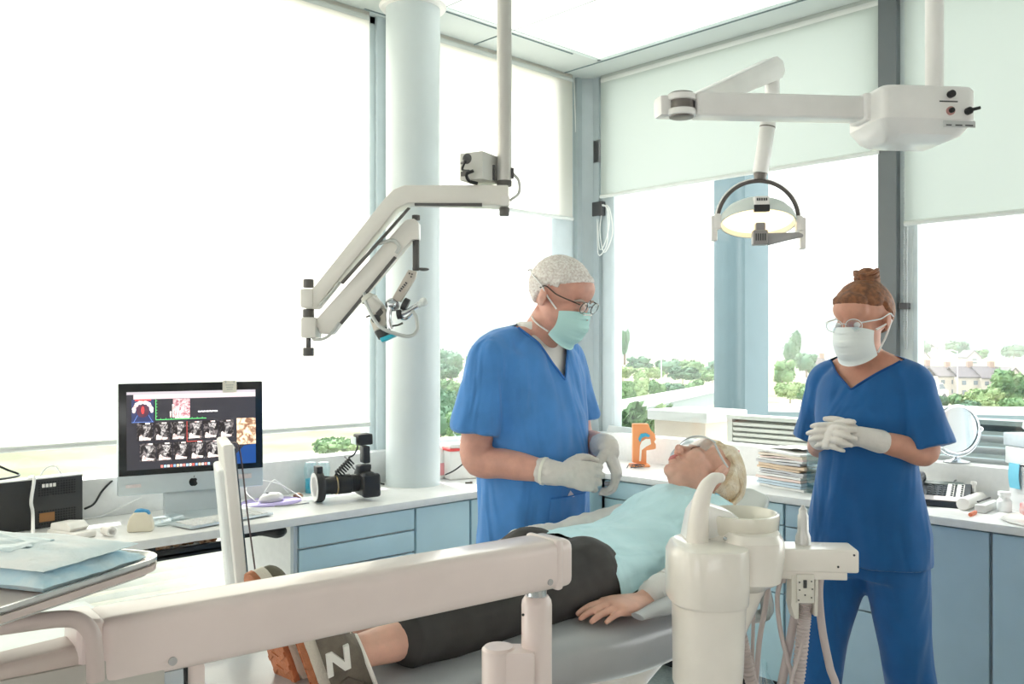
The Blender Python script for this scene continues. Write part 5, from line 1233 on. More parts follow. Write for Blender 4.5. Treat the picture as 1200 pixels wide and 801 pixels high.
b = BM(); lathe(b, [(0, 0), (.0235, 0), (.0235, 1.09 - .0), (.0225, 1.097), (.018, 1.104), (0, 1.105)], T((pp.x, pp.y, pz0 - .014 - 1.105)), 36); part('post', b, warmwhite, du)
b = BM(); lathe(b, [(0, 0), (.2, 0), (.2, .02), (.12, .04), (.03, .06), (0, .06)], T((pp.x, pp.y, 0)), 36); part('foot', b, warmwhite, du)
b = BM(); cyl(b, P(613, 720, (pp - CAM).dot(FW) - .0225), P(613, 720, (pp - CAM).dot(FW) - .026), .0022, 10); part('pin_hole', b, black, du)
dpp = (pp - CAM).dot(FW)
sb = pp - RT * .055 - FW * .0; sb.z = P(0, 772, dpp).z
b = BM(); M = CF(Vector((pp.x, pp.y, 0)) - RT * .034, 0)
zt_, zb9 = P(0, 754, dpp).z, P(0, 797, dpp).z
lathe(b, [(0, zb9), (.026, zb9), (.026, zt_ - .004), (.022, zt_), (0, zt_)], T(Vector((pp.x, pp.y, 0)) - RT * .058 - FW * .01), 30); box(b, (.06, .047, zt_ - zb9 - .006), M @ T((0.0, -.01, (zt_ + zb9) / 2)), .004); part('side_bracket', b, warmwhite, du)
b = BM(); cyl(b, Vector((pp.x, pp.y, .25)) - RT * .058 - FW * .01, Vector((pp.x, pp.y, zb9 + .001)) - RT * .058 - FW * .01, .0235, 28); box(b, (.07, .03, .05), M @ T((0, 0, .28)), .004); part('side_tube', b, warmwhite, du)
# left end: bent tube, hub, body box, joint below the beam
hub = BMt @ Vector((-.012, 0, 0))
b = BM(); box(b, (.03, .07, .082), BMt @ T((-.008, 0, -.002)), .012, 3); part('beam_hub', b, warmwhite, du)
dl = (Bl - CAM).dot(FW)
b = BM(); tube(b, [P(-40, 739, dl - .115), P(20, 731, dl - .085), P(68, 725, dl - .062), P(92, 727, dl - .052), P(107, 742, dl - .05), P(111, 768, dl - .05), P(112, 797, dl - .05)], .0088, 14, 8); part('handle_tube', b, mat('pinkish_enamel', (206, 190, 184), .35), du)
b = BM(); box(b, (.03, .05, .05), BMt @ T((.078, 0, -.062)), .004); jn = part('joint', b, mat('joint_steel_blue', (196, 206, 214), .25, metal=.5), du)
b = BM(); box(b, (.004, .052, .052), BMt @ T((.062, 0, -.062)), .001); box(b, (.004, .052, .052), BMt @ T((.094, 0, -.062)), .001); part('joint_gap', b, black, jn, False)
b = BM(); box(b, (.022, .045, .032), BMt @ T((.107, 0, -.052)), .006); part('joint_cover', b, warmwhite, du)
body = [P(-60, 780, .80), P(0, 766, .86), P(62, 743, .96), P(76, 741.5, .98), P(112, 747, 1.0), P(118, 812, 1.0)]
b = BM()
ztop9 = P(70, 743, .985).z
c9 = P(52, 775, .955); Mb = frame(Vector((c9.x, c9.y, 0)), bd_, UP)
prism(b, [(-.26, ztop9 - .16), (.11, ztop9 - .16), (.11, ztop9 - .012), (.075, ztop9), (.02, ztop9 - .001), (-.26, ztop9 - .02)], -.025, .03, Mb @ RX(PI / 2), .012, 3); hb_ = part('unit_body', b, mat('unit_body_pink_grey', (206, 192, 184), .4), du)
b = BM(); box(b, (.38, .006, .05), Mb @ T((-.075, -.031, ztop9 - .045)), .002); part('panel_strip', b, mat('panel_strip_grey', (190, 186, 178), .4), hb_)
b = BM(); cyl(b, (c9.x, c9.y, 0), (c9.x, c9.y, ztop9 - .15), .03, 20); lathe(b, [(0, 0), (.22, 0), (.22, .03), (.05, .06), (0, .06)], T((c9.x, c9.y, 0)), 32); part('unit_leg', b, warmwhite, du)
# instrument tray
tz = 1.272
ta_, tb_, = onz(196, 649, tz), onz(-40, 725, tz); td = (ta_ - tb_); td.z = 0; Lt = td.length; td.normalize(); tn = Vector((-td.y, td.x, 0))
TM = Matrix.Translation(Vector((tb_.x, tb_.y, tz))) @ Matrix((td, tn, UP)).transposed().to_4x4()
def rr(L_, W_, r, n=6, o=0.0):
    out = []
    for cx_, cy_, a0 in ((L_ - r, r, -PI / 2), (L_ - r, W_ - r, 0), (r, W_ - r, PI / 2), (r, r, PI)):
        for k in range(n + 1):
            a = a0 + PI / 2 * k / n; out.append((cx_ + (r + o) * math.cos(a), cy_ + (r + o) * math.sin(a)))
    return out
Wt = .30
tr = thing('instrument_tray', 'shiny metal instrument tray with rounded corners at the left edge', 'tray', TM @ Vector((Lt / 2, Wt / 2, -.02)))
b = BM(); o_ = rr(Lt, Wt, .035)
rings = []
for off, z in ((-.008, -.014), (-.003, -.002), (.0, .001), (.004, .001), (.004, -.003), (-.001, -.008), (-.006, -.018)):
    rings.append([b.verts.new(TM @ Vector((x, y, z))) for x, y in rr(Lt, Wt, .035, 6, off)])
skin(b, rings, True, False); b.faces.new(rings[0]); b.faces.new(rings[-1][::-1]); part('tray_pan', b, mat('satin_tray_steel', (214, 214, 212), .25, metal=.6), tr)
b = BM(); b2 = rr(Lt, Wt, .035, 6, .002)
rings = []
for off, z in ((.001, -.006), (.004, -.006), (.003, -.013), (-.008, -.016), (-.008, -.012)):
    rings.append([b.verts.new(TM @ Vector((x, y, z))) for x, y in rr(Lt, Wt, .035, 6, off)])
skin(b, rings, True, False); b.faces.new(rings[0]); b.faces.new(rings[-1][::-1]); part('tray_holder', b, mat('pinkish_enamel', (206, 190, 184), .35), tr)
b = BM(); a9 = TM @ Vector((Lt - .12, .08, -.02)); cyl(b, a9, a9 - UP * .035, .007, 18); box(b, (.024, .014, .012), TM @ T((Lt - .10, .05, -.022)), .004); part('tray_knob', b, chrome, tr)
# sterile packs on the tray
pk = mat('blue_white_wrap', (226, 242, 248), .55, scale=14, c2=[250, 252, 252], bump=.25, bscale=50); pk2 = mat('blue_wrap_edge', (186, 226, 242), .55, scale=22, c2=[232, 246, 250], bump=.3, bscale=60)
def pack(label, x0, x1, y0, y1, z0, z1, m, sd):
    b = BM()
    def f(u, v, z): return TM @ Vector((x0 + (x1 - x0) * u, y0 + (y1 - y0) * v, z))
    n, m_ = 26, 18
    tp = [[b.verts.new(f(i / n, j / m_, z1 - .006 * (max(abs(i / n - .5), abs(j / m_ - .5)) * 2) ** 6 + .004 * noise.noise(Vector((i / n * 5, j / m_ * 5, sd))))) for j in range(m_ + 1)] for i in range(n + 1)]
    bt = [[b.verts.new(f(i / n, j / m_, z0)) for j in range(m_ + 1)] for i in range(n + 1)]
    for i in range(n):
        for j in range(m_): b.faces.new((tp[i][j], tp[i + 1][j], tp[i + 1][j + 1], tp[i][j + 1])); b.faces.new((bt[i][j], bt[i][j + 1], bt[i + 1][j + 1], bt[i + 1][j]))
    rim = [(i, 0) for i in range(n)] + [(n, j) for j in range(m_)] + [(i, m_) for i in range(n, 0, -1)] + [(0, j) for j in range(m_, 0, -1)]
    mid = [b.verts.new((tp[i][j].co + bt[i][j].co) / 2 + TM.to_3x3() @ Vector((((i / n) - .5), ((j / m_) - .5), 0)) * .012 * (1 + .5 * noise.noise(Vector((i * .4, j * .4, sd))))) for i, j in rim]
    for k, ((i, j), (i2, j2)) in enumerate(zip(rim, rim[1:] + rim[:1])):
        k2 = (k + 1) % len(rim); b.faces.new((bt[i][j], bt[i2][j2], mid[k2], mid[k])); b.faces.new((mid[k], mid[k2], tp[i2][j2], tp[i][j]))
    solo('sterile_pack', b, m, label, 'pack', 'packs on the tray')
pq0 = TM.inverted() @ onz(60, 690, tz); pq1 = TM.inverted() @ onz(174, 655, tz)
pack('lower flat blue and white sterile pack lying on the metal tray', pq0.x, pq1.x, .016, Wt - .03, -.004, .013, pk2, 3.3)
pack('upper sterile pack with bright blue edges on top of another on the tray', pq0.x + .004, pq1.x - .006, .02, Wt - .032, .0142, .024, pk, 8.1)
pack('topmost white film pack on the pile at the left edge', pq0.x + .03, pq1.x - .05, .09, Wt - .04, .027, .029, mat('white_blue_film', (236, 246, 248), .4, scale=10, c2=[196, 226, 238], bump=.3, bscale=40), 5.2)
# white trolley behind the tray
o = onz(48, 752, .83) - RT * .12
tw = thing('trolley', 'white mobile trolley with a flat top behind the foreground handle tube', 'trolley', (o.x, o.y, 0))
Mo = frame(Vector((o.x, o.y, 0)), (0, 1, 0), UP)
b = BM(); box(b, (.56, .42, .03), Mo @ T((0, 0, .815)), .012, 3); part('trolley_top', b, mat('pale_teal_white', (226, 234, 232), .4), tw)
b = BM(); box(b, (.5, .36, .6), Mo @ T((0, 0, .5)), .008); tb2 = part('trolley_body', b, mat('trolley_white', (232, 234, 232), .4), tw)
for k in range(3):
    b = BM(); box(b, (.48, .012, .18), Mo @ T((0, -.185, .31 + .195 * k)), .004); dw = part('drawer', b, white, tw)
for sx in (-.2, .2):
    for sy in (-.13, .13):
        b = BM(); cyl(b, Mo @ Vector((sx - .012, sy, .05)), Mo @ Vector((sx + .012, sy, .05)), .05, 18); box(b, (.03, .03, .12), Mo @ T((sx, sy, .145))); part('castor', b, dkgrey, tw)
# flat screen seen edge-on behind the shoes
DS = 1.93
sc2 = thing('chairside_screen', 'white slim chairside screen seen edge-on in front of the desk', 'screen', P(290, 775, DS))
top_l, top_r, bot_l, bot_r = P(254, 520, DS), P(281, 519, DS), P(281, 790, DS), P(303, 790, DS)
sx_ = (top_l - bot_l); ln_ = sx_.length; sxd = sx_.normalized()
wdir = (ray(272, 600).normalized() * 1.0); wdir.z = 0; wdir = (wdir.normalized() + RT * -.06).normalized()
SM = frame((top_l + top_r + bot_l + bot_r) / 4, sxd, wdir.cross(sxd) * -1)
yv = SM.to_3x3() @ Vector((0, 1, 0)); zv = SM.to_3x3() @ Vector((0, 0, 1))
thk = (top_r - top_l).length * .82; 
b = BM(); box(b, (ln_, .30, thk * .62), SM @ T((0, .12, 0)), .008, 3); part('screen_shell', b, white, sc2)
sgn = 1 if zv.dot(RT) > 0 else -1
b = BM(); box(b, (ln_ * .86, .24, thk * .5), SM @ T((-.02, .13, -sgn * thk * .4)), .02, 3); part('back_cover', b, mat('back_cover_white', (226, 230, 230), .4), sc2)
b = BM(); box(b, (ln_ * .96, .285, .004), SM @ T((0, .12, sgn * (thk * .31 + .001))), .001); part('front_panel', b, mat('dark_front_panel', (70, 84, 96), .15), sc2)
b = BM(); tube(b, [SM @ Vector((ln_ * .5, .03, sgn * .01)), SM @ Vector((ln_ * .47, -.0, sgn * (thk * .3 + .012))), SM @ Vector((ln_ * .2, -.02, sgn * (thk * .3 + .014))), SM @ Vector((-ln_ * .05, -.02, sgn * (thk * .3 + .018)))], .0018, 8); part('screen_cable', b, mat('dark_red_grey_cable', (96, 80, 82), .5), sc2)
b = BM(); q0 = P(290, 790, DS) + wdir * .12; tube(b, [q0 + UP * .02, q0 - UP * .1, Vector((q0.x, q0.y, .05))], .022, 12, smooth=False); lathe(b, [(0, 0), (.19, 0), (.19, .02), (.03, .04), (0, .04)], T((q0.x, q0.y, 0)), 32); part('screen_stand', b, white, sc2)

# ================================================================ spittoon unit
DP = 1.75
sp = thing('spittoon_unit', 'cream white spittoon unit with curved water spout beside the patient', 'spittoon', Vector((*P(826, 700, DP).xy, 0)))
def U(px, py, k=0.0): return P(px, py, DP) + FW * k
def um(p): return p / F * DP
cz = U(826, 0)
def ringat(pxc, py, hw, dep, k=0.0): 
    c = P(pxc, py, DP) + FW * k; return (c, RT * um(hw), FW * dep)
b = BM(); loft(b, [ringat(828, 1000, 42, .085), ringat(828, 806, 36, .075), ringat(828, 800, 38, .08), ringat(829, 780, 39, .08), ringat(830, 700, 41, .085), ringat(831, 655, 42, .085)], 48, 2.6); lb9 = part('body_shell', b, creamwhite, sp)
b = BM(); loft(b, [(Vector((cz.x, cz.y, 0)), RT * .17, FW * .2), (Vector((cz.x, cz.y, .06)), RT * .15, FW * .18), (Vector((cz.x, cz.y, .5)), RT * .06, FW * .07), (Vector((cz.x, cz.y, .9)), RT * .05, FW * .06)], 40, 3); part('pedestal', b, creamwhite, sp)
b = BM(); loft(b, [ringat(829, 702, 43, .088), ringat(828, 699, 45, .092), ringat(828, 680, 46, .095), ringat(828, 646, 45.5, .095), ringat(830, 637, 43, .09), ringat(830, 634, 38, .08)], 48, 2.8); part('collar', b, creamwhite, sp)
# side housing towards the bowl
b = BM(); loft(b, [ringat(876, 690, 20, .07, .04), ringat(880, 678, 36, .10, .04), ringat(884, 650, 38, .105, .05), ringat(884, 632, 37, .105, .05), ringat(884, 624, 32, .095, .05)], 44, 2.6); part('bowl_housing', b, creamwhite, sp)
bc_ = P(880, 614, DP) + FW * .07
b = BM(); lathe(b, [(0, -.055), (.03, -.052), (.055, -.036), (.064, -.012), (.066, .008), (.069, .012), (.073, .011), (.074, .004), (.072, -.02), (.06, -.05), (.03, -.07), (0, -.072)], CF(bc_) @ Matrix.Diagonal((1.0, 1.12, 1, 1)), 48); bw = part('bowl', b, mat('cream_bowl', (232, 228, 216), .2, coat=.5), sp)
b = BM(); lathe(b, [(0, 0), (.012, 0), (.013, .002), (0, .003)], CF(bc_ - UP * .0535), 20); part('drain', b, steel, bw)
# neck bridge from the collar to the housing
b = BM(); tube(b, [U(842, 668, .02), U(866, 655, .03), U(884, 650, .05)], [.058, .05, .05], 20, flat=1.0); part('bridge', b, creamwhite, sp)
b = BM(); tube(b, [U(878, 672, .04), U(862, 705, .03), U(848, 750, .02), U(838, 800, .01)], [.055, .052, .043, .036], 20, 6); part('side_sweep', b, creamwhite, sp)
b = BM(); tube(b, [U(817, 642, .0), U(818, 618, 0), U(821, 590, 0), U(827, 572, 0), U(836, 562, .004), U(845, 560, .01)], [um(13.5), um(12.5), um(10.5), um(9), um(7.5), um(6)], 24, 6, flat=.95, flatdir=FW); ball(b, U(845.5, 560.5, .01), um(5.9)); part('water_spout', b, creamwhite, sp)
if 0: loft(b, [(U(816, 640, .0), RT * .0235, FW * .02), (U(818, 625, .0), RT * .022, FW * .0195), (U(820, 600, .0), RT * .0195, FW * .018), (U(824, 580, .0), RT * .0165, FW * .0165), (U(831, 566, .0), (RT * .8 + UP * .55) * .0135, FW * .015), (U(838.5, 558.5, .005), (RT * .5 + UP * .8) * .0115, FW * .013), (U(844, 558, .01), UP * .009, FW * .0115), (U(847, 561, .012), (UP * .7 - RT * .5) * .006, FW * .009)], 24, 2.4); part('water_spout', b, creamwhite, sp)
# cup filler block: semi clear
b = BM(); upright(b, [(797, 642), (806, 598), (815, 585), (850, 596), (863, 604), (854, 642)], DP + .055, .06, .006); part('filler_block', b, mat('milky_white_block', (244, 244, 242), .3, coat=.3), sp)
b = BM(); tube(b, [U(848, 630, -.0), U(862, 636, -.01), U(868, 634, .0)], .004, 8); tube(b, [U(850, 618, .03), U(866, 628, .02)], .003, 8); part('small_tap', b, chrome, sp)
# assistant arm with hoses
b = BM(); hA = frame(P(950, 652, DP + .03), RT * 1.0 - FW * .10, UP); box(b, (um(100), .075, um(27)), hA, .006, 3); asst = part('assistant_arm', b, creamwhite, sp)
b = BM(); box(b, (um(92), .06, um(10)), hA @ T((-um(8), .0, -um(18))), .003); part('arm_underside', b, creamwhite, asst)
b = BM(); 
for (x, z) in ((um(26), -um(6)), (um(44), um(8))): cyl(b, hA @ Vector((x, -.0372, z)), hA @ Vector((x, -.0385, z)), .0022, 10)
part('arm_screw', b, dkgrey, asst, False)
b = BM(); p9 = P(941, 640, DP + .045); lathe(b, [(0, 0), (.016, 0), (.015, .02), (.011, .03), (.0105, .062), (.0085, .066), (.0085, .074), (.004, .08), (.003, .083), (0, .083)], T(p9 + UP * .0), 20); part('syringe_tip', b, mat('pale_steel_tip', (206, 206, 204), .35, metal=.3), sp)
b = BM(); upright(b, [(925, 671), (933, 671), (933, 722), (928, 722), (924, 706)], DP + .02, .035, .002); upright(b, [(933, 672), (954, 672), (954, 706), (933, 706)], DP - .0, .006, .002); upright(b, [(952, 671), (956, 671), (955, 719), (951, 719)], DP + .02, .035, .002); hb2 = part('hose_bracket', b, mat('bracket_beige', (226, 222, 212), .4), sp)
b = BM()
for (x, y) in ((937, 682), (951, 681), (937, 691), (952, 690), (943.5, 697), (951, 700), (936, 703)): cyl(b, P(x, y, DP - .003), P(x, y, DP - .0055), .0016, 8)
c0 = P(943.5, 684, DP - .0045); box(b, (.007, .003, .016), CF(c0), .003); part('bracket_hole', b, dkgrey, hb2, False)
def hose(name, pts, r, m, ridges=0, lab=None):
    b = BM(); tube(b, pts, r, 12, 8, ridge=.09 if ridges else 0, ridges=ridges); return part(name, b, m, sp, label=lab)
H = lambda px, py, k=0.0: P(px, py, DP + k)
hose('suction_hose', [H(944, 706, .02), H(942, 730, .02), H(938, 770, .025), H(932, 815, .03), H(915, 900, .05), H(870, 960, .06)], um(7.6), hosegrey, 46, 'ribbed suction hose')
hose('suction_hose', [H(867, 740, .05), H(872, 760, .05), H(878, 790, .05), H(886, 825, .06), H(880, 900, .07), H(850, 960, .05)], um(7.2), hosegrey, 34, 'ribbed suction hose')
hose('smooth_hose', [H(961, 672, .03), H(960, 700, .03), H(964, 740, .03), H(972, 780, .03), H(980, 820, .03), H(960, 920, .04), H(860, 990, .04)], um(4.6), hosegrey)
hose('smooth_hose', [H(916, 674, .04), H(911, 700, .04), H(914, 735, .04), H(922, 770, .035), H(928, 800, .03), H(920, 860, .04), H(870, 930, .05)], um(2.8), hosegrey)
hose('smooth_hose', [H(902, 674, .08), H(897, 710, .08), H(890, 750, .08), H(886, 800, .07), H(880, 880, .06), H(850, 930, .05)], um(3.2), hosegrey)
hose('smooth_hose', [H(884, 682, .06), H(883, 720, .06), H(882, 770, .06), H(884, 800, .06), H(876, 860, .06), H(850, 900, .05)], um(2.2), hosegrey)
hose('smooth_hose', [H(948, 704, .03), H(946, 725, .015), H(938, 760, .012), H(928, 795, .012), H(920, 840, .02), H(870, 920, .04)], um(2.4), hosegrey)
hose('smooth_hose', [H(932, 718, .05), H(924, 760, .05), H(916, 800, .05), H(905, 850, .05), H(860, 930, .05)], um(5.2), hosegrey)
for px in (903, 917, 961):
    b = BM(); cyl(b, H(px, 668, .06 if px < 910 else .035), H(px, 682, .06 if px < 910 else .035), um(5.5), 16, r2=um(4.2)); part('hose_socket', b, hosegrey, sp)
# clear bottle on the floor
b = BM(); o = onz(893, 800, .0) ; o = Vector((P(893, 790, 3.55).x, P(893, 790, 3.55).y, .0)); lathe(b, [(0, 0), (.05, 0), (.055, .01), (.055, .16), (.02, .22), (.02, .26), (0, .26)], T(o), 28); solo('clear_bottle', b, glassmat('clear_bottle_plastic', (.9, .97, .98), 1.0, .1), 'clear plastic bottle standing on the floor behind the spittoon hoses', 'bottle')
# ================================================================ people
skin_m = mat('skin_pink', (226, 176, 156), .5, var=.06, scale=30, sss=.12, bump=.08, bscale=500)
skin_man = mat('skin_ruddy', (222, 166, 148), .5, var=.07, scale=26, sss=.12, bump=.08, bscale=500)
skin_w = mat('skin_tan', (206, 150, 128), .5, var=.05, scale=30, sss=.12)
scrub1 = mat('royal_blue_cotton', (76, 142, 214), .85, var=.06, scale=12, bump=.1, bscale=900, sheen=.2, folds=(9, (1, 1, .35), .045))
scrub2 = mat('deep_blue_cotton', (14, 92, 156), .85, var=.06, scale=12, bump=.1, bscale=900, sheen=.2, folds=(8, (1, 1, .35), .04))
tshirt = mat('white_cotton', (240, 238, 234), .85, bump=.1, bscale=700)
glove = mat('white_latex', (222, 216, 210), .55, var=.04, scale=40, bump=.1, bscale=120)
maskm = mat('mint_mask_paper', (196, 238, 236), .8, bump=.1, bscale=500)
strapm = mat('white_strap', (240, 238, 236), .8)

def S(v): return Vector(v)
def head_shapes(b, M):
    def e(c, r, R=None): ball(b, (0, 0, 0), r, M @ T(c) @ (R if R is not None else Matrix.Identity(4)), 22)
    e((-.012, 0, .035), (.098, .076, .088)); e((.022, 0, -.03), (.066, .062, .088)); e((.036, 0, -.078), (.050, .048, .040))
    e((.070, 0, -.102), (.024, .026, .018)); e((.060, .036, -.024), (.028, .027, .03)); e((.060, -.036, -.024), (.028, .027, .03))
    e((.066, .0, .028), (.024, .052, .012)); e((.062, 0, .048), (.032, .060, .046)); e((.088, 0, -.064), (.014, .024, .007)); e((.086, 0, -.076), (.013, .02, .007))
    tube(b, [M @ S((.080, 0, .022)), M @ S((.096, 0, -.008)), M @ S((.110, 0, -.030))], [.009, .0105, .0135], 12, 4)
    e((.098, .011, -.034), (.012, .008, .008)); e((.098, -.011, -.034), (.012, .008, .008))
    for s_ in (-1, 1):
        e((.076, s_ * .032, .001), (.013, .016, .010))
        e((-.010, s_ * .080, -.004), (.019, .006, .031), RX(s_ * -.12) @ RZ(s_ * .45)); e((-.006, s_ * .078, -.022), (.011, .006, .012))
        e((-.018, s_ * .084, .004), (.012, .004, .024), RZ(s_ * .5))
def neck_shape(b, a, c, r0=.06, r1=.056): tube(b, [a, (a + c) / 2, c], [r0, (r0 + r1) / 2 - .002, r1], 18, 5)
def limb(b, pts, rad, seg=16, n=6, flat=1.0, flatdir=None):
    tube(b, pts, rad, seg, n, flat=flat, flatdir=flatdir)
    ball(b, pts[0], rad[0], seg=14); ball(b, pts[-1], rad[-1], seg=14)
def hand(b, M, s=1, curl=((.35, .5, .35), (.4, .55, .4), (.45, .6, .4), (.5, .6, .4)), spread=.04, thumb=((.55, .75, -.35), (.8, .45, -.4), (.9, .2, -.4)), k=1.0, r=1.0):
    """wrist at the origin, fingers along +x, back of the hand +z, thumb on the +y*s side"""
    mm_ = lambda p: M @ (S(p) * k)
    R3 = M.to_3x3()
    rings = [((-.02, 0, 0), .027, .021), ((.0, 0, 0), .028, .0195), ((.025, 0, 0), .035, .0185), ((.06, 0, .001), .0425, .0165), ((.088, 0, .001), .0425, .014), ((.098, 0, 0), .038, .010)]
    loft(b, [(mm_(c), R3 @ S((0, w, 0)) * k, R3 @ S((0, 0, h)) * k) for c, w, h in rings], 24, 2.5)
    ys = (.031, .0105, -.0105, -.030); ln = (.072, .080, .074, .058); xb = (.088, .092, .089, .082)
    for i in range(4):
        p = S((xb[i] - .012, ys[i] * s, 0)); pts = [mm_(p)]; p = S((xb[i], ys[i] * s, .0)); pts.append(mm_(p)); a = 0
        for L_, c in zip((.46, .3, .24), curl[i]):
            a += c; p = p + S((math.cos(a), s * spread * (1.5 - i), -math.sin(a))) * (ln[i] * L_); pts.append(mm_(p))
        rr_ = [.0098, .0098, .0088, .0080, .0066]
        limb(b, pts, [q * k * r * (1 if i < 3 else .88) for q in rr_], 12, 4)
    p = S((.022, s * .026, -.006)); pts = [mm_(p)]
    for (dx, dy, dz), L_ in zip(thumb, (.044, .034, .027)):
        p = p + S((dx, dy * s, dz)).normalized() * L_; pts.append(mm_(p))
    limb(b, pts, [q * k * r for q in (.0145, .0125, .0105, .0078)], 12, 4)
def shell(src, M, pred, off, nz=0.0, nscale=200.0, sub=0):
    """a layer lying on a copied surface where pred (in local space) is positive; sinks in at its border"""
    b = src.copy(); Mi = M.inverted(); b.normal_update()
    dele = [f for f in b.faces if pred(Mi @ f.calc_center_median()) < -.004]
    bmesh.ops.delete(b, geom=dele, context='FACES')
    if sub: bmesh.ops.subdivide_edges(b, edges=list(b.edges), cuts=sub, use_grid_fill=True)
    b.normal_update()
    mv = []
    for v in b.verts:
        l = Mi @ v.co; s_ = pred(l); h = off * max(0, min(1, s_ / .014)) - .0025 * (1 if s_ < .003 else 0)
        if nz: h += nz * (noise.noise(v.co * nscale) + .5 * noise.noise(v.co * nscale * 2.3)) * max(0, min(1, s_ / .01))
        mv.append((v, v.normal * h))
    for v, d in mv: v.co += d
    return b
def torso(b, M, rings, grow=0.0, seg=40, power=2.3):
    R3 = M.to_3x3()
    loft(b, [(M @ S((cx_, 0, z)), R3 @ S((rx + grow, 0, 0)), R3 @ S((0, ry + grow, 0))) for z, cx_, rx, ry in rings], seg, power)
def vcut(b, M, zb, zt, hw, x0=0.0):
    Mi = M.inverted(); b.transform(Mi)
    for s_ in (-1, 1):
        d = S((0, s_ * hw, zt - zb)); n = S((1, 0, 0)).cross(d)
        geom = [f for f in b.faces if f.calc_center_median().x > x0 and f.calc_center_median().z > zb - .03]
        vs = {v for f in geom for v in f.verts}; es = {e for f in geom for e in f.edges}
        bmesh.ops.bisect_plane(b, geom=list(geom) + list(vs) + list(es), plane_co=(0, 0, zb), plane_no=n, dist=1e-6)
    dele = [f for f in b.faces if (lambda c: c.x > x0 and c.z > zb and abs(c.y) < hw * (c.z - zb) / (zt - zb))(f.calc_center_median())]
    bmesh.ops.delete(b, geom=dele, context='FACES'); b.transform(M)
def surf_line(src, M, pts2, x_far=.4):
    """points of a garment's front met by looking back along local x"""
    t_ = bvhtree.BVHTree.FromBMesh(src); out = []
    for y, z in pts2:
        h = t_.ray_cast(M @ S((x_far, y, z)), M.to_3x3() @ S((-1, 0, 0)))
        if h[0] is not None: out.append(h[0] + h[1] * .001)
    return out
def face_mask(M, grow=1.0):
    b = BM()
    def f(u, v):
        a = (u - .5) * 2; z = -.002 - .126 * v; zm = -.065; z = zm + (z - zm) * (1 - .38 * abs(a) ** 2.2) + .004 * abs(a)
        rx = .098 + .016 * math.sin(PI * min(1, v * 1.15)) - .030 * max(0, v - .55) ** 1.2 + .0018 * (1 - abs(a)) * math.copysign(1, math.sin(v * 19))
        ang = a * 1.14
        return M @ S((.010 + rx * math.cos(ang) * (1 if abs(a) < .9 else 1), .076 * math.sin(ang), z))
    sheet(b, f, 32, 28, .0012); return b
def glasses(parent, M, fm, r=(.024, .018), temple=True):
    b = BM()
    for s_ in (-1, 1):
        tube(b, [M @ S((.106 - .006 * (math.cos(t_) * s_ * s_ + 1) * .5, s_ * .034 + r[0] * math.cos(t_), .002 + r[1] * math.sin(t_))) for t_ in [2 * PI * k / 20 for k in range(21)]], .0013, 6, 2)
        tube(b, [M @ S((.100, s_ * .058, .010)), M @ S((.085, s_ * .074, .012)), M @ S((.03, s_ * .083, .012)), M @ S((-.012, s_ * .088, .022)), M @ S((-.03, s_ * .088, .010))], .0021, 8)
    tube(b, [M @ S((.106, -.012, .006)), M @ S((.112, 0, .010)), M @ S((.106, .012, .006))], .0013, 6)
    g = part('glasses', b, fm, parent)
    b = BM()
    for s_ in (-1, 1): ball(b, (.103, s_ * .034, .002), (.0016, r[0], r[1]), M, 20)
    part('lens', b, glassmat('spectacle_lens', (.95, .97, .97), 1.0, .05), g)
def seamline(parent, pts, r, m, name='seam'):
    b = BM(); tube(b, pts, r, 8, 3); return part(name, b, m, parent)

# ---------------------------------------------------------------- dentist
DMAN = 2.80
fl_ = P(622, HZ, DMAN); fl_.z = 0
ph_ = math.radians(40)
fwd = RT * math.cos(ph_) - FW * math.sin(ph_); lft = UP.cross(fwd)
MM_ = Matrix.Translation(fl_) @ Matrix((fwd, lft, UP)).transposed().to_4x4()
man = thing('person', 'white haired dentist in blue scrubs, mint mask and gloves, looking down at the patient', 'person', fl_)
m3 = lambda *p: MM_ @ S(p)
HMm = MM_ @ T((.112, 0, 1.652)) @ RZ(.12) @ RY(.42)
ZUP = lambda L: [(z + .05 * max(0, min(1, (z - 1.0) / .35)), *r) for z, *r in L]
tr_m = ZUP([(.80, .0, .115, .165), (.92, .0, .125, .178), (1.03, .012, .132, .170), (1.13, .018, .136, .168), (1.25, .012, .130, .176), (1.36, .0, .106, .180), (1.43, -.006, .082, .164), (1.475, .002, .070, .115), (1.52, .012, .058, .066)])
rsh, rel, rwr = (-.01, -.178, 1.462), (-.035, -.215, 1.175), (.20, -.135, 1.142)
lsh, lel, lwr = (-.01, .178, 1.462), (.03, .225, 1.19), (.235, .075, 1.205)
def arm_pts(a, c, d): return [m3(*a), m3(*[(p + q) / 2 for p, q in zip(a, c)]), m3(*c), m3(*[(p * .6 + q * .4) for p, q in zip(c, d)]), m3(*d)]
b = BM(); torso(b, MM_, tr_m)
neck_shape(b, m3(.010, 0, 1.50), m3(.085, 0, 1.60), .066, .059)
for s_ in (-1, 1): tube(b, [m3(.0, s_ * .03, 1.53), m3(-.008, s_ * .10, 1.50), m3(-.01, s_ * .175, 1.455)], [.034, .044, .048], 14, 5); head_shapes(b, HMm)
for a, c, d in ((rsh, rel, rwr), (lsh, lel, lwr)): limb(b, arm_pts(a, c, d), [.058, .052, .047, .045, .031])
for s_ in (-1, 1): limb(b, [m3(.0, s_ * .09, .88), m3(.01, s_ * .10, .50), m3(-.015, s_ * .11, .10)], [.088, .062, .042])
for s_ in (-1, 1): box(b, (.22, .085, .06), MM_ @ T((.05, s_ * .11, .045)), .03)
body = remesh(b, .0055, 5)
part('body', body, skin_man, man)
hb = BM(); head_shapes(hb, HMm); hsrc = remesh(hb, .0045, 5)
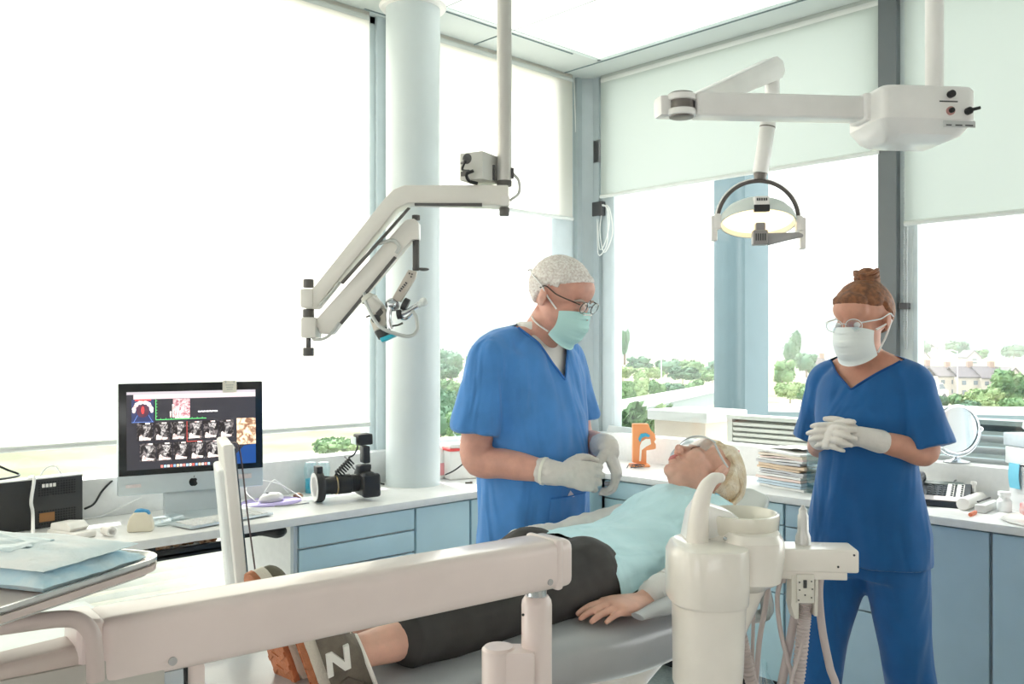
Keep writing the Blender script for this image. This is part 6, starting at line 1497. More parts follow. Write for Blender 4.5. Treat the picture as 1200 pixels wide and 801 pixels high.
def hair_pred(l):
    # positive on the scalp, negative on face, ear and neck
    hl = .048 + max(0, (l.x - .02)) * .55 if l.x > -.0 else .048 - min(.075, -l.x * 1.15 + .0) * 1.35
    sb = .012 if (-.005 < l.x < .022 and abs(l.y) > .06) else 0
    return min((l.z - hl + sb) , .10 - l.x * 1.02 + (l.z - .05) * .1)
b = shell(hsrc, HMm, hair_pred, .007, .002, 150.0, 1); part('hair', b, mat('short_grey_white_hair', (246, 242, 238), .9, scale=160, c2=[214, 202, 196], bump=.25, bscale=350), man)
b = face_mask(HMm); mk_ = part('mask', b, maskm, man)
b = BM()
for z0, pts in ((0, [(.042, -.0695, -.020), (.005, -.082, .005), (-.03, -.086, .030), (-.075, -.066, .040), (-.105, -.03, .040)]), (1, [(.042, -.0695, -.092), (.012, -.071, -.088), (-.018, -.062, -.084), (-.04, -.044, -.08), (-.054, -.018, -.078)])):
    tube(b, [HMm @ S(p) for p in pts], .0042, 8, 6, flat=.6); tube(b, [HMm @ S((p[0], -p[1], p[2])) for p in pts], .0042, 8, 6, flat=.6)
    p = pts[-1]
    if z0 == 0: tube(b, [HMm @ S(p), HMm @ S((p[0] - .018, p[1] * .3, p[2] + .002)), HMm @ S((p[0] - .022, -p[1] * .3, p[2])), HMm @ S((p[0], -p[1], p[2]))], .0042, 8, 6)
tube(b, [HMm @ S((-.118, 0, .04)), HMm @ S((-.124, -.012, .046)), HMm @ S((-.130, -.02, .038))], .003, 6)
part('mask_strap', b, strapm, mk_)
b = BM(); box(b, (.006, .05, .005), HMm @ T((.110, 0, -.008)), .002); part('nose_strip', b, strapm, mk_)
glasses(man, HMm @ T((.004, 0, .010)), mat('dark_tortoise_frame', (70, 56, 48), .3), (.025, .017))
b = BM()
for s_ in (-1, 1): ball(b, (.073, s_ * .032, .0), (.0125, .0125, .0105), HMm, 16)
part('eye', b, mat('eye_white', (236, 230, 226), .2), man)
b = BM()
for s_ in (-1, 1): tube(b, [HMm @ S((.080, s_ * .054, .022)), HMm @ S((.091, s_ * .036, .029)), HMm @ S((.095, s_ * .016, .024))], [.003, .0045, .003], 8, 4)
part('eyebrow', b, mat('grey_brow', (176, 160, 150), .9), man)
# white undershirt
sh_r = ZUP([(1.30, .004, .120, .178), (1.40, -.003, .108, .168), (1.455, .004, .086, .130), (1.495, .012, .070, .082), (1.525, .022, .066, .068), (1.532, .026, .062, .064)])
b = BM(); torso(b, MM_, sh_r, -.004); part('undershirt', b, tshirt, man)
# tunic
tun = ZUP([(.70, .005, .158, .200), (.80, .004, .152, .198), (.92, .008, .152, .196), (1.04, .016, .154, .188), (1.14, .020, .154, .185), (1.26, .014, .146, .190), (1.36, .0, .130, .198), (1.425, -.004, .114, .188), (1.465, .002, .092, .144), (1.498, .006, .078, .092), (1.515, .010, .072, .076)])
b = BM(); torso(b, MM_, tun, .002, 48, 2.25)
for a, c in ((rsh, rel), (lsh, lel)):
    A, C_ = S(a), S(c); d = (C_ - A)
    out_ = S((0, math.copysign(.018, a[1]), 0))
    limb_pts = [A + d * -.12 - out_ * .8, A + d * .05 + out_ * .3, A + d * .4 + out_ * .5, A + d * .74 + out_ * .6]
    tube(b, [MM_ @ p for p in limb_pts], [.052, .068, .073, .077], 22, 6); sy = math.copysign(1, a[1]); tube(b, [m3(.002, sy * .045, 1.535), m3(-.006, sy * .11, 1.512), m3(-.01, sy * .178, 1.47), m3(-.012, sy * .19, 1.43)], [.046, .060, .066, .066], 18, 6)
tunic = remesh(b, .0075, 5); wrinkle(tunic, .012, 6.5, (1, 1, .3), 3.0); wrinkle(tunic, .006, 17.0, (1, 1, .35), 9.0)
tline = surf_line(tunic, MM_, [(-.115 + .115 * k / 8, 1.585 - .18 * k / 8) for k in range(1, 9)]); tline2 = surf_line(tunic, MM_, [(.115 - .115 * k / 8, 1.585 - .18 * k / 8) for k in range(1, 9)])
pock = surf_line(tunic, MM_, [(-.10, 1.065), (.0, 1.058), (.055, 1.055)]); pock2 = surf_line(tunic, MM_, [(-.10, 1.065), (-.103, .97), (-.10, .86)]); cen = surf_line(tunic, MM_, [(-.002, 1.40 - .02 * k) for k in range(2)])
slv = surf_line(tunic, MM_, [(-.172 - .012 * math.sin(k / 6 * PI), 1.47 - k * .035) for k in range(7)])
pts_pocket = [[surf_line(tunic, MM_, [(-.10 + .155 * i / 10, 1.06 - .2 * j / 8)]) for j in range(9)] for i in range(11)]
vcut(tunic, MM_, 1.405, 1.585, .115)
tu = part('tunic', tunic, scrub1, man)
for l in (tline, tline2): seamline(tu, [p + fwd * .001 for p in l], .0035, mat('blue_seam', (58, 120, 196), .85), 'neckline')
b = BM(); g_ok = [[q[0] + fwd * .004 if q else None for q in col] for col in pts_pocket]
if all(q is not None for col in g_ok for q in col):
    gv = [[b.verts.new(q) for q in col] for col in g_ok]
    for i in range(10):
        for j in range(8): b.faces.new((gv[i][j], gv[i + 1][j], gv[i + 1][j + 1], gv[i][j + 1]))
    bmesh.ops.recalc_face_normals(b, faces=b.faces); bmesh.ops.solidify(b, geom=list(b.faces), thickness=.003)
    pkt = part('pocket', b, scrub1, tu)
    seamline(pkt, [col[0] + fwd * .0015 for col in g_ok], .0024, MATS['blue_seam'], 'pocket_hem')
    b = BM(); q = g_ok[5][0]; prism(b, [(-.018, -.004), (.016, -.004), (.012, .006), (.002, .016), (-.014, .002)], -.0015, .0, Matrix.Translation(q - fwd * .001) @ Matrix((lft * -1, UP, fwd)).transposed().to_4x4()); part('pocket_note', b, mat('pale_pocket_paper', (236, 226, 232), .8), tu, False)
# trousers and shoes
b = BM()
torso(b, MM_, [(.74, .0, .13, .18), (.86, 0, .14, .185), (.98, .005, .13, .175)], .0)
for s_ in (-1, 1): tube(b, [m3(.0, s_ * .085, .84), m3(.01, s_ * .10, .50), m3(-.01, s_ * .11, .06)], [.105, .085, .078], 20, 6)
tq = remesh(b, .012, 4); wrinkle(tq, .006, 9, (1, 1, .4), 1.0); part('trousers', tq, scrub1, man)
def clog(parent, M, m):
    b = BM(); prism(b, [(-.09, -.035), (.02, -.042), (.11, -.046), (.165, -.02), (.165, .015), (.11, .042), (.02, .036), (-.09, .035)], .0, .022, M, .006); s1 = part('shoe', b, mat('shoe_sole_white', (230, 230, 228), .6), parent)
    b = BM(); loft(b, [(M @ S((.03, 0, .02)), M.to_3x3() @ S((.12, 0, 0)), M.to_3x3() @ S((0, .042, 0))), (M @ S((.02, 0, .05)), M.to_3x3() @ S((.105, 0, 0)), M.to_3x3() @ S((0, .04, 0))), (M @ S((-.01, 0, .085)), M.to_3x3() @ S((.065, 0, 0)), M.to_3x3() @ S((0, .034, 0)))], 28, 2.6); part('shoe_upper', b, m, s1)
for s_ in (-1, 1): clog(man, MM_ @ T((.0, s_ * .11, 0)) @ RZ(s_ * .15), mat('navy_clog', (40, 56, 90), .5))
# gloves
dR = (m3(.285, -.055, 1.128) - m3(*rwr)).normalized()
Mr = frame(m3(*rwr) + dR * .012, RT * .93 + FW * .12 - UP * .10, -FW * .95 + UP * .28)
b = BM(); hand(b, Mr, 1, ((.55, .75, .5), (.6, .8, .5), (.65, .8, .5), (.6, .7, .5)), .02, ((.75, .55, -.35), (.9, .15, -.3), (.9, -.1, -.4)), 1.04, 1.12)
ewr = m3(*[(p * .14 + q * .86) for p, q in zip(rel, rwr)]); limb(b, [ewr, m3(*rwr), Mr @ S((.02, 0, 0))], [.0395, .036, .033], 18, 5); gl = remesh(b, .003, 4); wrinkle(gl, .0016, 60, (1, 1, 1), 2); g1_ = part('glove', gl, glove, man)
b = BM(); dd_ = (m3(*rwr) - ewr).normalized(); tube(b, [ewr - dd_ * .004, ewr + dd_ * .004], [.0408, .0408], 22, 2); part('glove_cuff', b, mat('glove_rim', (240, 238, 226), .6), g1_)
Ml = frame(m3(*lwr), RT * .30 - UP * .92 - FW * .26, RT * .90 + UP * .25 - FW * .25)
b = BM(); hand(b, Ml, -1, ((.5, .7, .4), (.55, .75, .5), (.6, .8, .5), (.65, .8, .5)), .02, ((.5, .6, -.6), (.7, .3, -.6), (.6, .0, -.8)), 1.02, 1.12)
ewl = m3(*[(p * .2 + q * .8) for p, q in zip(lel, lwr)]); limb(b, [ewl, m3(*lwr), Ml @ S((.02, 0, 0))], [.038, .035, .032], 18, 5); gl = remesh(b, .003, 4); wrinkle(gl, .0016, 60, (1, 1, 1), 5); part('glove', gl, glove, man)

# ---------------------------------------------------------------- assistant
DW = 2.88
fl2 = P(1017, HZ, DW); fl2.z = 0
fw2 = (RT * -.74 - FW * .67).normalized(); lf2 = UP.cross(fw2)
MW = Matrix.Translation(fl2) @ Matrix((fw2, lf2, UP)).transposed().to_4x4(); w3 = lambda *p: MW @ S(p)
wom = thing('person', 'assistant in deep blue scrubs and white mask standing by the right window, hands together', 'person', fl2)
HW = MW @ T((.035, -.0, 1.585)) @ RZ(-.1) @ RY(.16)
tr_w = [(.86, .0, .11, .165), (.94, .0, .115, .175), (1.05, .0, .098, .145), (1.14, .0, .095, .138), (1.27, .008, .112, .152), (1.36, .0, .098, .160), (1.405, -.004, .08, .145), (1.44, .0, .058, .09), (1.475, .004, .05, .054)]
wrs, wre, wrw = (-.005, -.145, 1.39), (-.01, -.175, 1.175), (.19, -.06, 1.225)
wls, wle, wlw = (-.005, .145, 1.39), (.0, .185, 1.18), (.20, .075, 1.235)
def warm(a, c, d): return [w3(*a), w3(*[(p + q) / 2 for p, q in zip(a, c)]), w3(*c), w3(*[(p * .6 + q * .4) for p, q in zip(c, d)]), w3(*d)]
b = BM(); torso(b, MW, tr_w); neck_shape(b, w3(.004, 0, 1.42), w3(.03, 0, 1.54), .052, .050)
for s_ in (-1, 1): tube(b, [w3(.0, s_ * .02, 1.47), w3(-.004, s_ * .08, 1.435), w3(-.005, s_ * .145, 1.395)], [.036, .042, .045], 14, 5); head_shapes(b, HW)
for a, c, d in ((wrs, wre, wrw), (wls, wle, wlw)): limb(b, warm(a, c, d), [.048, .043, .039, .037, .026])
for s_ in (-1, 1):
    lg = (.13 * -s_); limb(b, [w3(.0, s_ * .085, .86), w3(.04 + lg * .5, s_ * .12, .48), w3(lg, s_ * .145, .09)], [.085, .056, .038]); box(b, (.2, .075, .05), MW @ T((.05 + lg, s_ * .145, .045)), .024)
part('body', remesh(b, .0055, 5), skin_w, wom)
hb = BM(); head_shapes(hb, HW); hs2 = remesh(hb, .0045, 5)
def hp2(l):
    hl = .048 + max(0, (l.x - .02)) * .30 if l.x > 0 else .052 + l.x * 1.7
    return min(l.z - hl, .098 - l.x)
b = shell(hs2, HW, hp2, .012, .002, 60.0)
src = b
bun = BM(); ball(bun, (-.045, 0, .135), (.036, .036, .034), HW, 24)
for k in range(5): tube(bun, [HW @ S((-.045 + .034 * math.cos(a), .034 * math.sin(a), .12 + .008 * k + .006 * math.sin(a * 2 + k))) for a in [2 * PI * j / 12 for j in range(13)]], .007, 6, 2)
hr = part('hair', src, mat('auburn_hair', (150, 96, 62), .6, scale=60, c2=[104, 66, 46], bump=.4, bscale=200), wom); part('hair_bun', bun, MATS['auburn_hair'], hr)
b = face_mask(HW); mw = part('mask', b, mat('white_mask_paper', (232, 238, 238), .8), wom)
for s_ in (-1, 1):
    b = BM()
    for z_ in (-.020, -.092): tube(b, [HW @ S((.042, s_ * .0695, z_)), HW @ S((.008, s_ * .081, z_ * .5)), HW @ S((-.02, s_ * .088, -.0))], .003, 8, 6)
    part('mask_strap', b, strapm, mw)
glasses(wom, HW, mat('white_visor_frame', (226, 230, 232), .3), (.027, .02))
b = BM()
for s_ in (-1, 1): ball(b, (.078, s_ * .032, .0), (.0125, .0125, .0105), HW, 16)
part('eye', b, MATS['eye_white'], wom)
tn_w = [(.82, .0, .135, .196), (.92, .0, .134, .194), (1.05, .004, .118, .168), (1.15, .006, .116, .150), (1.28, .012, .128, .156), (1.365, .0, .112, .158), (1.41, -.004, .094, .145), (1.438, .0, .076, .112), (1.452, .002, .070, .100)]
b = BM(); torso(b, MW, tn_w, .002, 48, 2.25)
for a, c in ((wrs, wre), (wls, wle)):
    A, C_ = S(a), S(c); d = C_ - A; o_ = S((0, math.copysign(.02, a[1]), 0))
    tube(b, [MW @ p for p in (A + d * -.12 - o_ * .8, A + d * .08 + o_ * .2, A + d * .5 + o_ * .6, A + d * .92 + o_ * 1.0)], [.045, .056, .064, .074], 22, 6); sy = math.copysign(1, a[1]); tube(b, [w3(.0, sy * .05, 1.45), w3(-.004, sy * .09, 1.432), w3(-.005, sy * .148, 1.395), w3(-.006, sy * .16, 1.36)], [.036, .046, .054, .056], 18, 6)
tq = remesh(b, .0075, 5); wrinkle(tq, .006, 8, (1, 1, .4), 13.0)
nl = surf_line(tq, MW, [(-.115 + .115 * k / 6, 1.46 - .088 * k / 6) for k in range(7)] + [(.115 * k / 6, 1.372 + .088 * k / 6) for k in range(1, 7)])
vcut(tq, MW, 1.372, 1.46, .115)
tw_ = part('tunic', tq, scrub2, wom); seamline(tw_, nl, .0034, mat('deep_blue_seam', (16, 78, 140), .85), 'neckline')
b = BM(); torso(b, MW, [(.78, 0, .125, .18), (.9, 0, .13, .185), (1.0, 0, .11, .16)], .0)
for s_ in (-1, 1):
    lg = (.13 * -s_); tube(b, [w3(0, s_ * .085, .86), w3(.03 + lg * .5, s_ * .115, .50), w3(lg, s_ * .145, .05)], [.10, .078, .072], 20, 6)
tq = remesh(b, .011, 4); wrinkle(tq, .006, 9, (1, 1, .4), 21.0); part('trousers', tq, scrub2, wom)
for s_ in (-1, 1): clog(wom, MW @ T((.13 * -s_, s_ * .145, 0)), mat('white_clog', (228, 228, 226), .5))
Mwl = frame(w3(*wlw), (lf2 * -.9 + fw2 * .35 + UP * .02), fw2 * .9 + UP * .35)
b = BM(); hand(b, Mwl, -1, ((.25, .35, .25),) * 4, .03, ((.7, .5, -.3), (.85, .3, -.3), (.9, .1, -.3)), .98, 1.1)
e_ = w3(*[(p * .3 + q * .7) for p, q in zip(wle, wlw)]); limb(b, [e_, w3(*wlw), Mwl @ S((.02, 0, 0))], [.036, .031, .029], 16, 5); gq = remesh(b, .0032, 4); part('glove', gq, glove, wom)
Mwr = frame(w3(*wrw), (lf2 * .75 + fw2 * .6 + UP * .08), fw2 * .8 - lf2 * .4 + UP * .35)
b = BM(); hand(b, Mwr, 1, ((.3, .45, .3),) * 4, .03, ((.7, .5, -.3), (.85, .3, -.3), (.9, .1, -.3)), .98, 1.1)
e_ = w3(*[(p * .3 + q * .7) for p, q in zip(wre, wrw)]); limb(b, [e_, w3(*wrw), Mwr @ S((.02, 0, 0))], [.036, .031, .029], 16, 5); gq = remesh(b, .0032, 4); part('glove', gq, glove, wom)

# ---------------------------------------------------------------- patient
pa = thing('person', 'blonde patient with dark leggings and sneakers lying back under a pale blue bib', 'person', (CXA, -2.3, .92))
HPc = onx(823, 556, CXA)
up_h = S((0, .924, .38)); fw_h = S((-.42, -.42, .85))
HP = Matrix.Translation(HPc) @ (lambda z, x: Matrix(((x - z * x.dot(z)).normalized(), z.cross((x - z * x.dot(z)).normalized()), z)).transposed().to_4x4())(up_h.normalized(), fw_h)
k_h = .93
HPs = HP @ Matrix.Scale(k_h, 4)
def tring(y, z, hw, hd, tilt): 
    c_, s_ = math.cos(tilt), math.sin(tilt); return (S((CXA, y, z)), S((hw, 0, 0)), S((0, -s_, c_)) * hd)
pt_r = [tring(-2.44, .955, .165, .075, .05), tring(-2.34, .955, .175, .084, .05), tring(-2.24, .955, .165, .082, .1), tring(-2.12, .955, .142, .078, .15), tring(-2.00, .975, .15, .082, .22), tring(-1.90, 1.01, .162, .082, .28), tring(-1.84, 1.035, .155, .072, .3), tring(-1.80, 1.045, .10, .056, .4)]
nk0, nk1 = S((CXA, -1.84, 1.045)), HP @ S((-.012, 0, -.075))
L_sh, L_el, L_wr = S((CXA + .175, -1.87, 1.02)), S((CXA + .275, -2.08, 1.0)), onx(752, 706, CXA + .235)
R_sh, R_el, R_wr = S((CXA - .175, -1.87, 1.00)), S((CXA - .265, -2.09, .965)), S((CXA - .21, -2.31, .99))
hipL, hipR = S((CXA + .085, -2.36, .968)), S((CXA - .085, -2.36, .968))
knL, anL = onx(560, 722, CXA + .10), onx(440, 752, CXA + .105)
knR, anR = S((CXA - .07, -2.66, .985)), onx(424, 726, CXA - .035)
# sneakers: heel and toe points
DSH = 1.60
hl1, to1 = P(345, 820, 1.62), P(284, 663, 1.60)
hl2, to2 = P(372, 820, 1.60), P(322, 682, 1.52)
def foot_frame(heel, toe, ankle):
    x = (toe - heel).normalized(); z = (ankle - heel); return frame(heel, x, z)
FR = frame(hl1, to1 - hl1, RT * .70 + FW * .70); FL = frame(hl2, to2 - hl2, RT * .91 + FW * .40)
anR, anL = FR @ S((.055, 0, .105)), FL @ S((.055, 0, .105)); knR = P(560, 700, 2.12)
b = BM(); loft(b, pt_r, 36, 2.3); tube(b, [nk0, (nk0 + nk1) / 2 + S((0, 0, .004)), nk1], [.058, .050, .050], 18, 5); head_shapes(b, HPs)
for a, c, d in ((L_sh, L_el, L_wr), (R_sh, R_el, R_wr)): limb(b, [a, (a + c) / 2, c, c.lerp(d, .4), d], [.046, .042, .037, .036, .025])
for h_, k_, a_, FM_ in ((hipL, knL, anL, FL), (hipR, knR, anR, FR)):
    limb(b, [h_, h_.lerp(k_, .5), k_, k_.lerp(a_, .35), k_.lerp(a_, .75), a_], [.084, .076, .055, .052, .037, .032]); 
    limb(b, [a_, FM_ @ S((.05, 0, .05)), FM_ @ S((.16, 0, .03))], [.032, .031, .022])
hx_ = (onx(684, 716, CXA + .225) - L_wr).normalized()
MLh = frame(L_wr, hx_, S((.08, -.02, 1)))
hand(b, MLh, -1, ((.10, .18, .12), (.10, .18, .12), (.12, .2, .15), (.14, .22, .15)), .0, ((.85, .38, -.2), (.93, .18, -.2), (.97, .05, -.2)), 1.04, .92)
MRh = frame(R_wr, S((.5, -.85, -.05)), S((.1, .1, 1))); hand(b, MRh, 1, ((.2, .3, .2),) * 4, .03, k=.9)
part('body', remesh(b, .0036, 4), skin_m, pa)
hb = BM(); head_shapes(hb, HPs); hs3 = remesh(hb, .0042, 5)
def hp3(l):
    hl = .050 + max(0, (l.x - .01)) * .5 if l.x > -.012 else .050 + (l.x + .012) * 2.2
    return min(l.z - hl, .088 - l.x)
hairm = mat('blonde_hair', (240, 228, 208), .55, scale=40, c2=[226, 206, 172], bump=.5, bscale=220)
b = shell(hs3, HP, hp3, .013, .002, 70.0); hr = part('hair', b, hairm, pa)
b = BM()
rg = random.Random(4)
for k in range(46):      # locks swept back from the hairline to the tie behind the neck
    a = -1.45 + 2.9 * k / 45
    y0 = .078 * math.sin(a); z0 = .045 + .085 * math.cos(a)
    tube(b, [HPs @ S((.058 - .045 * abs(math.sin(a)), y0 * .95, z0 * .93)), HPs @ S((.0, y0 * 1.08, z0 * 1.12 + .003)), HPs @ S((-.06, y0 * 1.05 + rg.uniform(-.004, .004), z0 * .9)), HPs @ S((-.108, y0 * .7, .035 + z0 * .2)), HPs @ S((-.112, .02 + y0 * .35, -.03)), HPs @ S((-.088, .035 + y0 * .1, -.068))], [.003, .0065, .008, .0085, .007, .005], 7, 5)
part('hair_lock', b, hairm, hr)
b = BM(); tie = HPs @ S((-.09, .04, -.075))
lf_h = (HP.to_3x3() @ S((0, 1, 0)))
pny = [HPs @ S((-.075, .03, -.055)), tie, HPs @ S((-.118, .055, -.085)), HPs @ S((-.128, .062, -.055)), HPs @ S((-.118, .058, -.03))]
tube(b, pny, [.018, .016, .026, .026, .012], 14, 6, ridge=0); 
for k in range(9): 
    o9 = S((rg.uniform(-.012, .012), rg.uniform(-.012, .012), rg.uniform(-.012, .012))); tube(b, [p + o9 * (0.4 + .4 * i) for i, p in enumerate(pny)], [.007, .006, .009, .009, .003], 7, 6)
part('ponytail', b, mat('golden_hair', (216, 172, 112), .55, scale=70, c2=[180, 128, 78], bump=.5, bscale=220), hr)
b = BM(); tube(b, [HPs @ S((-.055, .072, -.062)), HPs @ S((-.075, .058, -.085)), HPs @ S((-.098, .03, -.098)), HPs @ S((-.105, -.01, -.10)), HPs @ S((-.09, -.05, -.09)), HPs @ S((-.055, -.072, -.062))], .012, 10, 6, flat=.35); part('hair_band', b, mat('pale_blue_band', (150, 206, 226), .7), pa)
b = BM()
for s_ in (-1, 1):
    b = BM(); tube(b, [HPs @ S((.082, s_ * .052, .004)), HPs @ S((.088, s_ * .033, -.003)), HPs @ S((.086, s_ * .018, .001))], .0018, 6, 4); part('eyelash', b, mat('brown_lash', (120, 90, 76), .8), pa)
b = BM(); ball(b, (.0985, 0, -.064), (.006, .019, .0045), HPs, 18); ball(b, (.0965, 0, -.0735), (.006, .016, .0045), HPs, 18); part('lips', b, mat('rose_lips', (206, 122, 118), .4), pa)
# clear safety glasses
b = BM()
sheet(b, lambda u, v: HPs @ S((.045 + .068 * math.cos((u - .5) * 2.5), .088 * math.sin((u - .5) * 2.5), -.018 + .052 * v)), 24, 6, .0015)
sg = part('safety_glasses', b, glassmat('clear_visor', (.93, .96, .96), 1.0, .10), pa)
b = BM()
tube(b, [HPs @ S((.045 + .069 * math.cos((u - .5) * 2.5), .089 * math.sin((u - .5) * 2.5), .035)) for u in [k / 14 for k in range(15)]], .0024, 8, 2)
for s_ in (-1, 1): tube(b, [HPs @ S((.066, s_ * .085, .03)), HPs @ S((.03, s_ * .086, .022)), HPs @ S((-.012, s_ * .09, .016))], .003, 8, 4)
part('visor_frame', b, mat('grey_clear_frame', (206, 214, 216), .3), sg)
# white knit top
knit = mat('white_knit', (236, 234, 232), .9, bump=.35, bscale=500)
b = BM(); loft(b, [(c + S((0, 0, .002)), u * 1.06, v * 1.07) for c, u, v in pt_r[2:]], 36, 2.3)
for a, c, d in ((L_sh, L_el, L_wr), (R_sh, R_el, R_wr)):
    limb(b, [a, (a + c) / 2, c, c.lerp(d, .45), c.lerp(d, .86)], [.054, .051, .047, .045, .038])
tq = remesh(b, .0065, 4); wrinkle(tq, .006, 24, (1, 1, 1), 4.0); tp_ = part('top', tq, knit, pa)
for (c, d) in ((L_el, L_wr), (R_el, R_wr)):
    for k in range(5):
        p = c.lerp(d, .5 + .085 * k); q = c.lerp(d, .5 + .085 * k + .02); b = BM(); tube(b, [p, q], [.0455 - .0017 * k] * 2, 18, 2); part('sleeve_fold', b, knit, tp_)
# leggings
lg_m = mat('charcoal_leggings', (58, 55, 54), .75, var=.1, scale=20, bump=.1, bscale=600)
b = BM(); loft(b, [(c, u * 1.04, v * 1.05) for c, u, v in pt_r[:4]], 36, 2.3)
ball(b, (CXA, -2.43, .958), (.165, .085, .08))
for h_, k_, a_, e in ((hipL, knL, anL, .60), (hipR, knR, anR, .72)):
    limb(b, [h_, h_.lerp(k_, .5), k_, k_.lerp(a_, .3), k_.lerp(a_, e)], [.097, .089, .070, .066, .058 if e < .65 else .052])
for (k_, a_, e) in ((knL, anL, .60), (knR, anR, .72)):
    d_ = (a_ - k_).normalized(); p = k_.lerp(a_, e + .035); tube(b, [p - d_ * .03, p + d_ * .012], [.058 if e < .65 else .052] * 2, 20, 2)
tq = remesh(b, .0055, 3); wrinkle(tq, .003, 14, (1, 1, 1), 6.0); part('leggings', tq, lg_m, pa)
# bib
bibm = mat('pale_blue_bib', (206, 242, 250), .6, var=.03, bump=.1, bscale=40, folds=(11, (1, .6, 1), .03))
ctr = [(r[0], r[1].length, r[2].length, r[2].normalized()) for r in pt_r]
def ring_at(f):
    f = max(0, min(1, f)) * (len(ctr) - 1); i = min(int(f), len(ctr) - 2); t_ = f - i
    a, c = ctr[i], ctr[i + 1]; return a[0].lerp(c[0], t_), a[1] * (1 - t_) + c[1] * t_, a[2] * (1 - t_) + c[2] * t_, a[3].lerp(c[3], t_).normalized()
def bibf(u, v):
    c, hw, hd, n = ring_at(.13 + .87 * v); ang = (u - .5) * 2 * (1.15 + .35 * (1 - v)); 
    w = 1.10 + .07 * noise.noise(S((u * 4, v * 5, 1))) + .05 * abs(noise.noise(S((u * 7 + v * 3, v * 6 - u * 4, 4)))) + .03 * noise.noise(S((u * 13, v * 15, 4)))
    hw = max(hw, .15 if v < .97 else .12)
    p = c + S((math.sin(ang) * hw * w, 0, 0)) + n * (math.cos(ang) * hd * w * 1.03 + .008)
    if abs(ang) > 1.0: p += S((0, 0, -.05 * (abs(ang) - 1.0)))
    return p
b = BM(); sheet(b, bibf, 56, 60, .0014); part('bib', b, bibm, pa)
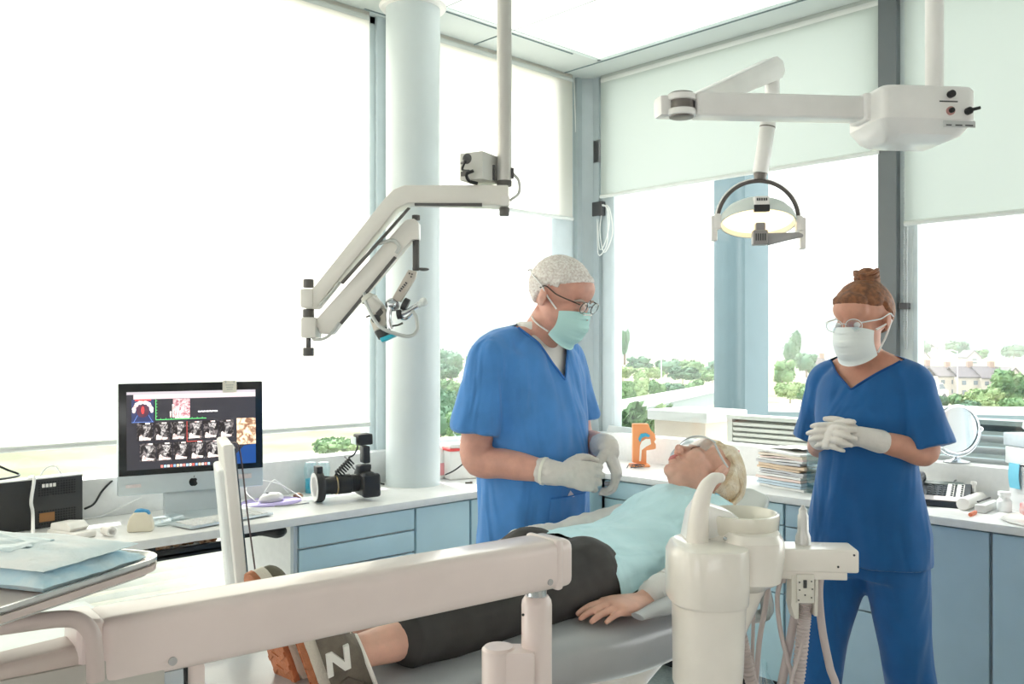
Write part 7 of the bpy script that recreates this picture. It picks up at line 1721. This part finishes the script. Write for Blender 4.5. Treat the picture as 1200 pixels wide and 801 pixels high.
# sneakers
gum = mat('gum_rubber', (190, 120, 82), .6, var=.1, scale=30, bump=.4, bscale=120); mid = mat('off_white_midsole', (226, 218, 204), .7, bump=.2, bscale=200)
upm = mat('taupe_suede', (122, 113, 102), .9, var=.12, scale=40, bump=.2, bscale=300); upd = mat('grey_green_mesh', (112, 108, 92), .9, bump=.4, bscale=700)
def outl(k, n=30):
    out = []
    for i in range(n):
        a = 2 * PI * i / n; x = math.cos(a); w = .036 + .010 * max(0, x) - .006 * math.exp(-((x + .1) / .35) ** 2)
        out.append((.125 + .135 * x * (1 + (k - 1) * .3), math.sin(a) * w * k * (1.0) + .004 * math.sin(x * 2)))
    return out
def sneaker(M, side):
    M = M @ T((-.012, 0, -.0))
    b = BM(); prism(b, outl(1.06), .0, .012, M, .003)
    so_ = part('sneaker', b, gum, pa, label='gum soled grey sneaker')
    b = BM()
    for k in range(9): 
        prism(b, [(.012 + k * .026, -.030 - .006 * (k > 3)), (.022 + k * .026, -.012), (.012 + k * .026, .006), (.022 + k * .026, .03), (.031 + k * .026, .03), (.021 + k * .026, .006), (.031 + k * .026, -.012), (.021 + k * .026, -.030 - .006 * (k > 3))], -.0025, .002, M)
    part('tread', b, gum, so_)
    b = BM(); R3 = M.to_3x3()
    rows = []
    for z, kx, kk in ((.011, 1.0, 1.04), (.020, 1.0, 1.08), (.032, .99, 1.02)):
        rows.append([b.verts.new(M @ S((.125 + (x - .125) * kx, y * kk, z + (.006 if x < .05 else 0)))) for x, y in outl(1.0, 40)])
    skin(b, rows); part('midsole', b, mid, so_)
    b = BM()
    loft(b, [(M @ S((.128, 0, .03)), R3 @ S((.128, 0, 0)), R3 @ S((0, .041, 0))), (M @ S((.118, 0, .05)), R3 @ S((.122, 0, .008)), R3 @ S((0, .043, 0))), (M @ S((.098, 0, .068)), R3 @ S((.098, 0, -.012)), R3 @ S((0, .040, 0))), (M @ S((.072, 0, .084)), R3 @ S((.073, 0, -.008)), R3 @ S((0, .038, 0))), (M @ S((.045, 0, .100)), R3 @ S((.050, 0, .0)), R3 @ S((0, .037, 0)))], 36, 2.5)
    up_ = part('sneaker_upper', b, upm, so_)
    b = BM(); ball(b, (.215, 0, .042), (.04, .036, .026), M, 20); part('toe_mesh', b, upd, up_)
    b = BM(); prism(b, [(-.002, .03), (.05, .03), (.058, .062), (.03, .085), (.0, .082)], -.043, .043, M @ RX(PI / 2), .003); part('heel_panel', b, mat('dark_taupe_suede', (102, 93, 84), .9, bump=.2, bscale=300), up_)
    b = BM()
    tube(b, [M @ S((.045 + .052 * math.cos(a), .038 * math.sin(a), .101 - .002 * math.cos(a))) for a in [2 * PI * i / 18 for i in range(19)]], .0042, 8, 2); part('collar_trim', b, mat('white_piping', (238, 234, 226), .7), up_)
    b = BM(); prism(b, [(.085, -.016), (.15, -.018), (.15, .018), (.085, .018)], 0, .012, M @ T((-.0, 0, .086)) @ RY(.42), .004); tg = part('tongue', b, mat('olive_patterned_tongue', (150, 148, 120), .9, scale=160, c2=[206, 196, 170]), up_)
    b = BM()
    for k in range(5): tube(b, [M @ S((.09 + k * .018, -.026, .083 - k * .0085)), M @ S((.095 + k * .018, 0, .098 - k * .0085)), M @ S((.09 + k * .018, .026, .083 - k * .0085))], .0032, 8, 4)
    part('lace', b, mat('cream_lace', (222, 214, 190), .8), up_)
    b = BM(); NM = M @ T((.098, .0425, .055)) @ Matrix.Scale(1.25, 4) @ Matrix(((0, 1, 0, 0), (0, 0, 1, 0), (1, 0, 0, 0), (0, 0, 0, 1)))
    N_ = [(-.019, -.018), (-.010, -.018), (-.010, .004), (.008, -.018), (.018, -.018), (.018, .018), (.009, .018), (.009, -.004), (-.009, .018), (-.019, .018)]
    N2 = [(x * .9 + y * .2, y * 1.0) for x, y in N_]
    prism(b, N2, -.003, .004, NM, .0006, 1); part('letter_mark', b, mat('white_letter', (240, 238, 232), .6), up_, False)
    return so_
sneaker(FR, -1); sneaker(FL, -1)
# ================================================================ light and camera
w = bpy.data.worlds.new('World'); scene.world = w; w.use_nodes = True
bg = w.node_tree.nodes['Background']; bg.inputs[0].default_value = (1.0, 1.0, 0.99, 1); bg.inputs[1].default_value = 1.15
s = bpy.data.lights.new('sun', 'SUN'); s.energy = 3.0; s.angle = math.radians(3); s.color = (1, .98, .95)
so = bpy.data.objects.new('sun', s); COL.objects.link(so)
so.rotation_euler = Vector((1.0, -0.25, -1.05)).to_track_quat('-Z', 'Y').to_euler()
cam = bpy.data.cameras.new('camera'); co = bpy.data.objects.new('camera', cam); COL.objects.link(co)
cam.sensor_width = 36; cam.lens = F / 1200 * 36; cam.shift_y = (HZ - 400.5) / 1200
cam.clip_end = 6000; cam.clip_start = 0.05
co.location = CAM; co.rotation_euler = (PI / 2, 0, YAW)
scene.camera = co
vs = scene.view_settings; vs.view_transform = 'Standard'; vs.look = 'None'; vs.exposure = 1.66; vs.gamma = 1; vs.use_curve_mapping = False
c = scene.cycles; c.max_bounces = 8; c.diffuse_bounces = 5; c.glossy_bounces = 3; c.transparent_max_bounces = 16; c.caustics_reflective = False; c.caustics_refractive = False
c.use_denoising = True; c.sample_clamp_indirect = 4; c.volume_bounces = 2
